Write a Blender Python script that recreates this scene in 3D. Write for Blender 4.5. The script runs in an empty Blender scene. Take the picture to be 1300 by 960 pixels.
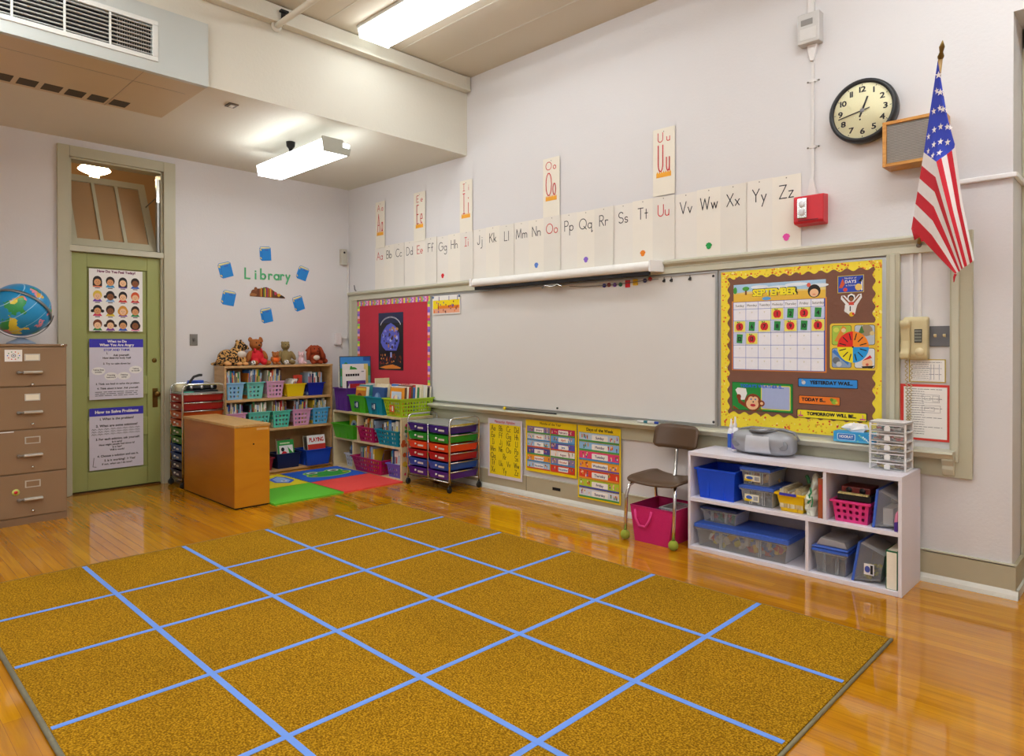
import bpy, bmesh, math, random
from mathutils import Vector, Matrix, Euler
random.seed(7)
SC = bpy.context.scene
COL = SC.collection
PI = math.pi
sin, cos = math.sin, math.cos

# ------------------------------------------------------------ materials
def lin(c):
    if isinstance(c, str):
        c = c.lstrip('#'); c = [int(c[i:i+2], 16) for i in (0, 2, 4)]
    out = []
    for v in c:
        v = v/255.0
        out.append(v/12.92 if v <= .04045 else ((v+.055)/1.055)**2.4)
    return (out[0], out[1], out[2], 1.0)
_mats = {}
def M(color, rough=.5, metal=0.0, var=.05, scale=35.0, spec=.4, coat=0.0, bump=0.0, bscale=None, trans=0.0):
    key = (str(color), rough, metal, var, scale, spec, coat, bump, bscale, trans)
    if key in _mats: return _mats[key]
    m = bpy.data.materials.new('paint_' + str(len(_mats))); m.use_nodes = True
    nt = m.node_tree; n = nt.nodes; l = nt.links
    p = n['Principled BSDF']
    p.inputs['Roughness'].default_value = rough
    p.inputs['Metallic'].default_value = metal
    p.inputs['Specular IOR Level'].default_value = spec
    p.inputs['Coat Weight'].default_value = coat
    p.inputs['Coat Roughness'].default_value = .08
    if trans: p.inputs['Transmission Weight'].default_value = trans
    c = lin(color)
    tc = n.new('ShaderNodeTexCoord')
    nz = n.new('ShaderNodeTexNoise'); nz.inputs['Scale'].default_value = scale; nz.inputs['Detail'].default_value = 3
    l.new(tc.outputs['Object'], nz.inputs['Vector'])
    mx = n.new('ShaderNodeMix'); mx.data_type = 'RGBA'
    mx.inputs[6].default_value = tuple(max(0, v*(1-var)) for v in c[:3]) + (1,)
    mx.inputs[7].default_value = tuple(min(1, v*(1+var)) for v in c[:3]) + (1,)
    l.new(nz.outputs['Fac'], mx.inputs[0]); l.new(mx.outputs[2], p.inputs['Base Color'])
    if bump:
        nb = n.new('ShaderNodeTexNoise'); nb.inputs['Scale'].default_value = bscale or scale*3; nb.inputs['Detail'].default_value = 4
        l.new(tc.outputs['Object'], nb.inputs['Vector'])
        b = n.new('ShaderNodeBump'); b.inputs['Strength'].default_value = bump; b.inputs['Distance'].default_value = .01
        l.new(nb.outputs['Fac'], b.inputs['Height']); l.new(b.outputs['Normal'], p.inputs['Normal'])
    _mats[key] = m
    return m
def emit(color, s, name):
    m = bpy.data.materials.new(name); m.use_nodes = True
    nt = m.node_tree; p = nt.nodes['Principled BSDF']
    c = lin(color)
    p.inputs['Base Color'].default_value = c
    p.inputs['Emission Color'].default_value = c; p.inputs['Emission Strength'].default_value = s
    return m
def clear(tint='#ffffff', opac=.12, rough=.08, thru='#f4f6f8'):
    key = ('clear', tint, opac, rough, thru)
    if key in _mats: return _mats[key]
    m = bpy.data.materials.new('clear_plastic_%d' % len(_mats)); m.use_nodes = True
    nt = m.node_tree; n = nt.nodes; l = nt.links
    out = n['Material Output']; p = n['Principled BSDF']
    p.inputs['Base Color'].default_value = lin(tint); p.inputs['Roughness'].default_value = rough
    tr = n.new('ShaderNodeBsdfTransparent'); tr.inputs[0].default_value = lin(thru)
    fr = n.new('ShaderNodeFresnel'); fr.inputs[0].default_value = 1.35
    ad = n.new('ShaderNodeMath'); ad.operation = 'ADD'; ad.use_clamp = True; ad.inputs[1].default_value = opac
    l.new(fr.outputs[0], ad.inputs[0])
    mx = n.new('ShaderNodeMixShader'); l.new(ad.outputs[0], mx.inputs[0])
    l.new(tr.outputs[0], mx.inputs[1]); l.new(p.outputs[0], mx.inputs[2]); l.new(mx.outputs[0], out.inputs[0])
    _mats[key] = m
    return m

# ------------------------------------------------------------ mesh builder
class MB:
    def __init__(s): s.v = []; s.f = []; s.m = []; s.sm = []; s.mats = []
    def mi(s, mat):
        if mat not in s.mats: s.mats.append(mat)
        return s.mats.index(mat)
    def add(s, vs, fs, mat, smooth=False):
        b = len(s.v); k = s.mi(mat)
        s.v += [tuple(v) for v in vs]
        for f in fs: s.f.append(tuple(b+i for i in f)); s.m.append(k); s.sm.append(smooth)
        return s
    def box(s, x0, x1, y0, y1, z0, z1, mat, xf=None):
        vs = [(x, y, z) for z in (z0, z1) for x, y in ((x0, y0), (x1, y0), (x1, y1), (x0, y1))]
        if xf: vs = [xf @ Vector(v) for v in vs]
        return s.add(vs, [(3, 2, 1, 0), (4, 5, 6, 7), (0, 1, 5, 4), (1, 2, 6, 5), (2, 3, 7, 6), (3, 0, 4, 7)], mat)
    def prism(s, pts, axis, a0, a1, mat):
        # pts: 2-D outline in the two other axes (in order), extruded along axis from a0 to a1
        n = len(pts); vs = []
        for a in (a0, a1):
            for p in pts:
                q = [0, 0, 0]; o = [i for i in range(3) if i != axis]
                q[axis] = a; q[o[0]] = p[0]; q[o[1]] = p[1]; vs.append(q)
        fs = [tuple(range(n))[::-1], tuple(range(n, 2*n))] + [(i, (i+1) % n, n+(i+1) % n, n+i) for i in range(n)]
        return s.add(vs, fs, mat)
    def tube(s, path, r, mat, n=8, closed=False, caps=True):
        P = [Vector(p) for p in path]; N = len(P); rs = r if isinstance(r, (list, tuple)) else [r]*N
        vs = []; fs = []; up = None
        for i in range(N):
            if closed: t = P[(i+1) % N]-P[i-1]
            else: t = P[min(i+1, N-1)]-P[max(i-1, 0)]
            t.normalize()
            if up is None:
                up = Vector((0, 0, 1)) if abs(t.z) < .9 else Vector((1, 0, 0))
            a = t.cross(up); 
            if a.length < 1e-6: a = t.orthogonal()
            a.normalize(); b = a.cross(t); up = b
            for k in range(n):
                w = 2*PI*k/n; vs.append(P[i]+(a*cos(w)+b*sin(w))*rs[i])
        for i in range(N if closed else N-1):
            j = (i+1) % N
            for k in range(n): fs.append((i*n+k, i*n+(k+1) % n, j*n+(k+1) % n, j*n+k))
        if caps and not closed: fs += [tuple(range(n))[::-1], tuple((N-1)*n+k for k in range(n))]
        return s.add(vs, [f[::-1] for f in fs], mat, True)
    def lathe(s, prof, c, mat, n=20, axis='z', smooth=True):
        vs = []; fs = []; c = Vector(c)
        for r, h in prof:
            for k in range(n):
                w = 2*PI*k/n; a, b = r*cos(w), r*sin(w)
                vs.append(c+(Vector((a, b, h)) if axis == 'z' else Vector((a, -h, b)) if axis == 'y' else Vector((h, a, b))))
        for i in range(len(prof)-1):
            for k in range(n): fs.append((i*n+k, i*n+(k+1) % n, (i+1)*n+(k+1) % n, (i+1)*n+k))
        fs.append(tuple(range(n))[::-1]); fs.append(tuple((len(prof)-1)*n+k for k in range(n)))
        return s.add(vs, fs, mat, smooth)
    def ball(s, c, r, mat, n=14, rot=None):
        r = (r, r, r) if not isinstance(r, (tuple, list)) else r
        vs = []; fs = []; h = n//2; c = Vector(c)
        E = Euler(rot).to_matrix() if rot else None
        def put(v):
            v = Vector((v[0]*r[0], v[1]*r[1], v[2]*r[2]))
            vs.append(c+(E @ v if E else v))
        put((0, 0, -1))
        for i in range(1, h):
            t = PI*i/h
            for k in range(n): put((sin(t)*cos(2*PI*k/n), sin(t)*sin(2*PI*k/n), -cos(t)))
        put((0, 0, 1)); T = len(vs)-1
        for k in range(n):
            fs.append((0, 1+(k+1) % n, 1+k)); fs.append((T, 1+(h-2)*n+k, 1+(h-2)*n+(k+1) % n))
            for i in range(h-2): fs.append((1+i*n+k, 1+i*n+(k+1) % n, 1+(i+1)*n+(k+1) % n, 1+(i+1)*n+k))
        return s.add(vs, fs, mat, True)
    def build(s, name, parent=None, bevel=0, origin=None, solid=0, remesh=0):
        V = [Vector(v) for v in s.v]
        lo = Vector([min(v[i] for v in V) for i in range(3)]); hi = Vector([max(v[i] for v in V) for i in range(3)])
        o = Vector(origin) if origin else Vector(((lo.x+hi.x)/2, (lo.y+hi.y)/2, lo.z))
        me = bpy.data.meshes.new(name)
        me.from_pydata([v-o for v in V], [], s.f)
        for m in s.mats: me.materials.append(m)
        me.polygons.foreach_set('material_index', s.m); me.polygons.foreach_set('use_smooth', s.sm)
        me.update()
        ob = bpy.data.objects.new(name, me); COL.objects.link(ob)
        if solid:
            d = ob.modifiers.new('thick', 'SOLIDIFY'); d.thickness = solid; d.offset = 0
        if remesh:
            d = ob.modifiers.new('skin', 'REMESH'); d.mode = 'VOXEL'; d.voxel_size = remesh; d.use_smooth_shade = True
            d = ob.modifiers.new('relax', 'SMOOTH'); d.factor = .6; d.iterations = 4
        if bevel:
            d = ob.modifiers.new('edge', 'BEVEL'); d.width = bevel; d.segments = 2; d.limit_method = 'ANGLE'; d.angle_limit = .6
        place(ob, o, parent)
        return ob
def wloc(o):
    p = Vector(o.location)
    while o.parent: o = o.parent; p += o.location
    return p
def place(ob, o, parent):
    if parent: ob.parent = parent; ob.location = Vector(o)-wloc(parent)
    else: ob.location = o
def tag(o, label, cat, group=None, kind=None):
    o['label'] = label; o['category'] = cat
    if group: o['group'] = group
    if kind: o['kind'] = kind
    return o
def thing(name, label, cat, loc, group=None):
    o = bpy.data.objects.new(name, None); o.empty_display_size = .1; COL.objects.link(o); o.location = loc
    return tag(o, label, cat, group)
def struct(name, mb, **k):
    o = mb.build(name, **k)
    if not k.get('parent'): o['kind'] = 'structure'
    return o

# ------------------------------------------------------------ lettering: glyphs of the built-in font
_gl = {}
def _mesh_of(txt):
    cu = bpy.data.curves.new('t', 'FONT'); cu.body = txt; cu.resolution_u = 2
    ob = bpy.data.objects.new('t', cu); COL.objects.link(ob)
    dg = bpy.context.evaluated_depsgraph_get(); dg.update()
    me = bpy.data.meshes.new_from_object(ob.evaluated_get(dg))
    vs = [(v.co.x, v.co.y) for v in me.vertices]; fs = [tuple(p.vertices) for p in me.polygons]
    bpy.data.objects.remove(ob); bpy.data.curves.remove(cu); bpy.data.meshes.remove(me)
    return vs, fs
def glyph(ch):
    if ch in _gl: return _gl[ch]
    if ch == ' ': _gl[ch] = ([], [], .28); return _gl[ch]
    vs, fs = _mesh_of(ch)
    x0 = min(v[0] for v in vs); x1 = max(v[0] for v in vs)
    _gl[ch] = ([(v[0]-x0, v[1]) for v in vs], fs, x1-x0+.075)
    return _gl[ch]
CAP = None
for ch in "ABCDEFGHIJKLMNOPQRSTUVWXYZabcdefghijklmnopqrstuvwxyz0123456789.,?!:'>-": glyph(ch)
CAP = max(v[1] for v in glyph('H')[0])

def arc(cx, cy, rx, ry, a0, a1, n=14):
    return [(cx+rx*cos(math.radians(a0+(a1-a0)*i/n)), cy+ry*sin(math.radians(a0+(a1-a0)*i/n))) for i in range(n+1)]
# manuscript (ball and stick) letters: L = straight strokes, C = arcs cx,cy,rx,ry,a0,a1
GLY = {'A': 'L0,0,.36,1,.72,0;L.13,.36,.59,.36', 'a': 'C.25,.25,.25,.25,0,360;L.5,.5,.5,0',
 'B': 'L0,0,0,1,.25,1;C.25,.75,.25,.25,90,-90;L0,.5,.27,.5;C.27,.25,.27,.25,90,-90;L.27,0,0,0', 'b': 'L0,1,0,0;C.25,.25,.25,.25,0,360',
 'C': 'C.45,.5,.45,.5,50,310', 'c': 'C.25,.25,.25,.25,50,310',
 'D': 'L0,0,0,1,.2,1;C.2,.5,.48,.5,90,-90;L.2,0,0,0', 'd': 'C.25,.25,.25,.25,0,360;L.5,1,.5,0',
 'E': 'L.5,1,0,1,0,0,.5,0;L0,.5,.42,.5', 'e': 'L0,.25,.5,.25;C.25,.25,.25,.25,0,310',
 'F': 'L.5,1,0,1,0,0;L0,.5,.42,.5', 'f': 'C.3,.82,.15,.18,20,180;L.15,.82,.15,0;L0,.5,.32,.5',
 'G': 'C.45,.5,.45,.5,50,360;L.9,.5,.55,.5', 'g': 'C.25,.25,.25,.25,0,360;L.5,.5,.5,-.25;C.25,-.25,.25,.22,0,-150',
 'H': 'L0,0,0,1;L.6,0,.6,1;L0,.5,.6,.5', 'h': 'L0,1,0,0;C.22,.28,.22,.22,180,0;L.44,.28,.44,0',
 'I': 'L.2,0,.2,1;L0,1,.4,1;L0,0,.4,0', 'i': 'L.05,.5,.05,0;L.05,.72,.05,.76',
 'J': 'L.4,1,.4,.25;C.2,.25,.2,.25,0,-180', 'j': 'L.25,.5,.25,-.25;C.08,-.25,.17,.2,0,-120;L.25,.72,.25,.76',
 'K': 'L0,0,0,1;L.52,1,0,.45;L.15,.6,.55,0', 'k': 'L0,0,0,1;L.35,.5,0,.2;L.1,.28,.4,0',
 'L': 'L0,1,0,0,.48,0', 'l': 'L.03,1,.03,0',
 'M': 'L0,0,.1,1,.42,.1,.74,1,.84,0', 'm': 'L0,.5,0,0;C.17,.3,.17,.2,180,0;L.34,.3,.34,0;C.51,.3,.17,.2,180,0;L.68,.3,.68,0',
 'N': 'L0,0,0,1,.62,0,.62,1', 'n': 'L0,.5,0,0;C.21,.29,.21,.21,180,0;L.42,.29,.42,0',
 'O': 'C.48,.5,.48,.5,0,360', 'o': 'C.25,.25,.25,.25,0,360',
 'P': 'L0,0,0,1,.25,1;C.25,.74,.26,.26,90,-90;L.25,.48,0,.48', 'p': 'L0,.5,0,-.45;C.25,.25,.25,.25,0,360',
 'Q': 'C.48,.5,.48,.5,0,360;L.6,.25,.95,-.05', 'q': 'C.25,.25,.25,.25,0,360;L.5,.5,.5,-.4,.62,-.3',
 'R': 'L0,0,0,1,.25,1;C.25,.74,.26,.26,90,-90;L.25,.48,0,.48;L.22,.48,.55,0', 'r': 'L0,.5,0,0;C.2,.28,.2,.22,180,50',
 'S': 'C.28,.74,.27,.26,30,270;C.28,.24,.28,.24,90,-150', 's': 'C.17,.375,.16,.125,30,270;C.17,.125,.17,.125,90,-150',
 'T': 'L.3,0,.3,1;L0,1,.6,1', 't': 'L.15,.85,.15,0;L0,.5,.32,.5',
 'U': 'L0,1,0,.3;C.3,.3,.3,.3,180,360;L.6,.3,.6,1', 'u': 'L0,.5,0,.2;C.2,.2,.2,.2,180,360;L.4,.5,.4,0',
 'V': 'L0,1,.32,0,.64,1', 'v': 'L0,.5,.2,0,.4,.5', 'W': 'L0,1,.22,0,.45,.9,.68,0,.9,1', 'w': 'L0,.5,.15,0,.3,.48,.45,0,.6,.5',
 'X': 'L0,0,.6,1;L0,1,.6,0', 'x': 'L0,0,.38,.5;L0,.5,.38,0', 'Y': 'L0,1,.3,.5,.6,1;L.3,.5,.3,0', 'y': 'L0,.5,.21,0;L.42,.5,.05,-.42',
 'Z': 'L0,1,.58,1,0,0,.6,0', 'z': 'L0,.5,.36,.5,0,0,.38,0'}
def glines(ch):
    out = []; 
    for part in GLY[ch].split(';'):
        k = [float(t) for t in part[1:].split(',')]
        out.append(list(zip(k[0::2], k[1::2])) if part[0] == 'L' else arc(*k))
    w = max(p[0] for ln in out for p in ln)
    return out, w

class Art:
    """Flat artwork on one plane: origin o, right U, up V; layers stack along U x V."""
    def __init__(s, mb, o, U=(1, 0, 0), V=(0, 0, 1), sx=1.0, sy=1.0, step=.0006):
        s.mb = mb; s.o = Vector(o); s.U = Vector(U); s.V = Vector(V); s.N = s.U.cross(s.V); s.sx = sx; s.sy = sy; s.st = step; s.j = 0; s.k = 0
    def p(s, x, y, l): return s.o+s.U*(x*s.sx)+s.V*(y*s.sy)+s.N*(l*s.st+s.j)
    def nxt(s): s.k = (s.k+1) % max(4, int(s.st/4.5e-5)); s.j = s.k*4e-5   # neighbouring pieces of one layer never share a plane
    def poly(s, pts, mat, l=1):
        a = sum(pts[i][0]*pts[(i+1) % len(pts)][1]-pts[(i+1) % len(pts)][0]*pts[i][1] for i in range(len(pts)))
        if a < 0: pts = pts[::-1]
        s.nxt()
        s.mb.add([s.p(x, y, l) for x, y in pts], [tuple(range(len(pts)))], mat)
    def rect(s, x0, y0, x1, y1, mat, l=1): s.poly([(x0, y0), (x1, y0), (x1, y1), (x0, y1)], mat, l)
    def rrect(s, x0, y0, x1, y1, r, mat, l=1):
        k = s.sx/s.sy; ry = r*k
        s.poly(arc(x1-r, y0+ry, r, ry, -90, 0, 4)+arc(x1-r, y1-ry, r, ry, 0, 90, 4)+arc(x0+r, y1-ry, r, ry, 90, 180, 4)+arc(x0+r, y0+ry, r, ry, 180, 270, 4), mat, l)
    def disc(s, x, y, rx, mat, l=1, ry=None, n=16, a0=0, a1=360):
        ry = rx*s.sx/s.sy if ry is None else ry
        if a1-a0 >= 360: s.poly(arc(x, y, rx, ry, 0, 360-360/n, n-1), mat, l)
        else: s.poly([(x, y)]+arc(x, y, rx, ry, a0, a1, n), mat, l)
    def frame(s, x0, y0, x1, y1, w, mat, l=1):
        h = w*s.sx/s.sy
        s.rect(x0, y0, x1, y0+h, mat, l); s.rect(x0, y1-h, x1, y1, mat, l); s.rect(x0, y0+h, x0+w, y1-h, mat, l); s.rect(x1-w, y0+h, x1, y1-h, mat, l)
    def line(s, pts, w, mat, l=1, caps=True):
        for (x0, y0), (x1, y1) in zip(pts, pts[1:]):
            X0, Y0, X1, Y1 = x0*s.sx, y0*s.sy, x1*s.sx, y1*s.sy
            d = math.hypot(X1-X0, Y1-Y0)
            if d < 1e-9: continue
            nx, ny = -(Y1-Y0)/d*w/2, (X1-X0)/d*w/2
            ex, ey = ((X1-X0)/d*w*.4, (Y1-Y0)/d*w*.4) if caps else (0, 0)
            q = [(X0+nx-ex, Y0+ny-ey), (X0-nx-ex, Y0-ny-ey), (X1-nx+ex, Y1-ny+ey), (X1+nx+ex, Y1+ny+ey)]
            s.poly([(a/s.sx, b/s.sy) for a, b in q], mat, l)
    def text(s, t, x, y, h, mat, l=2, align='c', width=None, slant=0, bold=0, sq=1.0):
        # h: capital height in local v units, width: squeeze to fit (local u units)
        k = h*s.sy/CAP; kx = k/s.sx*sq; tot = sum(glyph(c)[2] for c in t)-.075
        if width and tot*kx > width: kx = width/tot
        cx = x-tot*kx/2 if align == 'c' else x if align == 'l' else x-tot*kx
        offs = [(0, 0)] if not bold else [(0, 0), (bold, 0), (0, bold), (bold, bold)]
        for c in t:
            vs, fs, adv = glyph(c)
            if vs:
                for dx, dy in offs:
                    s.nxt()
                    s.mb.add([s.p(cx+(vx+vy*slant+dx)*kx, y+(vy+dy)*k/s.sy, l) for vx, vy in vs], fs, mat)
            cx += adv*kx
    def ms(s, t, x, y, h, w, mat, l=2, gap=.16, sq=1.0, align='c'):
        # manuscript strokes, h = capital height (local), w = stroke width in metres
        k = h; kx = h*s.sy/s.sx*sq; W = sum(glines(c)[1]+gap if c != ' ' else .35 for c in t)-gap
        cx = x-W*kx/2 if align == 'c' else x
        for c in t:
            if c == ' ': cx += .35*kx; continue
            ls, gw = glines(c)
            for ln in ls: s.line([(cx+px*kx, y+py*k) for px, py in ln], w, mat, l)
            cx += (gw+gap)*kx
    def bars(s, x0, x1, y, h, mat, l=2, n=5, seed=1):
        # a row of small print too fine to read: word-long dashes
        r = random.Random(seed); x = x0
        while x < x1-.02*(x1-x0):
            w = min((x1-x0)*r.uniform(.06, .2), x1-x); s.rect(x, y, x+w*.85, y+h, mat, l); x += w
def on_A(mb, y, z, x=.004, sx=1, sy=1, step=.0006): return Art(mb, (x, y, z), (0, 1, 0), (0, 0, 1), sx, sy, step)
def on_B(mb, x, z, y=-.004, sx=1, sy=1, step=.0006): return Art(mb, (x, y, z), (1, 0, 0), (0, 0, 1), sx, sy, step)
# ------------------------------------------------------------ camera
f_px, cy_px, yaw, pitch, roll = 858.518, 442.667, .773878, -.00505, -.0008776
cam = bpy.data.cameras.new('camera'); cam_o = bpy.data.objects.new('camera', cam); COL.objects.link(cam_o)
cam.sensor_width = 36; cam.lens = f_px/1300*36; cam.shift_y = -(480-cy_px)/1300; cam.clip_start = .05
fw = Vector((-sin(yaw)*cos(pitch), cos(yaw)*cos(pitch), sin(pitch)))
r0 = fw.cross(Vector((0, 0, 1))).normalized(); u0 = r0.cross(fw)
rr = cos(roll)*r0+sin(roll)*u0; uu = -sin(roll)*r0+cos(roll)*u0
cam_o.matrix_world = Matrix(((rr.x, uu.x, -fw.x, 6.90), (rr.y, uu.y, -fw.y, -4.33), (rr.z, uu.z, -fw.z, 1.318), (0, 0, 0, 1)))
SC.camera = cam_o

# ------------------------------------------------------------ surface materials
def floor_mat():
    m = bpy.data.materials.new('varnished_strip_floor'); m.use_nodes = True
    nt = m.node_tree; n = nt.nodes; l = nt.links; p = n['Principled BSDF']
    tc = n.new('ShaderNodeTexCoord')
    br = n.new('ShaderNodeTexBrick'); br.offset = .37; br.inputs['Scale'].default_value = 1
    br.inputs['Brick Width'].default_value = 1.35; br.inputs['Row Height'].default_value = .057
    br.inputs['Mortar Size'].default_value = .0008; br.inputs['Mortar Smooth'].default_value = .1; br.inputs['Bias'].default_value = -.1
    br.inputs['Color1'].default_value = lin('#d0900e'); br.inputs['Color2'].default_value = lin('#b97806'); br.inputs['Mortar'].default_value = lin('#9a6210')
    l.new(tc.outputs['Object'], br.inputs['Vector'])
    mp = n.new('ShaderNodeMapping'); mp.inputs['Scale'].default_value = (1.5, 28, 1); l.new(tc.outputs['Object'], mp.inputs['Vector'])
    nz = n.new('ShaderNodeTexNoise'); nz.inputs['Scale'].default_value = 2.2; nz.inputs['Detail'].default_value = 5; l.new(mp.outputs[0], nz.inputs['Vector'])
    rp = n.new('ShaderNodeValToRGB'); rp.color_ramp.elements[0].position = .3; rp.color_ramp.elements[0].color = (.82, .78, .66, 1); rp.color_ramp.elements[1].position = .7; rp.color_ramp.elements[1].color = (1.08, 1.07, 1.05, 1)
    l.new(nz.outputs['Fac'], rp.inputs[0])
    mx = n.new('ShaderNodeMix'); mx.data_type = 'RGBA'; mx.blend_type = 'MULTIPLY'; mx.inputs[0].default_value = 1
    l.new(br.outputs['Color'], mx.inputs[6]); l.new(rp.outputs[0], mx.inputs[7]); l.new(mx.outputs[2], p.inputs['Base Color'])
    n2 = n.new('ShaderNodeTexNoise'); n2.inputs['Scale'].default_value = 1.6; l.new(tc.outputs['Object'], n2.inputs['Vector'])
    mr = n.new('ShaderNodeMapRange'); mr.inputs[3].default_value = .05; mr.inputs[4].default_value = .11; l.new(n2.outputs['Fac'], mr.inputs[0]); l.new(mr.outputs[0], p.inputs['Roughness'])
    p.inputs['Specular IOR Level'].default_value = .5; p.inputs['Coat Weight'].default_value = .45; p.inputs['Coat Roughness'].default_value = .04
    return m
def carpet_mat():
    m = bpy.data.materials.new('tan_loop_carpet'); m.use_nodes = True
    nt = m.node_tree; n = nt.nodes; l = nt.links; p = n['Principled BSDF']; p.inputs['Roughness'].default_value = .95; p.inputs['Specular IOR Level'].default_value = .1
    tc = n.new('ShaderNodeTexCoord')
    nz = n.new('ShaderNodeTexNoise'); nz.inputs['Scale'].default_value = 150; nz.inputs['Detail'].default_value = 2; l.new(tc.outputs['Object'], nz.inputs['Vector'])
    rp = n.new('ShaderNodeValToRGB'); e = rp.color_ramp.elements
    e[0].position = .34; e[0].color = lin('#785409'); e[1].position = .66; e[1].color = lin('#cc9a20'); x = e.new(.5); x.color = lin('#9e730f')
    l.new(nz.outputs['Fac'], rp.inputs[0])
    n3 = n.new('ShaderNodeTexNoise'); n3.inputs['Scale'].default_value = 1.4; n3.inputs['Detail'].default_value = 4; l.new(tc.outputs['Object'], n3.inputs['Vector'])
    r3 = n.new('ShaderNodeValToRGB'); r3.color_ramp.elements[0].position = .3; r3.color_ramp.elements[0].color = (.86, .86, .86, 1); r3.color_ramp.elements[1].position = .6
    l.new(n3.outputs['Fac'], r3.inputs[0])
    mx = n.new('ShaderNodeMix'); mx.data_type = 'RGBA'; mx.blend_type = 'MULTIPLY'; mx.inputs[0].default_value = 1
    l.new(rp.outputs[0], mx.inputs[6]); l.new(r3.outputs[0], mx.inputs[7]); l.new(mx.outputs[2], p.inputs['Base Color'])
    b = n.new('ShaderNodeBump'); b.inputs['Strength'].default_value = .6; b.inputs['Distance'].default_value = .004; l.new(nz.outputs['Fac'], b.inputs['Height']); l.new(b.outputs[0], p.inputs['Normal'])
    return m
def wood_mat(c1, c2, scale=3.0, stretch=(1, 1, 14), rough=.35, name='wood'):
    m = bpy.data.materials.new(name); m.use_nodes = True
    nt = m.node_tree; n = nt.nodes; l = nt.links; p = n['Principled BSDF']; p.inputs['Roughness'].default_value = rough
    tc = n.new('ShaderNodeTexCoord'); mp = n.new('ShaderNodeMapping'); mp.inputs['Scale'].default_value = stretch; l.new(tc.outputs['Object'], mp.inputs['Vector'])
    nz = n.new('ShaderNodeTexNoise'); nz.inputs['Scale'].default_value = scale; nz.inputs['Detail'].default_value = 6; nz.inputs['Distortion'].default_value = .6; l.new(mp.outputs[0], nz.inputs['Vector'])
    rp = n.new('ShaderNodeValToRGB'); rp.color_ramp.elements[0].position = .3; rp.color_ramp.elements[0].color = lin(c1); rp.color_ramp.elements[1].position = .7; rp.color_ramp.elements[1].color = lin(c2)
    l.new(nz.outputs['Fac'], rp.inputs[0]); l.new(rp.outputs[0], p.inputs['Base Color'])
    return m
WALL = M('#dad8d9', .6, var=.015, scale=3, spec=.25, bump=.12, bscale=60)
SOF = M('#dad7ca', .65, var=.02, scale=3, spec=.2, bump=.15, bscale=45)
FRAME = M('#bab79f', .4, var=.03, scale=8, spec=.4)
FRAMEL = M('#c6c4b0', .35, var=.03, scale=8, spec=.4)
BASE = M('#b4ad93', .45, var=.04, scale=9, spec=.35)
SHOE = M('#dcddd4', .35, var=.05, scale=20)
WHITE = M('#ecebea', .45, var=.01); PAPER = M('#f0eeea', .55, var=.015, scale=12); CREAM = M('#ece6d2', .6, var=.02, scale=10)
BLACK = M('#1b1b1d', .4); DARK = M('#0c0c0d', .8); CHROME = M('#d2d2cf', .18, metal=1.0, var=.02); ALU = M('#b9bcbd', .35, metal=.8, var=.03)
STEEL = M('#8d8a84', .4, metal=.8); BRASS = M('#7c6132', .35, metal=.9)
RED = M('#d3242f', .5); ORANGE = M('#f08a1c', .5); YEL = M('#f6d21e', .5); GREEN = M('#2f9e3f', .5); BLUE = M('#1f52c8', .5); PURPLE = M('#5b2f9c', .5); PINK = M('#ec4f93', .5)
SKY = M('#8cb8ec', .5); BROWN = M('#7a4a26', .6); INK = M('#1d1d22', .6); SKIN = [M('#f0c49a', .6), M('#8a5632', .6), M('#d89c6a', .6)]
# ------------------------------------------------------------ room shell
RX, RY, HT, SH = 9.0, -7.6, 3.86, 3.13
b = MB().box(-.02, RX, RY, .5, -.12, 0, floor_mat()); tag(struct('floor', b), 'glossy orange varnished strip wood floor', 'floor')
CEIL = wood_mat('#cfc6b3', '#d6cebc', 1.2, (.6, .6, 1), .7, 'painted_ceiling')
b = MB().box(2.0, RX, RY, 0, HT, HT+.12, CEIL)
for yy in (-.42, -.83, -1.55, -2.2): b.box(2.14, RX, yy-.006, yy+.006, HT-.002, HT+.01, SOF)
tag(struct('ceiling', b), 'tan painted main ceiling with pale panel seams', 'ceiling')
b = MB().box(0, 2.07, RY, 0, SH, HT+.1, SOF); tag(struct('soffit', b), 'lowered plaster ceiling over the library corner', 'ceiling')
b = MB().box(2.07, 2.13, RY, -.02, 3.735, 3.852, SOF).box(2.07, 2.15, RY, -.02, 3.718, 3.735, SOF).box(2.07, 2.135, -.07, -.012, 3.72, 3.855, SOF)
tag(struct('trim_1', b, bevel=.004), 'cream painted beam board at the top of the lowered ceiling face', 'trim')
YL, YR = -2.806, -2.036
b = MB().box(-.15, 0, RY, YL, 0, HT, WALL).box(-.15, 0, YR, .12, 0, HT, WALL).box(-.15, 0, YL, YR, 2.975, HT, WALL)
tag(struct('wall_left', b), 'pale lavender white plaster wall with the green door', 'wall')
XR = 6.305
b = MB().box(0, XR, 0, .14, 0, HT, WALL).box(XR-.14, XR, .14, .5, 0, HT, WALL).box(XR, 7.6, 0, .14, 3.045, HT, WALL).box(7.6, RX, 0, .14, 0, HT, WALL).box(7.6, 7.74, .14, .5, 0, HT, WALL)
b.box(XR, 7.6, .14, .5, 3.045, 3.2, WALL)
tag(struct('wall_back', b), 'white plaster wall carrying the whiteboard', 'wall')
b = MB().box(XR, 7.6, .3, .36, 0, 3.045, FRAME)
for x0 in (XR+.02, XR+.66): b.box(x0+.1, x0+.5, .285, .3, .3, 1.3, FRAMEL).box(x0+.1, x0+.5, .285, .3, 1.5, 2.9, FRAMEL)
b.box(XR, XR+.07, .27, .3, 0, 3.045, FRAME).box(XR, 7.6, .27, .3, 2.93, 3.045, FRAME)
tag(struct('door_2', b, bevel=.004), 'grey green panelled closet door inside the wall recess', 'door')
b = MB().box(RX, RX+.12, RY, .14, 0, HT, WALL); tag(struct('wall_right', b), 'white plaster wall behind the photographer on the right', 'wall')
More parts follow.
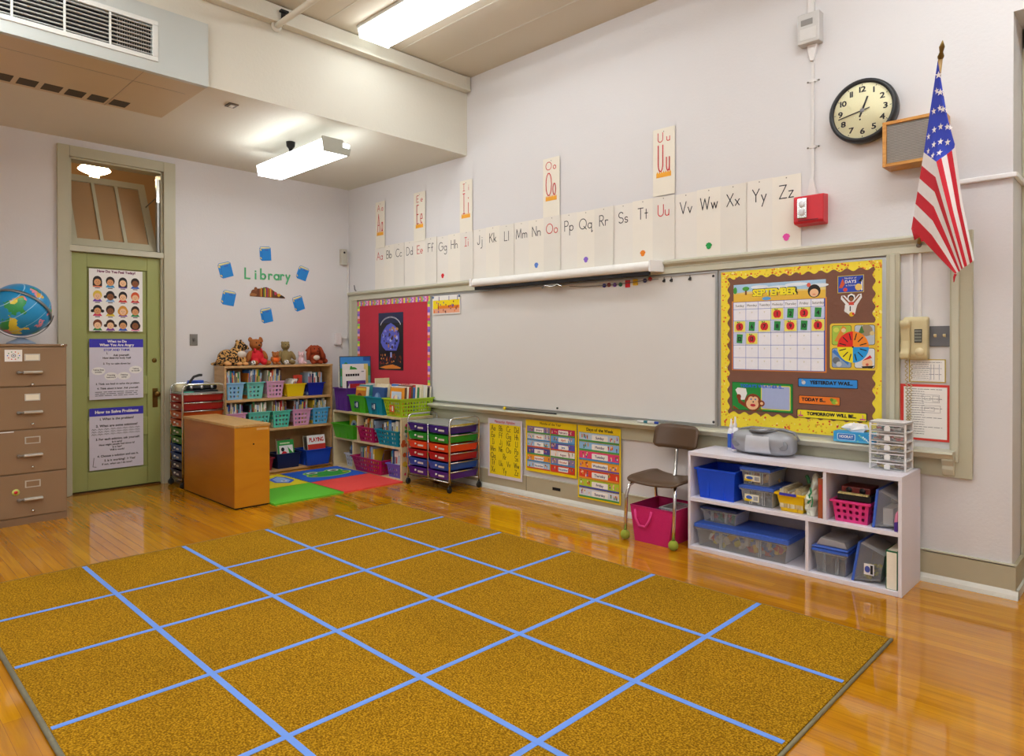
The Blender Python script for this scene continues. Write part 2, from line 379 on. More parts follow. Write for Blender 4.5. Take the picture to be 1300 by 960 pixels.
b = MB().box(-.15, RX, RY-.12, RY, 0, HT, WALL); tag(struct('wall_front', b), 'white plaster wall behind the photographer', 'wall')
b = MB().box(.0, 5.9, -.018, 0, .045, .172, BASE).box(5.9, XR+.018, -.018, 0, .045, .165, BASE).box(XR, XR+.018, 0, .27, .045, .165, BASE)
for xx in (1.15, 2.86, 4.62): b.box(xx-.002, xx+.002, -.019, -.017, .045, .172, DARK)
b.box(0, XR+.018, -.022, -.0, .172, .178, FRAMEL)
b.prism([(0, 0), (-.035, 0), (-.03, .022), (-.018, .045), (0, .045)], 0, 0, XR+.03, SHOE)
b.box(XR, XR+.03, -.02, .27, 0, .045, SHOE)
tag(struct('baseboard_back', b), 'beige baseboard with white shoe moulding under the whiteboard', 'baseboard')
b = MB().box(0, .018, -1.93, 0, .02, .165, BASE).box(0, .018, RY, -2.9, .02, .165, BASE); tag(struct('baseboard_left', b), 'beige baseboard along the door wall', 'baseboard')
b = MB().box(6.0, XR+.02, -.022, 0, 2.185, 2.212, WHITE).box(XR, XR+.022, 0, .27, 2.185, 2.212, WHITE); tag(struct('trim_2', b, bevel=.006), 'narrow white picture rail right of the flag', 'trim')

# hallway seen through the transom
HALL = M('#c9a06f', .7, var=.03, scale=4)
b = MB().box(-2.7, -.15, -6, 2, -.12, 0, M('#8a5a22', .3)).box(-2.82, -2.7, -6, 2, 0, 3.7, HALL).box(-2.7, -.15, -6.1, -6, 0, 3.7, HALL).box(-2.7, -.15, 2, 2.1, 0, 3.7, HALL).box(-2.82, -.15, -6, 2, 3.7, 3.8, M('#7d5a3c', .8))
for k in range(6): b.box(-2.7, -.16, -5.2+k*1.15, -5.1+k*1.15, 3.6, 3.7, M('#6d4c30', .8))
tag(struct('wall_hall', b), 'warm tan hallway beyond the open transom', 'wall')
t = thing('ceiling_lamp', 'glowing white dish lamp in the hallway seen through the transom', 'lamp', (-1.2, -2.31, 3.1))
WARM = emit('#ffe2ae', 26, 'warm_glow')
MB().lathe([(.02, .05), (.13, .045), (.15, .02), (.12, 0), (.07, -.02), (.02, -.025)], (-1.2, -2.31, 3.14), WARM).build('shade', t)
MB().ball((-1.2, -2.31, 3.09), .045, WARM).build('bulb', t); MB().tube([(-1.2, -2.31, 3.18), (-1.2, -2.31, 3.7)], .01, STEEL).build('stem', t)

# ------------------------------------------------------------ green door, casing and open transom sash
t = thing('door_1', 'olive green panelled door in a grey green frame with an open transom', 'door', (-.04, -2.42, 0)); t['kind'] = 'structure'
DG = M('#9da464', .38, var=.03, scale=6)
b = MB(); y0, y1, z0, z1 = YL+.008, YR-.008, .016, 2.145
b.box(-.07, -.05, y0, y1, z0, z1, DG)
PL, PR = -2.665, -2.168
b.box(-.052, -.03, y0, PL, z0, z1, DG).box(-.052, -.03, PR, y1, z0, z1, DG)
for za, zb in ((z0, .18), (.48, .645), (.86, 1.035), (2.02, z1)): b.box(-.052, -.03, PL, PR, za, zb, DG)
b.build('leaf', t, bevel=.004)
b = MB()
b.box(0, .026, -2.896, YL, 0, 3.066, FRAME).box(0, .026, YR, -1.93, 0, 3.066, FRAME).box(0, .026, YL, YR, 2.972, 3.066, FRAME)
b.box(-.15, 0, YL-.001, YL+.02, 0, 2.975, FRAME).box(-.15, 0, YR-.02, YR+.001, 0, 2.975, FRAME).box(-.15, 0, YL, YR, 2.955, 2.976, FRAME)
b.box(-.13, .02, YL, YR, 2.148, 2.2, FRAMEL)
b.build('casing', t, bevel=.004)
MB().box(-.15, -.02, YL, YR, 0, .012, M('#4a3315', .5)).build('threshold', t)
k = MB().box(-.03, -.026, -2.125, -2.078, .73, .912, BRASS).build('lock_plate', t, bevel=.002)
MB().lathe([(.011, 0), (.011, .03), (.026, .038), (.029, .052), (.02, .064), (0.001, .066)], (-.026, -2.1, .858), BRASS, axis='x').build('knob', k)
MB().lathe([(.022, 0), (.022, .006), (.014, .012), (.001, .013)], (-.03, -2.108, 1.177), BRASS, axis='x', n=16).build('deadbolt', t)
for zz in (.293, 1.092, 1.909): MB().tube([(-.022, YL+.008, zz-.055), (-.022, YL+.008, zz+.055)], .009, FRAMEL).build('hinge', t)
# tilted sash: foot at x=-.07, z=2.2; head at x=-.45, z=2.9
sa = Vector((-.075, 0, 2.205)); sd = Vector((-.375, 0, .70)).normalized(); sn = Vector((sd.z, 0, -sd.x))
def sash(b, yA, yB, h0, h1, d0, d1, mat):
    xf = Matrix(((sn.x, 0, sd.x, sa.x), (0, 1, 0, 0), (sn.z, 0, sd.z, sa.z), (0, 0, 0, 1)))
    b.box(d0, d1, yA, yB, h0, h1, mat, xf)
ya, yb = YL+.024, YR-.03
b = MB(); sash(b, ya, yb, 0, .075, -.018, .018, FRAME); sash(b, ya, yb, .73, .80, -.018, .018, FRAME); sash(b, ya, ya+.06, .075, .73, -.018, .018, FRAME); sash(b, yb-.065, yb, .075, .73, -.018, .018, FRAME)
w = (yb-ya-.125)/3
for i in (1, 2): sash(b, ya+.06+w*i-.014, ya+.06+w*i+.014, .075, .73, -.016, .016, FRAME)
s_ = b.build('transom_sash', t)
b = MB(); sash(b, ya+.05, yb-.055, .07, .74, -.003, .003, clear('#caa67c', .55, .35)); b.build('pane', s_)
MB().tube([(-.03, YR-.035, 2.74), (-.36, YR-.06, 2.66)], .005, STEEL).build('stay_arm', t)
MB().box(-.05, -.02, YR-.05, YR-.02, 2.68, 2.9, CHROME).box(-.045, -.02, YR-.045, YR-.025, 2.21, 2.68, STEEL).build('transom_lift', t)

# ------------------------------------------------------------ lights
TUBE = emit('#f0f5f7', 8.2, 'fluorescent_glow'); TUBE_NEAR = emit('#f0f5f7', 4.6, 'fluorescent_glow_near'); TUBE_END = emit('#f0f5f3', 1.6, 'fluorescent_end')
HOUS = M('#d9dad5', .4, var=.02)
def big_light(x0, y0, label, L=2.44):
    t = thing('fluorescent_light', label, 'light', (x0+L/2, y0, HT), 'ceiling fluorescent lights')
    b = MB().box(x0, x0+L, y0-.16, y0+.16, 3.835, HT, HOUS); b.build('housing', t, bevel=.003)
    b = MB().prism([(y0-.15, 3.834), (y0-.135, 3.77), (y0+.135, 3.77), (y0+.15, 3.834)], 0, x0+.01, x0+L-.01, TUBE_NEAR if x0 < 3 and y0 > -2 else TUBE); b.build('diffuser', t, bevel=.006)
    for xe in (x0+.002, x0+L-.014): MB().prism([(y0-.153, 3.834), (y0-.138, 3.767), (y0+.138, 3.767), (y0+.153, 3.834)], 0, xe, xe+.012, TUBE_END).build('end_cap', t)
names = iter(['long glowing fluorescent light on the main ceiling, nearest the lowered ceiling', 'long fluorescent light behind the one nearest the whiteboard'] + ['long fluorescent light over the %s of the classroom' % s for s in ('carpet middle', 'right end of the middle row', 'rear row start', 'rear row end')])
for yy in (-1.18, -3.75, -6.3):
    for xx in (2.26, 5.6): big_light(xx, yy, next(names))  # only the first is in view; the others are added to light the room
t = thing('hanging_light', 'short fluorescent light hung on a stem below the lowered ceiling', 'light', (1.45, -1.385, 2.88))
MB().box(.86, 2.03, -1.495, -1.275, 2.978, 2.986, HOUS).box(.86, 2.03, -1.45, -1.32, 2.986, 2.998, HOUS).build('housing', t)
MB().prism([(-1.512, 2.976), (-1.497, 2.885), (-1.273, 2.885), (-1.258, 2.976)], 0, .86, 2.02, TUBE).build('diffuser', t)
MB().prism([(-1.515, 2.975), (-1.5, 2.88), (-1.27, 2.88), (-1.255, 2.94), (-1.33, 2.94), (-1.33, 2.998), (-1.515, 2.998)], 0, 2.02, 2.035, M('#a3a295', .4)).build('end_cap', t)
MB().tube([(1.27, -1.39, 2.99), (1.27, -1.39, 3.125)], .012, BLACK).lathe([(.04, 3.131), (.036, 3.09), (.018, 3.07), (.014, 3.05)], (1.27, -1.39, 0), BLACK).build('stem', t)

# world: dim neutral, only leaks through the hallway end
wd = bpy.data.worlds.new('world'); SC.world = wd; wd.use_nodes = True
wd.node_tree.nodes['Background'].inputs[0].default_value = (.8, .85, 1, 1); wd.node_tree.nodes['Background'].inputs[1].default_value = .15

# ------------------------------------------------------------ things on the ceiling
t = thing('ventilation_unit', 'pale grey metal ventilation unit with a louvred grille above the door', 'vent', (1.65, -3.4, 3.11))
PAN = M('#c3c9c6', .35, metal=.15, var=.02, scale=5); PANB = M('#cbb998', .4, var=.03, scale=4)
GY0, GY1, GZ0, GZ1 = -3.72, -2.80, 3.215, 3.42
b = MB()
for q in ((RY, GY0, 3.112, 3.545), (GY1, -2.44, 3.112, 3.545), (GY0, GY1, 3.112, GZ0), (GY0, GY1, GZ1, 3.545)): b.box(2.072, 2.112, q[0], q[1], q[2], q[3], PAN)
b.box(2.073, 2.076, GY0, GY1, GZ0, GZ1, DARK); b.build('front_panel', t)  # shade inside the duct painted as a dark sheet behind the louvers
b = MB().box(1.19, 2.072, RY, -2.44, 3.114, 3.128, PANB)
for k in range(11): b.box(1.235, 1.375, -2.825-k*.141, -2.715-k*.141, 3.1125, 3.1145, M('#4d4436', .7))
b.box(1.19, 2.07, -2.44-.4, -2.44-.398, 3.1132, 3.115, STEEL); b.box(1.85, 1.853, RY, -2.5, 3.1132, 3.115, STEEL); b.build('bottom_panel', t)
g = MB()
for q in ((GY0-.02, GY1+.035, GZ0-.03, GZ0), (GY0-.02, GY1+.035, GZ1, GZ1+.03), (GY1, GY1+.035, GZ0, GZ1), (GY0-.03, GY0, GZ0, GZ1)): g.box(2.11, 2.118, q[0], q[1], q[2], q[3], HOUS)
g = g.build('grille', t, bevel=.002)
b = MB()
for k in range(8): z = GZ0+.012+k*.0255; b.box(2.092, 2.11, GY0, GY1, z, z+.003, HOUS)
b.build('louvers', g)
for yy in (-3.55, -3.29, -3.045): MB().box(2.104, 2.114, yy-.006, yy+.006, GZ0, GZ1, HOUS).build('mullion', g)
b = MB()
for k in range(14): yy = -3.0+.014*k; b.box(2.084, 2.088, yy, yy+.005, GZ0, GZ1, STEEL)
b.build('vertical_fins', g)
b = MB().tube([(2.10, -1.94, 3.70), (2.2, -1.94, 3.7), (RX-.4, -1.94, 3.7)], .022, SOF).lathe([(.04, 0), (.04, .015), (.025, .02)], (2.10, -1.94, 3.70), SOF, axis='x')
tag(b.build('ceiling_pipe'), 'cream painted pipe running out from the beam board above', 'pipe')
b = MB().box(2.131, 2.15, -1.915, -1.885, 3.72, 3.80, BLACK).box(2.131, 2.17, -1.93, -1.87, 3.80, 3.815, BLACK).tube([(2.145, -1.9, 3.73), (2.16, -1.915, 3.70)], .008, BLACK)
tag(b.build('pipe_bracket', bevel=.002), 'small black bracket on the cream beam board beside the pipe', 'bracket')
b = MB().box(1.78, 1.87, -2.19, -2.12, 3.122, 3.1295, M('#77706a', .5)).box(1.80, 1.85, -2.17, -2.14, 3.118, 3.123, WHITE)
tag(b.build('ceiling_detector'), 'small grey and white fitting on the lowered ceiling', 'fitting')
# ------------------------------------------------------------ board frame on the back wall
t = thing('board_frame', 'grey green wooden frame with chalk ledge around the whiteboard and bulletin boards', 'frame', (3.1, 0, .59))
b = MB().prism([(0, 1.835), (-.028, 1.835), (-.03, 1.872), (-.022, 1.88), (-.022, 1.888), (-.05, 1.905), (-.055, 1.92), (-.03, 1.935), (0, 1.935)], 0, .04, 6.03, FRAMEL)
b.build('crown_rail', t)
b = MB().box(.04, .20, -.022, 0, .745, 1.835, FRAME).box(.04, .09, -.03, 0, .745, 1.86, FRAMEL); b.build('stile', t, bevel=.004)
b = MB().box(5.715, 5.785, -.03, 0, .745, 1.845, FRAME).box(5.735, 5.765, -.04, -.03, .745, 1.835, FRAMEL); b.build('stile', t, bevel=.004)
b = MB().box(6.03, 6.135, -.03, 0, .595, 1.935, FRAME).box(6.04, 6.075, -.042, -.03, .68, 1.935, FRAMEL); b.build('stile', t, bevel=.004)
b = MB().prism([(0, .745), (-.10, .74), (-.105, .728), (-.09, .715), (-.075, .700), (-.03, .690), (0, .690)], 0, .04, 6.06, FRAMEL); b.build('chalk_ledge', t, bevel=.002)
b = MB().box(.04, 6.03, -.018, 0, .595, .690, FRAME); b.build('apron', t)
b = MB().prism([(0, .60), (-.04, .61), (-.055, .64), (-.05, .66), (-.075, .69), (-.075, .70), (0, .70)], 0, 6.0, 6.055, FRAMEL); b.build('corbel', t, bevel=.003)

# whiteboard
t = thing('whiteboard', 'wide blank whiteboard with a thin aluminium edge', 'whiteboard', (3.1, -.01, .764))
WB = M('#dddbd8', .22, var=.01, scale=2, spec=.5)
MB().box(1.548, 4.655, -.012, 0, .766, 1.822, WB).build('panel', t)
b = MB().box(1.54, 1.556, -.02, 0, .758, 1.83, ALU).box(4.645, 4.662, -.02, 0, .758, 1.83, ALU).box(1.556, 4.645, -.02, 0, .758, .77, ALU).box(1.556, 4.645, -.02, 0, 1.815, 1.83, ALU); b.build('edge_trim', t, bevel=.001)
for x, z in ((4.627, 1.795), (4.63, .785), (1.575, 1.795)):
    MB().lathe([(.009, 0), (.009, .003), (.001, .004)], (x, -.0122, z), M('#3a3a3c', .4), axis='y', n=10).build('screw', t)

# red bulletin board with striped border
t = thing('bulletin_board', 'crimson paper bulletin board with a striped multicolour border', 'bulletin board', (.87, -.01, .764))
MB().box(.205, 1.53, -.014, 0, .764, 1.818, M('#c23245', .75, var=.06, scale=5, bump=.5, bscale=9)).build('backing_paper', t)
b = MB(); a = on_B(b, 0, 0, -.0145, step=.0008)
cyc = [M(c, .5) for c in ('#d4479c', '#f2e34a', '#7d6fd0', '#e9793c', '#8ecf63', '#b56fd6', '#f3b8d2')]
n = 44; w = 1.325/n
for i in range(n): a.rect(.205+w*i, 1.765, .205+w*(i+1), 1.818, cyc[i % 7], 1)
for i in range(n): a.rect(.205+w*i+w*.1, 1.785, .205+w*i+w*.6, 1.80, cyc[(i+3) % 7], 2)
for i in range(35):
    z = .764+.0286*i
    for xa in (.205, 1.485): a.rect(xa, z, xa+.045, z+.0286, cyc[(i*3) % 7], 1)
b.build('border', t)
t = MB().box(1.532, 1.541, -.022, 0, .758, 1.83, ALU).build('divider_strip'); tag(t, 'thin aluminium strip between the crimson board and the whiteboard', 'strip')
# dark concert poster
b = MB().box(.625, 1.075, -.0175, -.0155, 1.05, 1.672, M('#15151d', .3)); a = on_B(b, .625, 1.05, -.0178, .45, .622)
a.rect(0, .82, 1, 1, M('#232a4e', .3), 1)
BL = [M(c, .35) for c in ('#5b63cc', '#8a8fe6', '#3b3f9c', '#a9b4f0', '#6f5cc0')]
r_ = random.Random(3)
a.poly([(.1, .48), (.13, .62), (.22, .7), (.35, .78), (.52, .82), (.7, .76), (.84, .64), (.86, .5), (.8, .42), (.74, .34), (.3, .34), (.18, .4)], BL[0], 2)
for i in range(46):
    x, y = r_.uniform(.16, .8), r_.uniform(.36, .76)
    if (x-.5)**2/.13+(y-.56)**2/.05 > 1: continue
    a.disc(x, y, r_.uniform(.02, .06), r_.choice(BL+[M('#4a2f30', .4), M('#c08a52', .4), M('#20203c', .4)]), 3+i % 3, r_.uniform(.012, .04), 7)
for i in range(26):
    w_ = PI*(.12+.76*i/25); x, y = .5-.43*cos(w_), .72+.2*sin(w_)
    a.rect(x-.009, y-.012, x+.009, y+.014, M('#d8d8e4', .4), 3)
for i in range(60):
    x, y = r_.uniform(.06, .95), r_.uniform(.05, .28)
    a.disc(x, y, r_.uniform(.012, .035), M(r_.choice(['#7a3a18', '#c9762a', '#4a2412', '#e0a050', '#902a1a', '#33202a']), .4), 2+i % 3, r_.uniform(.01, .03), 7)
a.poly([(.06, .04), (.3, .075), (.6, .1), (.92, .05), (.9, .03), (.3, .02)], M('#e0842c', .4), 6); a.rect(.5, .22, .56, .31, BL[3], 6)
tag(b.build('poster'), 'tall black poster with a blue collage and orange crowd on the crimson board', 'poster')
# small yellow schedule on the whiteboard corner
b = MB().box(1.575, 1.995, -.0235, -.0215, 1.625, 1.808, PAPER); a = on_B(b, 1.575, 1.625, -.0238, .42, .183)
a.rect(.02, .3, .98, .76, M('#f4d913', .5)); a.rect(.02, .06, .98, .3, M('#e8a88a', .5)); a.rect(.2, .3, .98, .46, M('#ea8420', .5), 2)
for i in range(26): a.disc(r_.uniform(.05, .95), r_.uniform(.1, .72), .018, M(r_.choice(['#b8432e', '#5a4a9c', '#e0701c', '#7a3c2c', '#d96a8a']), .5), 3+i % 3, r_.uniform(.04, .09), 7)
for x in (.24, .6, .9): a.rect(x, .72, x+.02, .96, M('#6a5a9a', .5), 3)
o = tag(b.build('picture_card'), 'small yellow and orange picture card at the top left of the whiteboard', 'card')
for x in (.03, .97): MB().lathe([(.012, 0), (.012, .006), (.001, .009)], (1.575+.42*x, -.0237, 1.625+.183*.93), M('#5d7ba6', .4), axis='y', n=10).build('magnet', o)

# screen roller
t = thing('projector_screen', 'white roll-up projector screen case mounted above the whiteboard', 'projector screen', (3.2, -.09, 1.83))
b = MB().lathe([(.001, 0), (.036, .002), (.038, .02), (.038, 1.91), (.036, 1.93), (.001, 1.932)], (2.26, -.095, 1.893), M('#efefec', .35), axis='x', n=20); b.build('case', t)
b = MB().box(2.25, 2.275, -.14, -.03, 1.86, 1.93, WHITE).prism([(4.185, -.14), (4.20, -.14), (4.25, -.05), (4.25, -.03), (4.185, -.03)], 2, 1.85, 1.935, WHITE); b.build('end_bracket', t, bevel=.004)
MB().box(2.29, 4.17, -.108, -.085, 1.826, 1.858, BLACK).build('bottom_bar', t, bevel=.004)
b = MB().box(3.17, 3.29, -.118, -.1, 1.80, 1.822, STEEL).tube([(3.13, -.11, 1.795), (3.16, -.112, 1.815), (3.24, -.114, 1.80), (3.30, -.112, 1.815), (3.34, -.11, 1.795)], .007, CHROME); b.build('pull_handle', t)
tag(MB().tube([(3.36, -.035, 1.80), (3.5, -.03, 1.79), (3.8, -.03, 1.785), (4.1, -.03, 1.80), (4.2, -.03, 1.803)], .0025, M('#6d6a6a', .6)).build('hanging_string'), 'thin grey string sagging under the screen case', 'string')
for x, z, c, lab in ((3.70, 1.786, '#2b2f8c', 'dark blue magnet at the left end of the row under the screen'), (3.745, 1.789, '#8a1f2c', 'dark red magnet beside the dark blue one under the screen'), (3.80, 1.786, '#7b4bb0', 'purple magnet in the row under the screen'), (3.855, 1.785, '#1e7a5c', 'green magnet in the row under the screen'), (3.92, 1.786, '#c8202a', 'bright red square magnet under the screen'), (3.99, 1.797, '#e2b21c', 'yellow square magnet under the screen'), (4.075, 1.80, '#23306e', 'navy round magnet near the right end of the screen'), (4.12, 1.81, '#b22030', 'crimson round magnet at the right end of the magnet row')):
    rd = x > 4.05 or x < 3.87
    m_ = M(c, .4)
    b = MB().lathe([(.016, 0), (.016, .008), (.012, .012), (.001, .013)], (x, -.0125, z), m_, axis='y', n=12) if rd else MB().box(x-.022, x+.022, -.02, -.0125, z-.028, z+.028, m_)
    tag(b.build('magnet', bevel=0 if rd else .003), lab, 'magnet', 'magnets under the screen')
for i, x in enumerate((4.24, 4.30, 4.45)):
    b = MB().prism([(-.0125, 1.80), (-.03, 1.785), (-.03, 1.781), (-.0125, 1.776)], 0, x-.008, x+.008, BLACK).box(x-.003, x+.003, -.02, -.016, 1.80, 1.812, STEEL)
    tag(b.build('magnetic_clip'), ('%s black clip on the whiteboard top edge right of the screen' % ('first', 'second', 'third')[i]), 'clip', 'black clips on the whiteboard')
# ledge things
b = MB().tube([(2.665, -.075, .752), (3.25, -.07, .748)], .005, BLACK); t = tag(b.build('pointer'), 'long black pointer with a yellow ball tip lying on the chalk ledge', 'pointer')
MB().ball((2.65, -.075, .757), .016, M('#dcc01c', .4)).build('ball_tip', t)
for x0, c, lab in ((4.05, '#2a7a8c', 'white marker with a teal cap on the chalk ledge'), (4.14, '#2446b0', 'white marker with a blue cap on the chalk ledge')):
    b = MB().lathe([(.007, 0), (.009, .004), (.009, .06)], (x0, -.08, .752), WHITE, axis='x', n=10).lathe([(.0095, .06), (.0095, .088), (.006, .09)], (x0, -.08, .752), M(c, .4), axis='x', n=10)
    tag(b.build('marker'), lab, 'marker', 'markers on the chalk ledge')
tag(MB().lathe([(.008, 0), (.008, .01), (.001, .011)], (3.215, -.013, .79), BLACK, axis='y', n=10).build('magnet'), 'tiny black magnet low on the whiteboard above the pointer', 'magnet')
tag(MB().tube([(.13, -.012, 2.01), (.15, -.02, 1.985), (.18, -.035, 1.955), (.2, -.03, 1.94)], .006, M('#77777c', .4, metal=.7)).build('wall_hook'), 'small grey metal hook in the corner above the crimson board', 'hook')

# ------------------------------------------------------------ alphabet cards
LINK = M('#23232a', .6); LRED = M('#c92a34', .6)
AB = 'ABCDEFGHIJKLMNOPQRSTUVWXYZ'; stick = {'G': '#d8262f', 'N': '#5b86d8', 'Q': '#8a66c8', 'T': '#ee8a22', 'W': '#22a04c', 'Z': '#e04aa6'}
sname = {'G': 'red', 'N': 'blue', 'Q': 'violet', 'T': 'orange', 'W': 'green', 'Z': 'pink'}
r_ = random.Random(5)
for i, ch in enumerate(AB):
    xc = .633+.1799*i; yo = -.004-.0035*(i % 3); tl = r_.uniform(-.004, .004)
    cm = (M('#e6e1d9', .6, var=.02, scale=10), M('#e9e3d8', .6, var=.02, scale=10), M('#e2ddd4', .6, var=.02, scale=10))[i*7 % 3]
    b = MB().box(xc-.0925, xc+.0925, yo, yo+.002, 1.937+tl, 2.405+tl, cm)
    a = on_B(b, xc, 2.262+tl, yo-.0004)
    ink = LRED if ch in 'AEIOU' else LINK
    a.ms(ch+ch.lower(), 0, 0, .082, .0066, ink, 1, gap=.2, sq=.92)
    for px in (0,): a.disc(px, .128, .004, M('#6f6a62', .5), 2)
    o = b.build('alphabet_card')
    vow = ch in 'AEIOU'
    tag(o, 'cream alphabet card with the %s letters %s%s' % ('red' if vow else 'black', ch, ch.lower())+(' and a %s sticker' % sname[ch] if ch in stick else ' in the row above the board'), 'alphabet card', 'alphabet cards above the whiteboard')
    if ch in stick:
        s_ = MB(); a = on_B(s_, xc+(.0 if ch != 'N' else .0), 1.995, yo-.001); m_ = M(stick[ch], .5)
        for k in range(5): w_ = PI*(.1+.2*k); a.disc(.016*cos(w_), .012+.016*sin(w_), .009, m_, 1, n=8)
        a.disc(0, .006, .017, m_, 2); s_.build('sticker', o)
for ch, x0, x1, z0, z1 in (('A', .565, .74, 2.39, 2.90), ('E', 1.255, 1.445, 2.39, 2.895), ('I', 1.978, 2.155, 2.40, 2.895), ('O', 3.052, 3.237, 2.405, 2.90), ('U', 4.142, 4.325, 2.415, 2.905)):
    yo = -.012; b = MB().box(x0, x1, yo, yo+.002, z0, z1, M('#e8e2d4', .6, var=.02, scale=10)); a = on_B(b, (x0+x1)/2, z0, yo-.0004)
    H = z1-z0
    a.ms(ch, -.028, H*.80, .066, .006, LRED, 1); a.ms(ch.lower(), .038, H*.80, .06, .006, LRED, 1)
    a.sx = 1.0
    a.ms(ch, -.026, H*.36, .19, .0085, LRED, 3, sq=.34); a.ms(ch.lower(), .036, H*.36, .19, .0085, LRED, 3, sq=.32)
    w = .062; n = 7
    pts = [(-w, H*.27), (w, H*.27)]
    for k in range(n, -1, -1): pts.append((-w+2*w*k/n, H*.36)); 
    for k in range(n): a.poly([(-w+2*w*k/n, H*.27), (-w+2*w*(k+1)/n, H*.27), (-w+2*w*(k+1)/n, H*.33), (-w+2*w*(k+.5)/n, H*.365), (-w+2*w*k/n, H*.33)], M('#eda72c', .5), 1)
    a.disc(0, H*.95, .004, M('#6f6a62', .5), 2)
    tag(b.build('vowel_card'), 'tall cream vowel card with red %s%s over an orange band' % (ch, ch.lower()), 'vowel card', 'vowel cards above the alphabet')

# ------------------------------------------------------------ clock, loudspeaker, alarm, conduit
t = thing('wall_clock', 'round black wall clock with a cream dial', 'clock', (5.59, 0, 2.5))
cx, cz = 5.598, 2.688; R = .172
RIM = M('#26272a', .35)
MB().lathe([(.165, 0), (.182, .008), (.186, .05), (.183, .074), (.174, .082), (.162, .08), (.158, .066), (.001, .066)], (cx, 0, cz), RIM, axis='y', n=48).build('rim', t)
b = MB(); a = on_B(b, cx, cz, -.0665); a.disc(0, 0, .160, M('#f6f1cc', .5, var=.01), 1, n=48)
for k in range(60):
    w_ = 2*PI*k/60; q = .003 if k % 5 else .005; r1, r2 = .146, .156
    if k % 5 == 0: a.line([(r1*sin(w_), r1*cos(w_)), (r2*sin(w_), r2*cos(w_))], .003, INK, 2, False)
for k in range(1, 13):
    w_ = 2*PI*k/12; a.text(str(k), .122*sin(w_), .122*cos(w_)-.015, .031, INK, 3, bold=.05, sq=1.25)
a.disc(-.012, -.05, .005, INK, 3)
d_ = b.build('dial', t)
b = MB(); a = on_B(b, cx, cz, -.070)
ha = math.radians(12.71*30); ma = math.radians(43*6)
a.line([(-.035*sin(ha), -.035*cos(ha)), (.078*sin(ha), .078*cos(ha))], .010, INK, 1); b.build('hour_hand', t)
b = MB(); a = on_B(b, cx, cz, -.0715); a.line([(-.04*sin(ma), -.04*cos(ma)), (.132*sin(ma), .132*cos(ma))], .006, INK, 1); a.disc(0, 0, .012, M('#8f8f98', .4), 2); b.build('minute_hand', t)
b = MB().lathe([(.160, .076), (.14, .083), (.10, .092), (.05, .098), (.001, .0995)], (cx, 0, cz), clear('#ffffff', .0, .03, '#ffffff'), axis='y', n=40); b.f.pop(); b.m.pop(); b.sm.pop(); b.f.pop(); b.m.pop(); b.sm.pop(); b.build('glass', t)
t = thing('wall_speaker', 'wooden wall loudspeaker with a ribbed grey front beside the clock', 'speaker', (5.86, 0, 2.31))
WOODY = wood_mat('#b97a2c', '#d39a4a', 6, (2, 8, 8), .4, 'speaker_wood')
b = MB().box(5.725, 5.745, -.14, 0, 2.318, 2.57, WOODY).box(6.005, 6.025, -.14, 0, 2.318, 2.57, WOODY).box(5.745, 6.005, -.14, 0, 2.318, 2.336, WOODY).box(5.745, 6.005, -.14, 0, 2.552, 2.57, WOODY).box(5.745, 6.005, -.12, -.01, 2.336, 2.552, DARK); b.build('cabinet', t, bevel=.002)
b = MB().box(5.745, 6.005, -.126, -.12, 2.336, 2.552, M('#77706c', .8))
for k in range(24): z = 2.340+k*.0089; b.box(5.746, 6.004, -.131, -.126, z, z+.005, M('#a69f99', .7, var=.1))
b.build('grille_cloth', t)
t = thing('fire_alarm', 'red fire alarm box with a chrome strobe below the conduit', 'fire alarm', (5.29, 0, 2.06))
RB = M('#cc2130', .35)
MB().prism([(0, 2.06), (-.075, 2.068), (-.085, 2.08), (-.085, 2.23), (-.075, 2.24), (0, 2.248)], 0, 5.205, 5.385, RB).build('body', t, bevel=.006)
k = MB().box(5.232, 5.292, -.098, -.085, 2.098, 2.222, CHROME).build('strobe', t, bevel=.005)
MB().ball((5.262, -.098, 2.135), (.02, .012, .022), M('#d9dade', .1)).ball((5.262, -.098, 2.185), (.02, .012, .022), M('#d9dade', .1)).build('lens', k)
MB().box(5.235, 5.355, -.087, -.084, 2.083, 2.09, M('#7e1420', .5)).build('lettering', t)
t = thing('junction_box', 'grey square alarm box high on the white conduit', 'junction box', (5.275, 0, 3.18))
MB().box(5.222, 5.355, -.07, 0, 3.18, 3.365, M('#c9c7c4', .4)).build('body', t, bevel=.006)
b = MB().box(5.245, 5.315, -.073, -.07, 3.29, 3.325, M('#8f8d8b', .5)).box(5.24, 5.335, -.0725, -.07, 3.20, 3.27, M('#d5d3d0', .4)); b.build('front_plate', t)
COND = M('#dedad8', .4)
t = thing('conduit', 'white surface conduit running down the wall to the fire alarm', 'conduit', (5.295, 0, 2.2))
b = MB().box(5.287, 5.303, -.016, 0, 2.31, 3.18, COND).box(5.265, 5.305, -.02, 0, 3.365, HT, COND).prism([(5.285, 2.35), (5.305, 2.35), (5.325, 2.248), (5.265, 2.248)], 1, -.03, 0, COND).prism([(5.285, 3.08), (5.305, 3.08), (5.325, 3.18), (5.265, 3.18)], 1, -.03, 0, COND); b.build('channel', t, bevel=.002)
for z in (2.55, 2.96):
    MB().box(5.275, 5.315, -.018, 0, z-.008, z+.008, COND).lathe([(.006, 0), (.006, .004), (.001, .005)], (5.262, 0, z), STEEL, axis='y', n=8).lathe([(.006, 0), (.006, .004), (.001, .005)], (5.328, 0, z), STEEL, axis='y', n=8).build('clamp', t)
b = MB().box(5.885, 5.90, -.014, 0, 1.944, 2.318, COND).box(5.925, 5.94, -.014, 0, 1.944, 2.318, COND).box(5.80, 5.81, -.05, -.04, 1.7, 1.7+.001, COND)
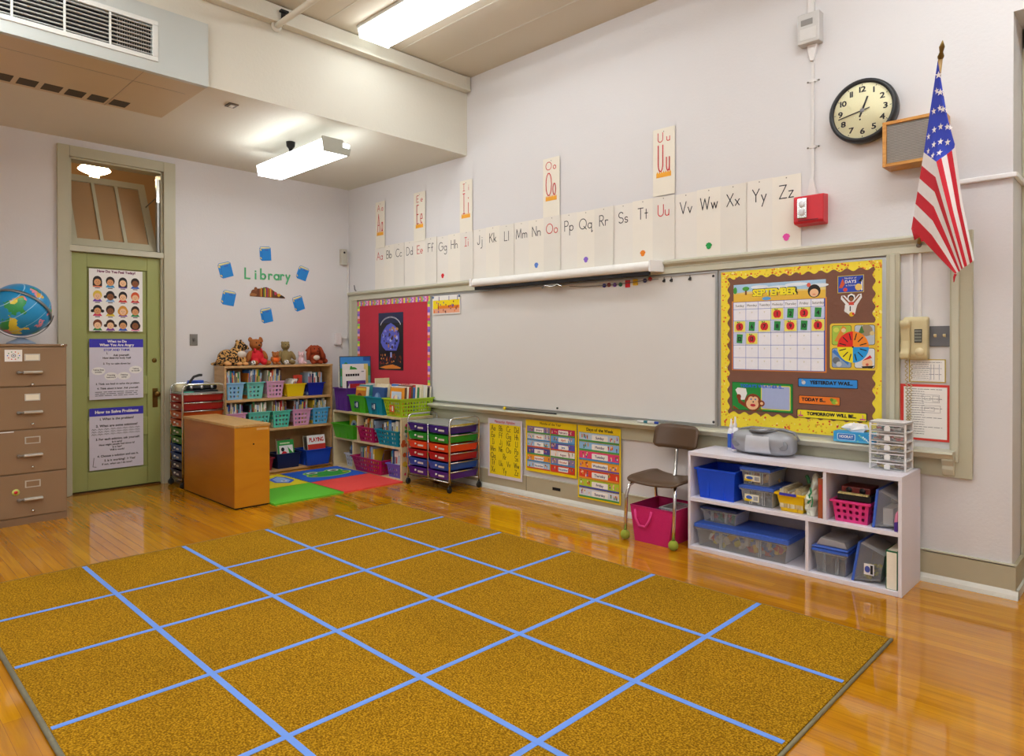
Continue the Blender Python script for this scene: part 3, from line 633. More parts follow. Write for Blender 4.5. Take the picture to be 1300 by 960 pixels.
b = MB().box(5.885, 5.90, -.014, 0, 1.944, 2.318, COND).box(5.925, 5.94, -.014, 0, 1.944, 2.318, COND)
tag(b.build('conduit'), 'pair of white conduits from the wooden loudspeaker down to the board frame', 'conduit')
b = MB().box(5.835, 5.85, -.014, 0, 1.47, 1.83, COND).box(5.875, 5.89, -.014, 0, 1.47, 1.83, COND).box(5.80, 5.875, -.045, -.031, 1.825, 1.85, COND)
b = MB().box(5.835, 5.85, -.014, 0, 1.47, 1.835, COND).box(5.875, 5.89, -.014, 0, 1.47, 1.835, COND)
tag(b.build('conduit'), 'pair of white conduits running down to the beige telephone', 'conduit')
# ------------------------------------------------------------ flag
t = thing('flag', 'draped American flag on an angled pole beside the wooden loudspeaker', 'flag', (5.885, 0, 1.86))
P0, P1 = Vector((5.884, -.035, 1.885)), Vector((6.073, -.445, 2.735))
MB().tube([P0, P1], .010, wood_mat('#8a6a34', '#b08a4a', 8, (6, 6, 1), .4, 'pole_wood')).build('pole', t)
d_ = (P1-P0).normalized()
MB().tube([P1, P1+d_*.012, P1+d_*.03, P1+d_*.055, P1+d_*.085], [.012, .015, .008, .013, .001], BRASS, n=10).build('finial', t)
MB().lathe([(.03, 0), (.03, .008), (.016, .014), (.014, .03)], (5.882, -.0, 1.875), STEEL, axis='y').build('bracket', t)
FL = [[(6.076, -0.430, 2.718), (6.041, -0.360, 2.597), (5.977, -0.260, 2.318), (5.867, -0.120, 1.961)], [(6.086, -0.360, 2.459), (6.134, -0.430, 2.292), (6.047, -0.400, 2.237), (5.988, -0.240, 1.823)], [(6.115, -0.350, 2.159), (6.165, -0.420, 2.003), (6.105, -0.400, 1.968), (6.063, -0.290, 1.734)], [(6.167, -0.340, 1.858), (6.214, -0.420, 1.725), (6.166, -0.400, 1.700), (6.114, -0.320, 1.675)]]
for q_ in range(3): FL[0][q_] = (FL[0][q_][0]-.014, FL[0][q_][1]-.02, FL[0][q_][2]+.01)
UK, VK = (0, .4, .7, 1), (0, .25, 7/13, 1)
def seg(K, t_):
    for i in range(3):
        if t_ <= K[i+1]+1e-9: return i, (t_-K[i])/(K[i+1]-K[i])
def flagpt(u, v):
    i, a = seg(UK, u); j, c = seg(VK, v)
    q = [[Vector(FL[i+p][j+r]) for r in (0, 1)] for p in (0, 1)]
    p = (q[0][0]*(1-a)+q[1][0]*a)*(1-c)+(q[0][1]*(1-a)+q[1][1]*a)*c
    w = .012*sin(9*v+5*u)*u+.010*sin(17*v-3*u)*min(1, u*2)
    return p+Vector((.1*w, -w, 0))
NU, NV = 30, 26
FM = {'b': M('#3546b8', .75, var=.06), 'r': M('#cf2436', .75, var=.05), 'w': M('#ece6e6', .75)}
b = MB(); V = [flagpt(i/NU, j/NV) for i in range(NU+1) for j in range(NV+1)]
fb = {'b': [], 'r': [], 'w': []}
for i in range(NU):
    for j in range(NV):
        k = 'b' if (i < 12 and j < 14) else 'rw'[(j//2) % 2]
        fb[k].append((i*(NV+1)+j, (i+1)*(NV+1)+j, (i+1)*(NV+1)+j+1, i*(NV+1)+j+1))
for k in 'brw':
    us = sorted(set(q for f in fb[k] for q in f)); mp = {q: n for n, q in enumerate(us)}
    b.add([V[q] for q in us], [tuple(mp[q] for q in f) for f in fb[k]], FM[k], True)
for r in range(8):
    for c in range(3 if r % 2 == 0 else 2):
        u = .4*((2*c+1 if r % 2 == 0 else 2*c+2))/6; v = 7/13*(r+.6)/8
        p = flagpt(u, v); du = flagpt(u+.01, v)-flagpt(u-.01, v); dv = flagpt(u, v-.01)-flagpt(u, v+.01)
        n_ = du.cross(dv)
        if n_.y > 0: n_ = -n_
        if n_.length < 1e-9: continue
        n_.normalize(); up = Vector((.15, 0, 1)); up = (up-n_*up.dot(n_)).normalized(); ri = up.cross(n_)
        R_ = .0185; pts = []
        for q in range(10):
            w_ = PI/2+PI*q/5; rad = R_ if q % 2 == 0 else R_*.4
            pts.append(p+n_*.004+ri*(rad*cos(w_))+up*(rad*sin(w_)))
        b.add(pts, [tuple(range(10))], FM['w'])
cl = b.build('cloth', t)
MB().tube([FL[3][3], (6.108, -.318, 1.66), (6.106, -.316, 1.635)], [.006, .005, .002], FM['r']).build('tie_string', cl)
b = MB(); q = Vector(FL[0][3]); b.add([q, q+Vector((.02, -.02, -.07)), q+Vector((.06, -.05, -.055)), q+Vector((.05, -.05, -.02))], [(0, 1, 2, 3)], FM['r'], True)
b.add([q+Vector((.05, -.05, -.05)), q+Vector((.06, -.05, -.085)), q+Vector((.10, -.07, -.085)), q+Vector((.09, -.07, -.05))], [(0, 1, 2, 3)], FM['r']); b.build('lower_hem', cl, solid=.002)

# ------------------------------------------------------------ calendar bulletin board
t = thing('bulletin_board', 'brown paper bulletin board with a scalloped yellow dotted border', 'bulletin board', (5.2, -.01, .76))
CY = M('#f3dc3a', .5)
MB().box(4.672, 5.712, -.012, 0, .757, 1.828, ALU).build('frame', t, bevel=.001)
b = MB().box(4.686, 5.69, -.0145, -.012, .764, 1.815, CY); a = on_B(b, 0, 0, -.0148, step=.0004); r_ = random.Random(9)
for i in range(420):
    s_ = r_.random()
    if s_ < .3: x, z = r_.uniform(4.69, 5.685), r_.uniform(1.765, 1.81)
    elif s_ < .6: x, z = r_.uniform(4.69, 5.685), r_.uniform(.77, .855)
    elif s_ < .8: x, z = r_.uniform(4.69, 4.745), r_.uniform(.77, 1.81)
    else: x, z = r_.uniform(5.64, 5.685), r_.uniform(.77, 1.81)
    a.disc(x, z, r_.choice((.003, .004, .0055, .007)), M(r_.choice(['#e0662a', '#d8452c', '#f8ea90', '#d9c22a', '#efa033']), .5), 1+i % 2, n=7)
b.build('border', t)
b = MB(); a = on_B(b, 0, 0, -.0165, step=.0005)
def wavy(x0, z0, x1, z1, amp, per):
    pts = []; nx = max(1, round((x1-x0)/per)); nz = max(1, round((z1-z0)/per)); k = 8
    for i in range(nx*k): pts.append((x0+(x1-x0)*i/(nx*k), z0-amp*cos(2*PI*i/k)))
    for i in range(nz*k): pts.append((x1+amp*cos(2*PI*i/k), z0+(z1-z0)*i/(nz*k)))
    for i in range(nx*k): pts.append((x1-(x1-x0)*i/(nx*k), z1+amp*cos(2*PI*i/k)))
    for i in range(nz*k): pts.append((x0-amp*cos(2*PI*i/k), z1-(z1-z0)*i/(nz*k)))
    return pts
a.poly(wavy(4.742, .862, 5.648, 1.768, .009, .075), M('#7d5646', .8, var=.08, scale=14, bump=.3), 0)
b.build('backing_paper', t)

def card(name, x0, z0, x1, z1, base, y=-.0185, th=.0016, rad=0):
    b = MB()
    if rad:
        pts = arc(x1-rad, z0+rad, rad, rad, -90, 0, 4)+arc(x1-rad, z1-rad, rad, rad, 0, 90, 4)+arc(x0+rad, z1-rad, rad, rad, 90, 180, 4)+arc(x0+rad, z0+rad, rad, rad, 180, 270, 4)
        b.prism(pts, 1, y, y+th, base)
    else: b.box(x0, x1, y, y+th, z0, z1, base)
    return b, Art(b, (x0, y-.0003, z0), (1, 0, 0), (0, 0, 1), x1-x0, z1-z0, .0004)
def paint(c): return M(c, .45)
# month banner
b, a = card('b', 4.779, 1.607, 5.377, 1.722, paint('#a9cdea'))
a.rect(0, 0, 1, .5, paint('#e9bd45')); a.poly([(0, .5), (.2, .58), (.45, .5), (.6, .62), (.8, .52), (1, .6), (1, .45), (0, .45)], paint('#e8cf86'), 2)
for x, y, w in ((.3, .8, .1), (.5, .72, .12), (.7, .82, .12), (.93, .7, .1)): a.disc(x, y, w, paint('#e6ecf5'), 1, .1)
a.disc(.02, .66, .022, paint('#3f9a3a'), 3, .2); a.rect(.135, .38, .155, .68, paint('#7a4424'), 3); a.disc(.145, .74, .04, paint('#4da23f'), 4, .12); a.disc(.38, .12, .05, paint('#5a9fdc'), 3, .1)
a.text('SEPTEMBER', .462, .26, .36, INK, 4, width=.63, bold=.16); a.text('SEPTEMBER', .460, .275, .35, paint('#f3e42c'), 5, width=.62, bold=.09)
a.disc(.885, .4, .065, INK, 4, .36); a.disc(.885, .3, .045, SKIN[0], 5, .22); a.rect(.87, .2, .9, .23, RED, 6); a.disc(.83, .74, .02, paint('#e0604a'), 4, .12); a.rect(.81, .7, .85, .73, paint('#e0604a'), 5)
tag(b.build('banner'), 'beach scene banner reading SEPTEMBER in yellow letters', 'banner')
# month chart
b, a = card('c', 4.767, 1.148, 5.382, 1.612, paint('#e58b2e'))
a.rect(.012, .015, .988, .985, paint('#3a55b0'), 1); a.rect(.020, .02, .975, .98, paint('#eeeef6'), 2)
cxs = [4.781+.0848*i for i in range(8)]; rzs = [1.556, 1.480, 1.399, 1.317, 1.234, 1.155]
def lx(x): return (x-4.767)/.615
def lz(z): return (z-1.148)/.464
GL = paint('#5c78c8')
for z in rzs: a.rect(.02, lz(z)-.003, .975, lz(z)+.003, GL, 3)
for x in cxs[1:7]: a.rect(lx(x)-.002, .02, lx(x)+.002, .98, GL, 3)
for i, d in enumerate(('Sunday', 'Monday', 'Tuesday', 'Wednesday', 'Thursday', 'Friday', 'Saturday')): a.text(d, lx(cxs[i]+.0424), lz(1.573), .032, INK, 4, width=.115)
for i in range(7):
    for j in range(5): a.poly([(lx(cxs[i]+.036), lz(rzs[j]-.018)), (lx(cxs[i]+.048), lz(rzs[j]-.018)), (lx(cxs[i]+.042), lz(rzs[j]-.03))], paint('#dcd8cc'), 3)
tag(b.build('calendar_chart'), 'white monthly calendar chart with blue grid lines and an orange edge', 'calendar')
for d in range(1, 14):
    s_ = d+2; c, r = s_ % 7, s_//7
    xc, zc = cxs[c]+.0424, (rzs[r]+rzs[r+1])/2+.002; odd = d % 2
    b, a = card('n', xc-.038, zc-.035, xc+.038, zc+.035, paint('#efe46a') if odd else paint('#c8d4f2'), -.0225)
    if odd:
        a.disc(.40, .47, .24, RED, 1, .36); a.disc(.60, .47, .24, RED, 1, .36); a.rect(.47, .8, .53, .95, BROWN, 2); a.poly([(.5, .82), (.3, .98), (.25, .84)], GREEN, 2)
    else:
        a.poly([(.22, .1), (.74, .06), (.8, .9), (.26, .94)], paint('#2c8f46'), 1); a.poly([(.26, .94), (.8, .9), (.84, .95), (.32, 1.0)], paint('#d9d9c8'), 1)
    a.text(str(d), .5, .28, .36, INK, 3, width=.5, bold=.05)
    if odd: tag(b.build('date_card'), 'yellow calendar date card with red apple number %d' % d, 'date card', 'date cards on the calendar')
    else: tag(b.build('date_card'), 'pale blue calendar date card with green book number %d' % d, 'date card', 'date cards on the calendar')
# days of school card
b, a = card('d', 5.446, 1.631, 5.594, 1.734, paint('#2a49b8'))
a.frame(0, 0, 1, 1, .02, paint('#e6d23c'), 1)
a.poly([(.05, .3), (.2, .85), (.28, .5), (.18, .28)], paint('#c8552e'), 2); a.disc(.8, .3, .13, paint('#e8c86a'), 2, .2); a.poly([(.78, .62), (.95, .9), (.92, .6)], INK, 2); a.disc(.3, .18, .08, paint('#d8483a'), 2); a.rect(.9, .1, .95, .7, paint('#f2f0e0'), 2)
a.text('Number of', .5, .8, .1, WHITE, 4, width=.5); a.text('DAYS', .5, .55, .17, WHITE, 4, width=.42, bold=.04); a.text('in School', .5, .38, .1, WHITE, 4, width=.45)
tag(b.build('sign_card'), 'blue card reading Number of DAYS in School', 'card')
# cut-out child holding a number
b = MB(); a = Art(b, (5.465, -.0195, 1.487), (1, 0, 0), (0, 0, 1), .118, .138, .0005)
out = [(.5, 0), (.68, .12), (.72, .3), (.78, .5), (1, .82), (.98, .98), (.82, .95), (.68, .78), (.66, .93), (.5, 1), (.34, .93), (.32, .78), (.18, .93), (.02, .92), (0, .78), (.22, .55), (.16, .25), (.36, .12)]
b.prism([(5.465+.118*x, 1.487+.138*y) for x, y in out], 1, -.0195, -.0175, WHITE)
a.disc(.5, .80, .13, INK, 2, .13); a.disc(.5, .76, .1, SKIN[1], 3, .1); a.line([(.62, .6), (.9, .9)], .008, SKIN[1], 2); a.line([(.38, .6), (.1, .88)], .008, SKIN[1], 2)
a.poly([(.35, .3), (.66, .3), (.62, .64), (.4, .64)], paint('#d44a3a'), 2); a.rect(.2, .2, .68, .5, WHITE, 4); a.text('1', .45, .24, .2, INK, 5, bold=.05); a.disc(.52, .1, .12, paint('#efc22c'), 3, .1); a.disc(.6, .12, .06, RED, 4)
tag(b.build('cutout'), 'paper cut-out of a waving cartoon child holding the number 1', 'cutout')
# season wheel
b, a = card('w', 5.402, 1.168, 5.666, 1.448, paint('#e9c63e'), rad=.015)
for x0, y0, c in ((.04, .53, '#a8c94a'), (.53, .53, '#b9c6d2'), (.04, .04, '#8ea6c8'), (.53, .04, '#dde2e8')): a.rrect(x0, y0, x0+.43, y0+.43, .05, paint('#4a4326'), 1); a.rrect(x0+.01, y0+.01, x0+.42, y0+.42, .045, paint(c), 2)
a.poly([(.1, .62), (.2, .6), (.36, .9), (.28, .95)], paint('#dc8a2e'), 3); a.disc(.3, .85, .05, paint('#e8d0a0'), 4); a.disc(.14, .86, .06, paint('#d4dc5a'), 3)
a.disc(.78, .84, .13, paint('#9a8a72'), 3); a.disc(.9, .78, .05, paint('#d8c48a'), 4); a.poly([(.6, .75), (.68, .95), (.74, .8)], paint('#4a7a34'), 3)
a.disc(.14, .2, .08, paint('#6a7078'), 3); a.disc(.2, .12, .06, paint('#c4ccd4'), 4); a.poly([(.05, .38), (.4, .1), (.42, .18), (.1, .44)], paint('#3f7fd0'), 3)
a.disc(.8, .15, .11, SKIN[0], 3); a.poly([(.68, .08), (.95, .1), (.9, .0+.05), (.7, .05)], INK, 4); a.poly([(.7, .2), (.9, .26), (.86, .32)], paint('#cf2a34'), 4); a.disc(.8, .12, .03, paint('#d8604a'), 5); a.disc(.66, .34, .04, paint('#e4a0b0'), 3)
for a0, c in ((90, '#e2261f'), (0, '#ef8a1e'), (180, '#efe31e'), (270, '#1f9be6')): a.disc(.5, .49, .335, paint(c), 5, .335, 10, a0, a0+90)
for k in range(12):
    w_ = math.radians(15+30*k); a.line([(.5+.16*cos(w_), .49+.16*sin(w_)), (.5+.29*cos(w_), .49+.29*sin(w_))], .006, INK, 6)
a.disc(.5, .49, .02, INK, 7)
tag(b.build('season_wheel', bevel=0), 'square seasons chart with a red, orange, yellow and blue wheel', 'chart')
# weather card with a monkey
b, a = card('m', 4.768, .882, 5.178, 1.070, paint('#1c5a2c'))
a.rect(.01, .025, .99, .975, paint('#1f8f3c'), 1); a.rrect(.49, .08, .965, .92, .02, paint('#e8df50'), 2); a.rrect(.505, .11, .95, .89, .015, paint('#a9b6de'), 3)
a.text("TODAY'S WEATHER IS...", .5, .82, .1, paint('#2d63d8'), 6, width=.86, bold=.06)
a.poly([(.06, .72), (.1, .8), (.24, .78), (.26, .6), (.22, .38), (.14, .36)], WHITE, 3); MK = paint('#8a3a1e'); FC = paint('#eec394')
a.line([(.11, .5), (.14, .3), (.28, .12)], .022, MK, 3); a.disc(.12, .48, .04, MK, 4); a.disc(.36, .3, .14, MK, 4); a.disc(.505, .28, .05, MK, 5); a.disc(.505, .28, .025, FC, 6)
a.disc(.35, .24, .105, FC, 5, .2); a.disc(.33, .4, .05, FC, 5); a.disc(.4, .4, .05, FC, 5); a.disc(.33, .41, .014, paint('#3f7fc8'), 6); a.disc(.4, .41, .014, paint('#3f7fc8'), 6); a.disc(.365, .32, .012, INK, 6); a.disc(.36, .2, .045, paint('#c8323c'), 6, .05); a.rect(.3, .025, .42, .1, FC, 3); a.poly([(.02, .03), (.02, .16), (.12, .03)], MK, 3); a.poly([(.42, .03), (.5, .08), (.52, .03)], MK, 4)
tag(b.build('weather_card'), "green card with a cartoon monkey reading TODAY'S WEATHER IS", 'card')
for nm, x0, z0, x1, z1, c, tx, w, cx_ in (('yesterday', 5.209, 1.055, 5.562, 1.110, '#2f8fe0', 'YESTERDAY WAS...', .76, .56), ('today', 5.214, .948, 5.462, 1.002, '#ef7d22', 'TODAY IS...', .58, .36), ('tomorrow', 5.202, .862, 5.613, .914, '#efe02a', 'TOMORROW WILL BE...', .78, .5)):
    b, a = card('s', x0, z0, x1, z1, INK, rad=.006); a.rrect(.012, .06, .988, .94, .015, paint(c), 1)
    a.text(tx, cx_, .34, .36, INK, 3, width=w, bold=.10)
    if nm == 'yesterday': a.disc(.1, .5, .035, paint('#c8ccd0'), 2); a.disc(.08, .72, .02, paint('#9aa0a6'), 3)
    if nm == 'today': a.disc(.86, .45, .07, paint('#8fb43a'), 2); a.disc(.8, .65, .04, paint('#5d8f2c'), 3); a.disc(.92, .35, .03, paint('#d8c43a'), 3)
    if nm == 'tomorrow':
        for x in (.06, .94): a.line([(x, .2), (x, .75)], .004, paint('#d0409a'), 2); a.line([(x-.03, .25), (x+.03, .25)], .008, paint('#d0409a'), 2)
    tag(b.build('strip_card'), '%s strip reading %s' % ({'yesterday': 'blue paper', 'today': 'short orange paper', 'tomorrow': 'yellow paper'}[nm], tx.strip('.')), 'card', 'sentence strips on the brown board')

# ------------------------------------------------------------ telephone panel
t = thing('telephone', 'beige wall telephone with a curly cord beside the light switches', 'telephone', (5.86, 0, 1.24))
BG = M('#cdbf94', .4, var=.02)
MB().prism([(0, 1.235), (-.045, 1.235), (-.062, 1.26), (-.055, 1.46), (-.03, 1.475), (0, 1.475)], 0, 5.805, 5.93, BG).build('body', t, bevel=.01)
b = MB().prism([(-.056, 1.46), (-.09, 1.455), (-.098, 1.43), (-.078, 1.41), (-.07, 1.34), (-.078, 1.29), (-.098, 1.27), (-.092, 1.24), (-.058, 1.235)], 0, 5.80, 5.85, BG); b.build('handset', t, bevel=.01)
b = MB().box(5.868, 5.905, -.063, -.058, 1.33, 1.405, M('#3b3a34', .5))
for i in range(4):
    for j in range(3): b.box(5.871+j*.011, 5.880+j*.011, -.067, -.063, 1.337+i*.017, 1.349+i*.017, M('#8a8f86', .4))
b.build('keypad', t); MB().lathe([(.022, 0), (.022, .004), (.001, .006)], (5.893, -.06, 1.28), M('#ddd0a8', .4), axis='y').build('dial_plate', t)
pts = []
for k in range(280):
    q = k/279; c0 = Vector((5.835+.02*sin(PI*q), -.055, 1.236-.42*sin(PI*q*.98) if q < .5 else 1.236-.42*sin(PI*q*.98)))
    c0.x = 5.826+.026*q; w_ = k*1.15; pts.append(c0+Vector((.006*cos(w_), .006*sin(w_), 0)))
MB().tube(pts, .0028, M('#b9ab82', .4), n=5).build('curly_cord', t)
t = thing('light_switch', 'dark grey double switch plate with ivory toggles by the telephone', 'switch', (5.98, 0, 1.305))
MB().box(5.928, 6.03, -.008, 0, 1.308, 1.422, M('#6f7176', .35, metal=.5)).build('plate', t, bevel=.003)
for x in (5.958, 6.002): MB().prism([(-.008, 1.36), (-.02, 1.368), (-.02, 1.376), (-.008, 1.378)], 0, x-.006, x+.006, M('#e8dcae', .4)).build('toggle', t)
b, a = card('n', 5.828, 1.108, 6.008, 1.238, paint('#c8b04a'), -.006); a.rect(.03, .04, .97, .96, PAPER, 1)
for i in range(9): a.bars(.06, .55 if i % 3 else .9, .85-.085*i, .018, M('#6e7080', .6), 2, seed=i)
for x in (.6, .68, .82): a.rect(x, .12, x+.012, .78, M('#8a94a8', .6), 2)
a.frame(.06, .1, .58, .62, .006, M('#8a94a8', .6), 2)
tag(b.build('notice'), 'small printed notice with a gold border under the telephone', 'notice')
b, a = card('n', 5.785, .782, 6.027, 1.096, paint('#dc3b34'), -.006); a.rect(.07, .04, .95, .955, PAPER, 1); LI = M('#707078', .6)
for i in range(20): a.bars(.14, .86 if i % 4 == 0 else .5, .91-.042*i, .009, LI, 2, seed=40+i)
for q in ((.45, .68, .8, .82), (.45, .50, .82, .63), (.5, .72, .62, .79), (.66, .7, .78, .8), (.5, .53, .7, .60)): a.frame(*q, .006, LI, 3)
tag(b.build('notice'), 'white floor plan notice with a red border below the telephone', 'notice')

# ------------------------------------------------------------ wall charts under the chalk ledge
b = MB().box(2.385, 2.82, -.0265, -.025, .115, .648, M('#dcd8e6', .4)); a = Art(b, (2.385, -.0268, .115), (1, 0, 0), (0, 0, 1), .435, .533, .0005)
a.rect(.05, .05, .95, .915, M('#f0d81c', .4), 1); a.text('Manuscript Alphabet', .5, .935, .04, paint('#d85a62'), 2, width=.8, bold=.04)
for r, row in enumerate(('Aa Bb Cc Dd', 'Ee Ff Gg Hh', 'Ii Jj Kk Ll', 'Mm Nn Oo Pp', 'Qq Rr Ss', 'Tt Uu Vv Ww', 'Xx Yy Zz')):
    ws = row.split(); 
    for i, w_ in enumerate(ws): a.ms(w_, .16+.68*i/(len(ws)-1), .80-.118*r, .088, .0052, M('#4a4420', .6), 2, sq=.78)
tag(b.build('wall_chart'), 'yellow Manuscript Alphabet chart with a lavender edge under the chalk ledge', 'chart')
r_ = random.Random(21)
def strip(a, x0, y0, x1, y1, c, word, ground, ink):
    a.rect(x0, y0, x1, y1, M('#3a3550', .5), 1); a.rect(x0+.004, y0+.003, x1-.004, y1-.003, paint(c), 2); a.rect(x0+.004, y0+.003, x1-.004, y0+(y1-y0)*.2, paint(ground), 3)
    w = x1-x0; h = y1-y0
    for i in range(9):
        x = r_.choice((r_.uniform(x0+.03*w, x0+.27*w), r_.uniform(x1-.27*w, x1-.04*w))); y = y0+h*r_.uniform(.2, .55)
        a.rect(x-.012*w, y, x+.012*w, y+.25*h, paint(r_.choice(['#d83a3a', '#2f8f4a', '#3a5fc8', '#e0a02a', '#8a4aa8', '#f0e8e0'])), 4+i % 2); a.disc(x, y+.32*h, .018*w, SKIN[i % 3], 6, .09*h)
    a.rrect(x0+.33*w, y0+.22*h, x0+.73*w, y0+.82*h, .015*w/.9, paint('#f4f2ee'), 5); a.text(word, x0+.53*w, y0+.38*h, .27*h, ink, 7, width=.36*w, bold=.04)
b = MB().box(2.862, 3.43, -.0265, -.025, .228, .672, M('#f0d31c', .4)); a = Art(b, (2.862, -.0268, .228), (1, 0, 0), (0, 0, 1), .568, .444, .0005)
a.text('Months of the Year', .5, .925, .045, paint('#8a6a14'), 2, width=.55, bold=.05)
mo = ('January', 'March', 'May', 'July', 'September', 'November', 'February', 'April', 'June', 'August', 'October', 'December')
mc = ('#8f7fb0', '#c9cfd6', '#9fc4e6', '#4a4a9c', '#e8982c', '#a8c8ea', '#c92a5e', '#6fa8dc', '#5a55b0', '#e6e4e2', '#8d7fae', '#d83a2c')
for i in range(12):
    cx0 = .03 if i < 6 else .505; r = i % 6; strip(a, cx0, .745-.138*r, cx0+.465, .88-.138*r, mc[i], mo[i], ('#4aa050', '#3f8fd0', '#cf4a30')[i % 3], paint(('#7a3a6a', '#c8452c', '#2a6ab0')[i % 3]))
tag(b.build('wall_chart'), 'wide yellow Months of the Year chart between two other charts', 'chart')
b = MB().box(3.445, 3.866, -.0295, -.028, .083, .672, M('#f0d31c', .4)); a = Art(b, (3.445, -.0298, .083), (1, 0, 0), (0, 0, 1), .421, .589, .0005)
a.text('Days of the Week', .52, .93, .04, INK, 2, width=.62, bold=.05)
for i, (d, c, g) in enumerate((('Sunday', '#b9cfe6', '#4aa050'), ('Monday', '#8fbfe8', '#4aa050'), ('Tuesday', '#e8427c', '#3f8fd0'), ('Wednesday', '#f0a32c', '#7a4ab0'), ('Thursday', '#e04428', '#e8962c'), ('Friday', '#b5cf3a', '#4a55b0'), ('Saturday', '#d5dbe6', '#4aa050'))):
    strip(a, .03, .782-.127*i, .97, .905-.127*i, c, d, g, paint('#4a4a78'))
tag(b.build('wall_chart'), 'tall yellow Days of the Week chart nearest the brown chair', 'chart')
t = tag(MB().box(3.165, 3.25, -.022, -.018, .098, .122, DARK).build('vent_slot'), 'small dark oval slot in the baseboard below the months chart', 'slot')
# ------------------------------------------------------------ carpet with taped grid
t = thing('carpet', 'golden brown carpet marked with a grid of blue tape', 'carpet', (4.15, -2.4, 0))
MB().box(2.29, 6.0, -3.79, -1.012, .0, .012, carpet_mat()).build('pile', t, bevel=.003)
b = MB().tube([(2.285, -3.79, .007), (2.285, -1.008, .007)], .007, M('#8a6a2c', .8)).tube([(2.285, -1.008, .007), (6.0, -1.008, .007)], .006, M('#8a6a2c', .8)); b.build('edge_binding', t)
for x in (6.008,): MB().tube([(x, -3.80, .006), (x, -1.0, .006)], .007, M('#8a8468', .6, var=.25, scale=30)).build('edge_binding', t)
MB().tube([(2.28, -3.798, .008), (6.01, -3.798, .008)], .010, M('#7d7a66', .6, var=.25, scale=30)).build('edge_binding', t)
TAPE = M('#6d9bf0', .5, var=.06, scale=12)
for j in range(5): x = 2.931+.6195*j; MB().box(x-.0125, x+.0125, -3.785, -1.02, .0122, .0134, TAPE).build('tape_line', t)
for i in range(4): y = -3.246+.560*i; MB().box(2.31, 5.99, y-.0125, y+.0125, .0130, .0142, TAPE).build('tape_line', t)

# ------------------------------------------------------------ filing cabinet and globe
t = thing('filing_cabinet', 'tan four-drawer metal filing cabinet beside the green door', 'filing cabinet', (.5, -3.225, 0))
TAN = M('#917558', .45, var=.04, scale=7); TAN2 = M('#866a4e', .45, var=.06, scale=7)
CX = .86; ya, yb = -3.44, -3.012
b = MB().box(.12, CX-.012, ya, yb, .05, 1.312, TAN).box(.12, CX, ya-.003, yb+.003, 1.312, 1.33, TAN).box(.14, CX-.03, ya+.01, yb-.01, 0, .05, TAN2); b.build('body', t, bevel=.003)
MB().box(CX-.03, CX-.004, ya, yb, 0, .052, TAN2).build('kick_plate', t, bevel=.002)
zs = [.054, .375, .698, 1.015, 1.31]
for k in range(4):
    z0, z1 = zs[k]+.004, zs[k+1]-.004
    d_ = MB().box(CX-.014, CX, ya+.006, yb-.006, z0, z1, TAN).build('drawer', t, bevel=.004)
    zc = z1-.075; yc = -3.232
    b = MB().box(CX, CX+.004, yc-.048, yc+.048, zc-.026, zc+.026, M('#cbc8be', .35, metal=.3)); b.box(CX+.004, CX+.005, yc-.04, yc+.04, zc-.019, zc+.019, CREAM if k > 1 else TAN); b.build('label_holder', d_)
    zh = z1-.185
    b = MB().prism([(CX, zh-.012), (CX+.03, zh-.009), (CX+.036, zh), (CX+.03, zh+.008), (CX, zh+.010)], 1, yc-.055, yc+.06, M('#c9c6bd', .3, metal=.35)).lathe([(.013, 0), (.013, .015), (.01, .02), (.001, .021)], (CX, yc-.085, zh-.002), STEEL, axis='x', n=12).box(CX, CX+.014, yc-.085, yc-.05, zh-.006, zh+.006, STEEL); b.build('handle', d_, bevel=.002)
    MB().lathe([(.011, 0), (.011, .008), (.007, .016), (.001, .017)], (CX, yc, z1-.275), CHROME, axis='x', n=12).build('latch_knob', d_)
MB().lathe([(.012, 0), (.012, .006), (.001, .008)], (CX, yb-.03, 1.321), CHROME, axis='x', n=12).build('lock', t)
r_ = random.Random(4)
b = MB().box(CX+.001, CX+.002, -3.398, -3.293, 1.202, 1.288, PAPER); a = Art(b, (CX+.0022, -3.398, 1.202), (0, 1, 0), (0, 0, 1), .105, .086)
for i in range(10): w_ = i*PI/5; a.disc(.5+.34*cos(w_), .5+.32*sin(w_), .04, paint(r_.choice(['#d84a3a', '#3a5fc8', '#e0b02a', '#3a8f4a', '#4a4a52'])), 1, n=8)
a.disc(.5, .5, .13, INK, 1); a.disc(.5, .5, .10, PAPER, 2); a.disc(.5, .5, .05, paint('#6a7a9a'), 3)
tag(b.build('picture_note'), 'small white paper with a ring of dots on the top cabinet drawer', 'note')
b = MB().lathe([(.024, 0), (.024, .001)], (CX+.001, -3.335, .245), M('#c8cf6a', .4), axis='x', n=20).lathe([(.012, .001), (.012, .0016)], (CX+.001, -3.335, .245), RED, axis='x', n=16)
tag(b.build('fruit_sticker'), 'round lime sticker with a red middle on the lowest cabinet drawer', 'sticker')
b = MB().box(CX+.001, CX+.002, -3.437, -3.345, .685, .693, WHITE); tag(b.build('paper_scrap'), 'scrap of white paper poking out above the third cabinet drawer', 'paper')

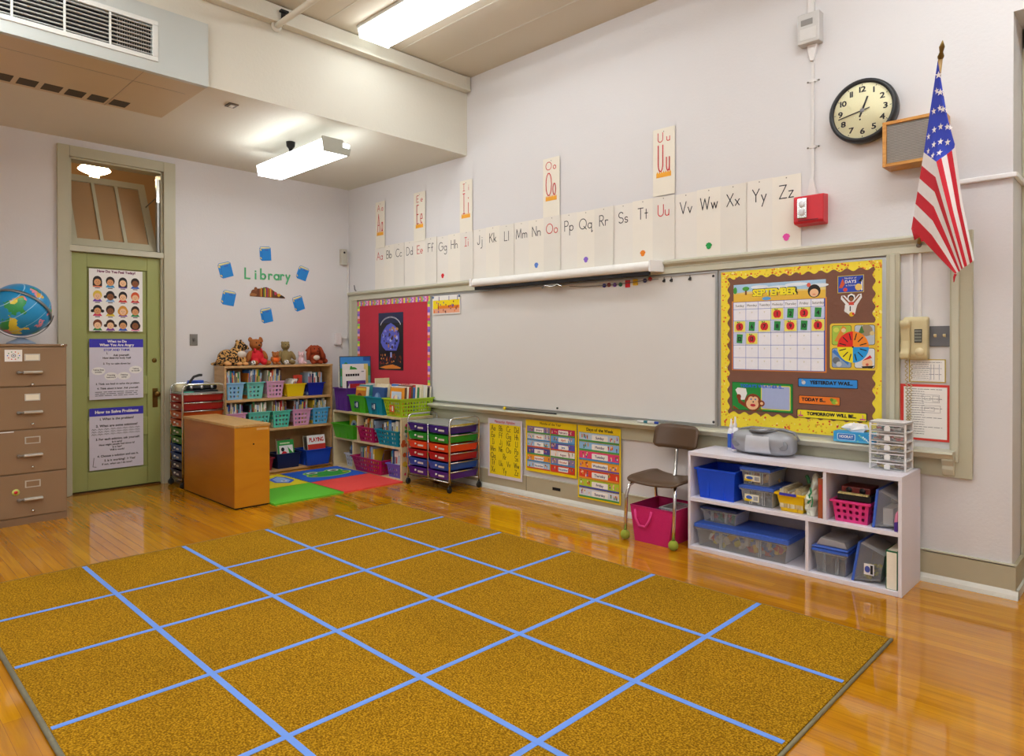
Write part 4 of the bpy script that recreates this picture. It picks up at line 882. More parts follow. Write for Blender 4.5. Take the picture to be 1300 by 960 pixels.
t = thing('globe', 'blue desk globe in a grey ring stand on the filing cabinet', 'globe', (.6, -3.255, 1.33))
def globe_mat():
    m = bpy.data.materials.new('globe_map'); m.use_nodes = True
    nt = m.node_tree; n = nt.nodes; l = nt.links; p = n['Principled BSDF']; p.inputs['Roughness'].default_value = .3
    tc = n.new('ShaderNodeTexCoord'); nz = n.new('ShaderNodeTexNoise'); nz.inputs['Scale'].default_value = 7.5; nz.inputs['Detail'].default_value = 5; nz.inputs['Roughness'].default_value = .5
    mp = n.new('ShaderNodeMapping'); mp.inputs['Location'].default_value = (.32, .12, .05); l.new(tc.outputs['Object'], mp.inputs[0]); l.new(mp.outputs[0], nz.inputs['Vector'])
    g = n.new('ShaderNodeMath'); g.operation = 'GREATER_THAN'; g.inputs[1].default_value = .565; l.new(nz.outputs['Fac'], g.inputs[0])
    n2 = n.new('ShaderNodeTexVoronoi'); n2.inputs['Scale'].default_value = 9; l.new(tc.outputs['Object'], n2.inputs['Vector'])
    rp = n.new('ShaderNodeValToRGB'); rp.color_ramp.interpolation = 'CONSTANT'; e = rp.color_ramp.elements
    e[0].position = 0; e[0].color = lin('#2f9a52'); e[1].position = .4; e[1].color = lin('#e58fa0'); 
    for q, c in ((.6, '#e0a63a'), (.75, '#3fae6a'), (.88, '#e6d64a')): x = e.new(q); x.color = lin(c)
    sp = n.new('ShaderNodeSeparateColor'); l.new(n2.outputs['Color'], sp.inputs[0]); l.new(sp.outputs[0], rp.inputs[0])
    mx = n.new('ShaderNodeMix'); mx.data_type = 'RGBA'; mx.inputs[6].default_value = lin('#1f93cf'); l.new(g.outputs[0], mx.inputs[0]); l.new(rp.outputs[0], mx.inputs[7])
    wv = n.new('ShaderNodeTexWave'); wv.inputs['Scale'].default_value = 3.2; wv.bands_direction = 'Z'; l.new(tc.outputs['Object'], wv.inputs['Vector'])
    g2 = n.new('ShaderNodeMath'); g2.operation = 'GREATER_THAN'; g2.inputs[1].default_value = .997; l.new(wv.outputs['Fac'], g2.inputs[0])
    m2 = n.new('ShaderNodeMix'); m2.data_type = 'RGBA'; m2.inputs[7].default_value = lin('#9fd0ea'); l.new(g2.outputs[0], m2.inputs[0]); l.new(mx.outputs[2], m2.inputs[6]); l.new(m2.outputs[2], p.inputs['Base Color'])
    return m
gc = Vector((.6, -3.255, 1.592)); GR = .2
o = MB().ball(gc, GR, globe_mat(), 40).build('sphere', t, origin=gc); o.rotation_euler = (.78, .15, .3)
RG = M('#7d8486', .35, metal=.5)
def ring(R_, w, th, ax1, ax2, a0, a1, mat, b):
    ax1 = Vector(ax1).normalized(); ax2 = Vector(ax2).normalized(); nn = ax1.cross(ax2); N = 40; vs = []; fs = []
    for i in range(N+1):
        q = math.radians(a0+(a1-a0)*i/N); d = ax1*cos(q)+ax2*sin(q)
        for rr_, ww in ((R_, -w), (R_, w), (R_+th, w), (R_+th, -w)): vs.append(gc+d*rr_+nn*ww)
    for i in range(N):
        for k in range(4): fs.append((i*4+k, i*4+(k+1) % 4, i*4+4+(k+1) % 4, i*4+4+k))
    b.add(vs, fs, mat, True)
ax = Vector((.15, .80, -.42)).normalized(); s2 = Vector((.75, -.1, .55)); s2 = (s2-ax*s2.dot(ax)).normalized()
b = MB(); ring(GR+.006, .011, .004, ax, s2, 0, 360, RG, b); b.build('meridian_ring', t)
b = MB(); ring(GR+.012, .008, .004, (.0, -1, -.0), (0, 0, -1), 10, 170, M('#5d6266', .4, metal=.5), b); b.build('support_arc', t)
MB().lathe([(.095, 0), (.09, .012), (.05, .03), (.025, .045), (.02, .05)], (.6, -3.255, 1.331), M('#8795ab', .4)).build('base', t)

# ------------------------------------------------------------ posters on the door
r_ = random.Random(12)
def door_poster(y0, y1, z0, z1, th=.0015):
    b = MB().box(-.0285, -.027, y0, y1, z0, z1, PAPER); return b, Art(b, (-.0267, y0, z0), (0, 1, 0), (0, 0, 1), y1-y0, z1-z0, .0005)
b, a = door_poster(-2.648, -2.209, 1.448, 2.010)
a.text('How Do You Feel Today?', .5, .945, .036, paint('#7a2458'), 1, width=.9, bold=.09)
hair = ['#1c1a1e', '#3a2418', '#e8c84a', '#d8562a', '#16161a', '#7a4022', '#dc9a3a', '#2a1c14']
for r in range(4):
    for c in range(4):
        x = .15+.235*c; y = .80-.232*r; k = r*4+c; hc = paint((hair[0], hair[7], hair[0], hair[7], hair[2], hair[0], hair[0], hair[3], hair[4], hair[7], hair[6], hair[1], hair[5], hair[1], hair[0], hair[0])[k]); sk = SKIN[(2, 2, 0, 1, 0, 1, 0, 0, 2, 1, 0, 2, 0, 0, 2, 1)[k]]
        sh = paint(('#e2672a', '#3f9ad0', '#5a3a9c', '#3a6ac8', '#7a4ab8', '#8ab8e0', '#d83a3a', '#c8323c', '#d83a6a', '#e0c02a', '#7a3a9c', '#2f8f5a', '#2f8f4a', '#7a3a9c', '#2a5ac8', '#e88aa8')[k])
        lng = k in (0, 2); a.poly([(x-.088, y-.092), (x+.088, y-.092), (x+.05, y-.05), (x-.05, y-.05)], sh, 1)
        a.disc(x, y+.012, .082, hc, 2, .074); 
        if lng: a.rect(x-.085, y-.075, x+.085, y+.01, hc, 2)
        if k in (5, 8, 13): a.disc(x-.09, y-.012, .032, hc, 2); a.disc(x+.09, y-.012, .032, hc, 2)
        if k in (15, 10): a.disc(x, y-.01, .1, hc, 2, .07)
        a.disc(x, y-.014, .062, sk, 3, .054)
        a.disc(x-.02, y-.008, .006, INK, 4, n=6); a.disc(x+.02, y-.008, .006, INK, 4, n=6); a.rect(x-.015, y-.035, x+.015, y-.030, paint('#b8423a'), 4)
        a.rect(x-.045, y-.112, x+.045, y-.099, M('#5a4a62', .6), 1)
tag(b.build('poster'), 'white poster of sixteen cartoon faces reading How Do You Feel Today', 'poster')
LAV = M('#d9d6e4', .5, var=.04, scale=6); BAND = paint('#3a36b8')
b, a = door_poster(-2.648, -2.206, .83, 1.378); a.rect(0, 0, 1, .88, LAV, 1); a.rect(0, .86, 1, 1, BAND, 2)
a.text('What to Do', .5, .94, .038, WHITE, 3, width=.5, bold=.08); a.text('When You Are Angry', .5, .88, .038, WHITE, 3, width=.84, bold=.08)
a.text('STOP AND THINK', .5, .80, .034, BAND, 3, width=.58, bold=.05)
for tx, x, y, h, w, al in (('1.', .32, .745, .03, .05, 'c'), ('Ask yourself:', .58, .715, .028, .32, 'c'), ('How does my body feel?', .5, .67, .026, .56, 'c'), ('2. Try to calm down by:', .5, .575, .026, .62, 'c'), ('3. Think out loud to solve the problem.', .52, .24, .026, .86, 'c'), ('4. Think about it later. Ask yourself:', .52, .165, .026, .86, 'c')): a.text(tx, x, y, h*1.1, INK, 3, width=w, bold=.05)
for x, y, l1, l2 in ((.16, .47, 'Taking deep', 'breaths'), (.39, .38, 'Counting', 'backward'), (.63, .38, 'Thinking', 'calmly'), (.85, .48, 'Talking', 'to myself')):
    a.disc(x, y, .125, WHITE, 3, .065); a.text(l1, x, y+.008, .022, INK, 4, width=.2, bold=.04); a.text(l2, x, y-.028, .022, INK, 4, width=.17, bold=.04)
for i, y in enumerate((.115, .085, .055)): a.bars(.1, .9, y, .012, LI, 3, seed=70+i)
tag(b.build('poster'), 'lavender poster with a blue band reading What to Do When You Are Angry', 'poster')
b, a = door_poster(-2.65, -2.207, .195, .752); a.rect(0, 0, 1, .88, LAV, 1); a.rect(0, .87, 1, 1, BAND, 2)
a.text('How to Solve Problems', .5, .91, .045, WHITE, 3, width=.92, bold=.08)
for tx, x, y, h, w in (('1. What is the problem?', .5, .80, .033, .66), ('2. What are some solutions?', .5, .69, .033, .8), ('3. For each solution, ask yourself:', .52, .475, .03, .88), ('Is it safe?', .5, .425, .025, .24), ('How might people feel about it?', .5, .385, .025, .66), ('Is it fair?', .5, .34, .025, .22), ('Will it work?', .5, .295, .025, .28), ('4. Choose a solution and use it.', .52, .20, .03, .84), ('5. Is it working?  > Yes!', .55, .125, .03, .7), ('If not, what can I do now?', .5, .07, .026, .62)): a.text(tx, x, y, h*1.1, INK, 3, width=w, bold=.05)
a.line([(.08, .2), (.06, .06), (.12, .05)], .004, INK, 3)
for i, y in enumerate((.645, .605, .565)):
    for k in range(8): x = .04+.115*k; a.line([(x, y), (x+.02, y+.022), (x+.04, y-.004), (x+.06, y+.018), (x+.085, y)], .003, INK, 3)
tag(b.build('poster'), 'lavender poster with a blue band reading How to Solve Problems', 'poster')

# ------------------------------------------------------------ library decals and boxes on the door wall
BKB = M('#2286d8', .5); 
for yc, zc, ang, w, h, lab in ((-1.019, 2.293, 3, .125, .155, 'upright blue paper book cut-out at the top of the library circle'), (-1.442, 2.086, 14, .135, .16, 'blue paper book cut-out at the upper left of the library circle'), (-1.412, 1.802, -12, .135, .155, 'blue paper book cut-out at the lower left of the library circle'), (-1.007, 1.637, 10, .125, .16, 'blue paper book cut-out at the bottom of the library circle'), (-.59, 2.117, -20, .125, .155, 'blue paper book cut-out at the upper right of the library circle'), (-.639, 1.78, 16, .12, .165, 'blue paper book cut-out at the lower right of the library circle')):
    q = math.radians(ang); U = (0, cos(q), sin(q)); V = (0, -sin(q), cos(q)); b = MB()
    c0 = Vector((.004, yc, zc))-Vector(U)*w/2-Vector(V)*h/2
    a = Art(b, c0, U, V, w, h, .0008)
    outl = [(0, .12), (.18, 0), (1, .05), (1, .9), (.85, 1), (.1, .97), (0, .85)]
    for l_, m_ in ((0, BKB),): a.poly([(x, y) for x, y in outl], m_, 0)
    b.add([a.p(x, y, 0) for x, y in outl]+[a.p(x, y, -4) for x, y in outl], [(i, 7+i, 7+(i+1) % 7, (i+1) % 7) for i in range(7)], BKB)
    a.poly([(.04, .86), (.2, .80), (.98, .86), (.85, .96), (.12, .94)], M('#e8dc9a', .6), 1); a.line([(.17, .02), (.17, .82)], .003, M('#1a5aa8', .5), 1); a.line([(.17, .82), (.97, .88)], .003, M('#1a5aa8', .5), 2)
    a.poly([(.02, .72), (.15, .66), (.15, .78), (.02, .83)], M('#e8d06a', .5), 1); a.poly([(.02, .16), (.15, .10), (.15, .2), (.02, .26)], M('#e8d06a', .5), 1); a.rect(.45, .72, .75, .76, M('#4a4fb8', .5), 2)
    tag(b.build('book_decal'), lab, 'wall decal', 'blue book cut-outs around the Library letters')
LG = M('#57b57c', .6)
for ch, yc, nm in zip('Library', (-1.215, -1.13, -1.045, -.965, -.895, -.83, -.765), ('first letter, capital L', 'second letter, small i', 'third letter, small b', 'fourth letter, the first r', 'fifth letter, small a', 'sixth letter, the last r', 'seventh letter, small y')):
    b = MB(); z0 = 2.017+(yc+1.2)*.03
    for l_ in (0, 5):
        a = Art(b, (.002+l_*.0006, yc, z0), (0, 1, 0), (0, 0, 1)); ls, gw = glines(ch)
        for ln in ls: a.line([((px-gw/2)*.10, py*.105) for px, py in ln], .017, LG, 0)
    tag(b.build('letter_cutout'), 'green cut-out letter of the word Library, %s' % nm, 'letter', 'Library letters')
b = MB(); a = Art(b, (.003, -1.19, 1.826), (0, 1, 0), (0, 0, 1), .392, .118, .0008); bx = .0
a.poly([(0, .05), (1, .0), (1, .1), (.9, .3), (.78, .4), (.6, .8), (.45, .95), (.3, .8), (.16, .75), (.02, .35)], M('#6a3a22', .6), 0)
b.add([a.p(x, y, z) for z in (-3, 0) for x, y in ((0, .05), (1, 0), (.6, .8), (.3, .8))], [(0, 1, 5, 4), (1, 2, 6, 5), (2, 3, 7, 6), (3, 0, 4, 7)], M('#6a3a22', .6))
for i, c in enumerate(('#8a4a26', '#c8952e', '#7a2a2a', '#4a7a3a', '#d8b43a', '#7a3a6a', '#b8452a', '#8a6a2a', '#e0a83a', '#9a3a2a', '#4a4a2a')): x = .26+.038*i; a.rect(x, .06, x+.034, (.78, .86, .8, .92, .82, .95, .9, .82, .86, .74, .6)[i], M(c, .6), 1+i % 2)
a.disc(.12, .38, .09, M('#7a4526', .6), 2, .3); a.disc(.16, .72, .045, M('#8a522e', .6), 3, .18); a.disc(.09, .2, .1, M('#a0683a', .6), 3, .14); a.disc(.72, .42, .04, M('#b83a5a', .6), 2, .15); a.disc(.82, .28, .05, M('#d8a02a', .6), 2, .15); a.disc(.9, .14, .07, M('#33261e', .6), 2, .1)
tag(b.build('book_row_decal'), 'brown picture cut-out of a bear and a row of books under the Library letters', 'wall decal')
t = thing('switch_plate', 'brushed metal switch plate on the wall beside the green door', 'switch', (0, -1.757, 1.317))
MB().box(0, .006, -1.795, -1.72, 1.317, 1.43, M('#85837f', .4, metal=.5)).build('plate', t, bevel=.002); MB().box(.006, .016, -1.765, -1.75, 1.36, 1.388, M('#5d5a56', .4)).build('toggle', t)
t = thing('thermostat', 'beige thermostat box near the corner above the library', 'thermostat', (0, -.075, 2.25))
MB().box(0, .05, -.125, -.05, 2.25, 2.43, M('#c2bdb0', .45)).build('body', t, bevel=.005); MB().lathe([(.012, 0), (.012, .004), (.001, .005)], (.05, -.09, 2.39), BLACK, axis='x', n=12).build('dial', t)
tag(MB().box(0, .018, -.028, -.010, 1.40, 2.28, COND).build('conduit'), 'white conduit running down the corner from the beige thermostat', 'conduit')
t = thing('outlet_box', 'white surface box with a short conduit near the corner', 'outlet box', (0, -.16, 1.325))
MB().box(0, .05, -.20, -.128, 1.325, 1.46, M('#e2dcdc', .4)).build('body', t, bevel=.005); MB().box(0, .016, -.128, -.028, 1.395, 1.41, COND).build('conduit_arm', t)
# ------------------------------------------------------------ tubs, baskets and books
def tub(name, label, cat, x0, x1, y0, y1, z0, z1, mat, group=None, taper=.84, holes=False, lip=.010, cell=.02, tag_front=None, parent=None, cut=None):
    b = MB(); cx, cy = (x0+x1)/2, (y0+y1)/2; dx, dy = (x1-x0)/2-lip, (y1-y0)/2-lip
    r = min(dx, dy)*.18
    def corner(k, z):
        f = taper+(1-taper)*(z-z0)/(z1-z0); return [(cx+sx*dx*f, cy+sy*dy*f, z) for sx, sy in ((-1, -1), (1, -1), (1, 1), (-1, 1))][k]
    rows = max(3, int((z1-z0)/cell)) if holes else 1
    for k in range(4):
        L = (dx if k % 2 == 0 else dy)*2; cols = max(3, int(L/cell)) if holes else 1
        vs = []; fs = []
        for j in range(rows+1):
            z = z0+(z1-z0)*j/rows; p, q = Vector(corner(k, z)), Vector(corner((k+1) % 4, z))
            for i in range(cols+1): vs.append(p.lerp(q, i/cols))
        for j in range(rows):
            for i in range(cols):
                if holes and i % 2 == 1 and i < cols-1 and j % 2 == 1 and 0 < j < rows-1: continue
                fs.append((j*(cols+1)+i, j*(cols+1)+i+1, (j+1)*(cols+1)+i+1, (j+1)*(cols+1)+i))
        b.add(vs, fs, mat)
    b.add([corner(k, z0) for k in range(4)], [(3, 2, 1, 0)], mat)
    h = .009
    X0, X1, Y0, Y1 = x0, x1, y0, y1
    for q in ((X0, X1, Y0, Y0+lip*1.3), (X0, X1, Y1-lip*1.3, Y1), (X0, X0+lip*1.3, Y0+lip*1.3, Y1-lip*1.3), (X1-lip*1.3, X1, Y0+lip*1.3, Y1-lip*1.3)): b.box(q[0], q[1], q[2], q[3], z1-h, z1, mat)
    if not holes:
        for sx in (-.55, .55):   # pressed vertical ribs on the two long sides
            p = Vector(corner(0, z0)).lerp(Vector(corner(1, z0)), .5+sx/2.4); b.box(p.x-.006, p.x+.006, cy-dy*taper-.012, cy-dy*taper+.004, z0+.01, z1-.01, mat)
    o = b.build(name, parent, solid=.003, origin=(cx, cy, z0))
    if label: tag(o, label, cat, group)
    return o
ORD = ('first', 'second', 'third', 'fourth', 'fifth', 'sixth', 'seventh', 'eighth', 'ninth', 'tenth', 'eleventh', 'twelfth', 'thirteenth', 'fourteenth', 'fifteenth', 'sixteenth')
BC = [('white', '#e9e7e1'), ('cream', '#e2d7b8'), ('grey', '#b9bab8'), ('navy', '#26345f'), ('blue', '#2f6fc0'), ('red', '#b8302f'), ('orange', '#dd7b2a'), ('green', '#3d8a4d'), ('yellow', '#e3c23a'), ('brown', '#6d4830'), ('teal', '#3a8d96'), ('purple', '#65468f'), ('pale blue', '#a9c4de'), ('black', '#2a2a2e')]
BW = [7, 6, 3, 2, 3, 3, 2, 3, 2, 2, 2, 1, 3, 1]
PAGE = M('#efe9d8', .8, var=.05, scale=60)
rb = random.Random(31)
def book(mapf, w, d, h, col, label, group, tilt=0, art=None):
    """mapf(t, q, z): t along the row, q depth behind the spine, z up."""
    b = MB(); c, s_ = cos(tilt), sin(tilt)
    def P(t, q, z): return mapf(t*c+z*s_, q, -t*s_+z*c+(w*s_ if tilt > 0 else 0))
    cm = M(col, .45, var=.04); k = min(.003, w*.2)
    def bx(t0, t1, q0, q1, z0, z1, m):
        vs = [P(t, q, z) for z in (z0, z1) for t, q in ((t0, q0), (t1, q0), (t1, q1), (t0, q1))]
        b.add(vs, [(3, 2, 1, 0), (4, 5, 6, 7), (0, 1, 5, 4), (1, 2, 6, 5), (2, 3, 7, 6), (3, 0, 4, 7)], m)
    bx(0, w, 0, .002, 0, h, cm); bx(0, k, .002, d, 0, h, cm); bx(w-k, w, .002, d, 0, h, cm); bx(k, w-k, .002, d-.003, .003, h-.003, PAGE)
    m2 = M(rb.choice(['#f0ece0', '#d8c25a', '#c23a34', '#2d3f78', '#1f1f22', '#7fb0d8']), .5)
    bx(w*.22, w*.78, -.0006, 0, h*rb.uniform(.45, .55), h*rb.uniform(.75, .85), m2)
    if art: art(b, P, w, d, h)
    o = b.build('book'); tag(o, label, 'book', group); return o
def book_row(axis, a0, a1, front, z, hmin, hmax, depth, n, phrase, group, tilt=0, fill=1.0, cover=None):
    ws = [rb.uniform(.6, 1.6) for _ in range(n)]; k = (a1-a0)*fill/sum(ws); p = a0
    for i, w in enumerate(ws):
        nm, col = rb.choices(BC, BW)[0]; h = rb.uniform(hmin, hmax); w = w*k; off = rb.uniform(0, .012)
        if axis == 'y': f = lambda t, q, zz, p=p, off=off: (front-off-q, p+t, z+zz)
        else: f = lambda t, q, zz, p=p, off=off: (p+t, front+off+q, z+zz)
        book(f, w*.94, depth, h, col, 'thin %s book, %s from the left in %s' % (nm, ORD[i], phrase), group, tilt)
        p += w

# ------------------------------------------------------------ wooden bookcase on the door wall
t = thing('bookcase', 'light wood bookcase holding book baskets under soft toys', 'bookcase', (.13, -.97, 0))
PINE = wood_mat('#b98f5c', '#cfa874', 3, (2, 2, 10), .45, 'light_wood'); PINEB = wood_mat('#b38a56', '#c49a66', 2, (2, 8, 2), .55, 'back_wood')
by0, by1, bx1 = -1.565, -.375, .262
MB().box(.02, bx1, by0, by0+.02, 0, 1.092, PINE).build('side_panel', t, bevel=.002); MB().box(.02, bx1, by1-.02, by1, 0, 1.092, PINE).build('side_panel', t, bevel=.002)
MB().box(.02, bx1+.004, by0-.003, by1+.003, 1.092, 1.113, PINE).build('top', t, bevel=.002)
for z in (.005, .437, .752): MB().box(.03, bx1, by0+.02, by1-.02, z, z+.024, PINE).build('shelf', t, bevel=.002)
MB().box(.02, .03, by0+.02, by1-.02, .0, 1.092, PINEB).build('back_panel', t)
bas = dict(pblue='#8fbfe8', teal='#74c9c2', pink='#dca0c8', yellow='#e9c916', navy='#1b2f9c', aqua='#3fb8a8', blue='#5fb0e4')
GRP = 'book baskets on the light wood bookcase'
zs1, zs2, zs3 = .777, .462, .030
for nm, c, y0, y1, z0, z1, ho, lab in (
 ('pblue', '#86b9e2', -1.542, -1.350, zs1, .945, 1, 'pale blue holed basket of books, first on the top shelf'), ('teal', '#70c3bb', -1.338, -1.142, zs1, .945, 1, 'teal holed basket of books on the top shelf'),
 ('pink', '#d3a0c4', -1.130, -.925, zs1, .948, 1, 'pink holed basket of books on the top shelf'), ('yellow', '#e2c40e', -.915, -.680, zs1, .912, 0, 'solid yellow tub of slanting books on the top shelf'), ('navy', '#16279a', -.665, -.455, zs1, .914, 0, 'solid dark blue tub of white books on the top shelf'),
 ('pink', '#d79ac4', -1.540, -1.330, zs2, .640, 1, 'pink holed basket at the left of the middle shelf behind the wood cabinet'), ('aqua', '#5fc0b2', -1.322, -1.075, zs2, .640, 1, 'wide aqua basket on the middle shelf, second from the left'), ('aqua', '#56c4ae', -1.062, -.852, zs2, .636, 1, 'aqua green basket in the centre of the middle shelf'),
 ('pink', '#d79cc2', -.842, -.616, zs2, .638, 1, 'pink holed basket on the middle shelf beside a blue one'), ('blue', '#58ade0', -.608, -.400, zs2, .638, 1, 'bright blue holed basket at the right end of the middle shelf')):
    tub('book_basket', lab, 'basket', .045, .25, y0, y1, z0+.001, z1, M(c, .4, var=.02), GRP, taper=.82, holes=bool(ho))
    ph = {'pblue': 'the pale blue basket', 'teal': 'the teal basket', 'yellow': 'the solid yellow tub', 'navy': 'the dark blue tub'}.get(nm) if z0 > .7 else None
    if not ph: ph = {(-1.130, 1): 'the top shelf pink basket', (-1.54, 0): 'the leftmost middle shelf basket', (-1.322, 0): 'the wide aqua basket', (-1.062, 0): 'the central aqua basket', (-.842, 0): 'the middle shelf pink basket', (-.608, 0): 'the bright blue basket'}[(y0, 1 if z0 > .7 else 0)]
    m_ = (y1-y0)*.10; tl = {'yellow': .0}.get(nm, 0)
    if nm == 'yellow': book_row('y', y0+m_, y1-.10, .214, z0+.006, .16, .20, .15, 5, ph, 'books in the bookcase baskets', tilt=.42, fill=.62)
    elif nm == 'navy': book_row('y', y0+m_, y1-m_, .216, z0+.006, .225, .255, .17, 10, ph, 'books in the bookcase baskets')
    else: book_row('y', y0+m_, y1-m_, .214, z0+.006, .252 if z0 > .7 else .235, .295 if z0 > .7 else .275, .16, 11, ph, 'books in the bookcase baskets', tilt=rb.uniform(-.03, .05), fill=.93)
book(lambda tt, q, z: (.19-tt, -.80+q*.62-.0, .785+z), .02, .16, .215, '#c8402c', 'red book facing out behind the slanting books in the yellow tub', 'books in the bookcase baskets')
# bottom shelf tubs with face-out books
tub('book_basket', 'dark navy tub of books on the bottom bookcase shelf', 'tub', .05, .27, -1.03, -.745, zs3, .186, M('#14224e', .35), GRP, taper=.85)
tub('book_basket', 'bright blue tub of books at the right of the bottom bookcase shelf', 'tub', .06, .315, -.725, -.412, zs3, .20, M('#1c47b8', .35), GRP, taper=.86)
def facing(label, x, y0, y1, z0, z1, col, paint_fn, tilt=.18, th=.012, group='books in the bottom shelf tubs'):
    """a book facing +x, leaning back by tilt"""
    c, s_ = cos(tilt), sin(tilt); V = Vector((-s_, 0, c)); N = Vector((c, 0, s_)); h = z1-z0; w = y1-y0; b = MB(); o0 = Vector((x, y0, z0))
    vs = [o0+Vector((0, yy, 0))+V*zz+N*nn for nn in (-th, 0) for yy, zz in ((0, 0), (w, 0), (w, h), (0, h))]
    b.add(vs, [(3, 2, 1, 0), (4, 5, 6, 7)], M(col, .4)); b.add(vs, [(0, 1, 5, 4), (1, 2, 6, 5), (2, 3, 7, 6), (3, 0, 4, 7)], PAGE)
    a = Art(b, o0+N*.0004, (0, 1, 0), V, w, h, .0006); paint_fn(a)
    o = b.build('book'); tag(o, label, 'book', group); return o
def art_green(a):
    a.rect(.1, .12, .92, .80, WHITE, 1); a.disc(.38, .42, .2, RED, 2, .16); a.disc(.4, .36, .12, SKIN[1], 3, .12); a.poly([(.6, .75), (.9, .5), (.85, .2), (.7, .4)], GREEN, 2); a.disc(.3, .65, .1, INK, 2, .08); a.text('GREEN EGG', .45, .86, .06, paint('#c8e0b0'), 2, width=.6) if 0 else a.bars(.15, .75, .86, .05, paint('#c8e0b0'), 2, seed=3)
def art_play(a):
    a.rect(0, .68, 1, 1, WHITE, 1); a.text('PLAYING', .5, .76, .14, paint('#c8302c'), 2, width=.8, bold=.08); a.rect(.15, .02, .98, .45, paint('#b8dcf0'), 1); a.rect(.2, .06, .9, .40, WHITE, 2); a.disc(.62, .2, .09, paint('#eda22c'), 3, .07); a.disc(.4, .26, .1, paint('#6fb0e0'), 3, .06)
def art_dots(cols, n=16, seed=1):
    def f(a):
        r = random.Random(seed)
        for i in range(n): a.disc(r.uniform(.12, .88), r.uniform(.1, .85), r.uniform(.05, .14), paint(r.choice(cols)), 1+i % 3, r.uniform(.04, .1), 8)
    return f
facing('book with a green cover and a red cartoon facing out of the navy tub', .232, -.985, -.80, .045, .32, '#2f9a46', art_green)
facing('brown book behind the green-covered one in the navy tub', .20, -.98, -.82, .045, .335, '#6d4a3a', art_dots(['#8a2a2a', '#3a3a3a', '#c8b08a'], 8, 2))
facing('red and white book reading PLAYING facing out of the bright blue tub', .27, -.66, -.45, .045, .345, '#d23a30', art_play)
facing('grey book behind the PLAYING book in the bright blue tub', .235, -.682, -.50, .045, .345, '#8a8478', art_dots(['#5a5048', '#b8a890'], 8, 5))
facing('dark book at the left of the bright blue tub', .24, -.688, -.64, .045, .33, '#3a3430', art_dots(['#6a5a4a'], 4, 6))
tub('book_basket', 'dark red tub on the bottom bookcase shelf mostly behind the wood cabinet', 'tub', .05, .27, -1.33, -1.05, zs3, .16, M('#8e1f2c', .4), GRP)

# ------------------------------------------------------------ soft toys on the bookcase
ZT = 1.1135
def eyes(t, pts, r=.007, mat=None):
    for p in pts: MB().ball(p, r, mat or M('#141214', .15), 8).build('eye', t)
def plush(name, label, balls, mat, loc, voxel=.007):
    b = MB()
    for c, r, *rot in balls: b.ball((loc[0]+c[0], loc[1]+c[1], loc[2]+c[2]), r, mat, 16, rot[0] if rot else None)
    o = b.build(name, remesh=voxel); tag(o, label, 'soft toy', 'soft toys on the bookcase'); return o
def spotted():
    m = bpy.data.materials.new('spotted_fur'); m.use_nodes = True; nt = m.node_tree; n = nt.nodes; l = nt.links; p = n['Principled BSDF']; p.inputs['Roughness'].default_value = .9
    tc = n.new('ShaderNodeTexCoord'); nz = n.new('ShaderNodeTexNoise'); nz.inputs['Scale'].default_value = 55; nz.inputs['Detail'].default_value = 1; l.new(tc.outputs['Object'], nz.inputs['Vector'])
    rp = n.new('ShaderNodeValToRGB'); rp.color_ramp.interpolation = 'CONSTANT'; e = rp.color_ramp.elements; e[0].color = lin('#1d1610'); e[1].position = .5; e[1].color = lin('#c99a58'); x = e.new(.47); x.color = lin('#7a4f22')
    l.new(nz.outputs['Fac'], rp.inputs[0]); l.new(rp.outputs[0], p.inputs['Base Color']); return m
L = (.13, -1.44, ZT)
o = plush('toy_cheetah', 'spotted tan cheetah soft toy sitting at the left end', [((-.02, -.03, .08), (.085, .10, .085)), ((0, .05, .11), (.07, .075, .10), (-.5, 0, 0)), ((.0, -.085, .045), (.07, .065, .05)), ((.01, .085, .20), (.05, .055, .05)), ((.03, .125, .185), (.03, .038, .028)), ((-.03, .07, .245), (.012, .018, .02)), ((.045, .075, .248), (.012, .018, .02)), ((.07, .03, .02), (.05, .028, .02)), ((.05, .10, .05), (.028, .03, .055)), ((-.05, -.14, .02), (.02, .05, .018))], spotted(), L)
ear = M('#d9a066', .9)
MB().ball((L[0]+.1, L[1]-.075, L[2]+.022), (.035, .035, .022), ear).build('paw', o); MB().ball((L[0]+.1, L[1]+.04, L[2]+.02), (.035, .028, .02), ear).build('paw', o); MB().ball((L[0]+.085, L[1]+.11, L[2]+.018), (.03, .028, .018), ear).build('paw', o)
MB().ball((L[0]+.058, L[1]+.08, L[2]+.115), (.028, .05, .035), M('#d8cfc4', .95)).build('chest', o)
MB().ball((L[0]+.03, L[1]+.158, L[2]+.175), (.014, .012, .012), BLACK).build('nose', o); eyes(o, [(L[0]+.055, L[1]+.11, L[2]+.212)])
L = (.13, -1.185, ZT); FUR = M('#a5622f', .95, var=.15, scale=90, bump=.4)
o = plush('toy_bear', 'brown teddy bear wearing a red outfit beside the spotted cheetah', [((0, 0, .09), (.06, .07, .085)), ((.01, -.005, .215), (.058, .066, .058)), ((.05, -.0, .20), (.03, .034, .026)), ((0, -.06, .265), (.014, .024, .028)), ((0, .055, .265), (.014, .02, .034), (.5, 0, 0)), ((.02, -.085, .09), (.028, .028, .065), (-.35, 0, 0)), ((.02, .085, .10), (.028, .028, .06), (.45, 0, 0)), ((.07, -.045, .028), (.06, .03, .028)), ((.07, .085, .026), (.055, .03, .028), (0, 0, .5))], FUR, L)
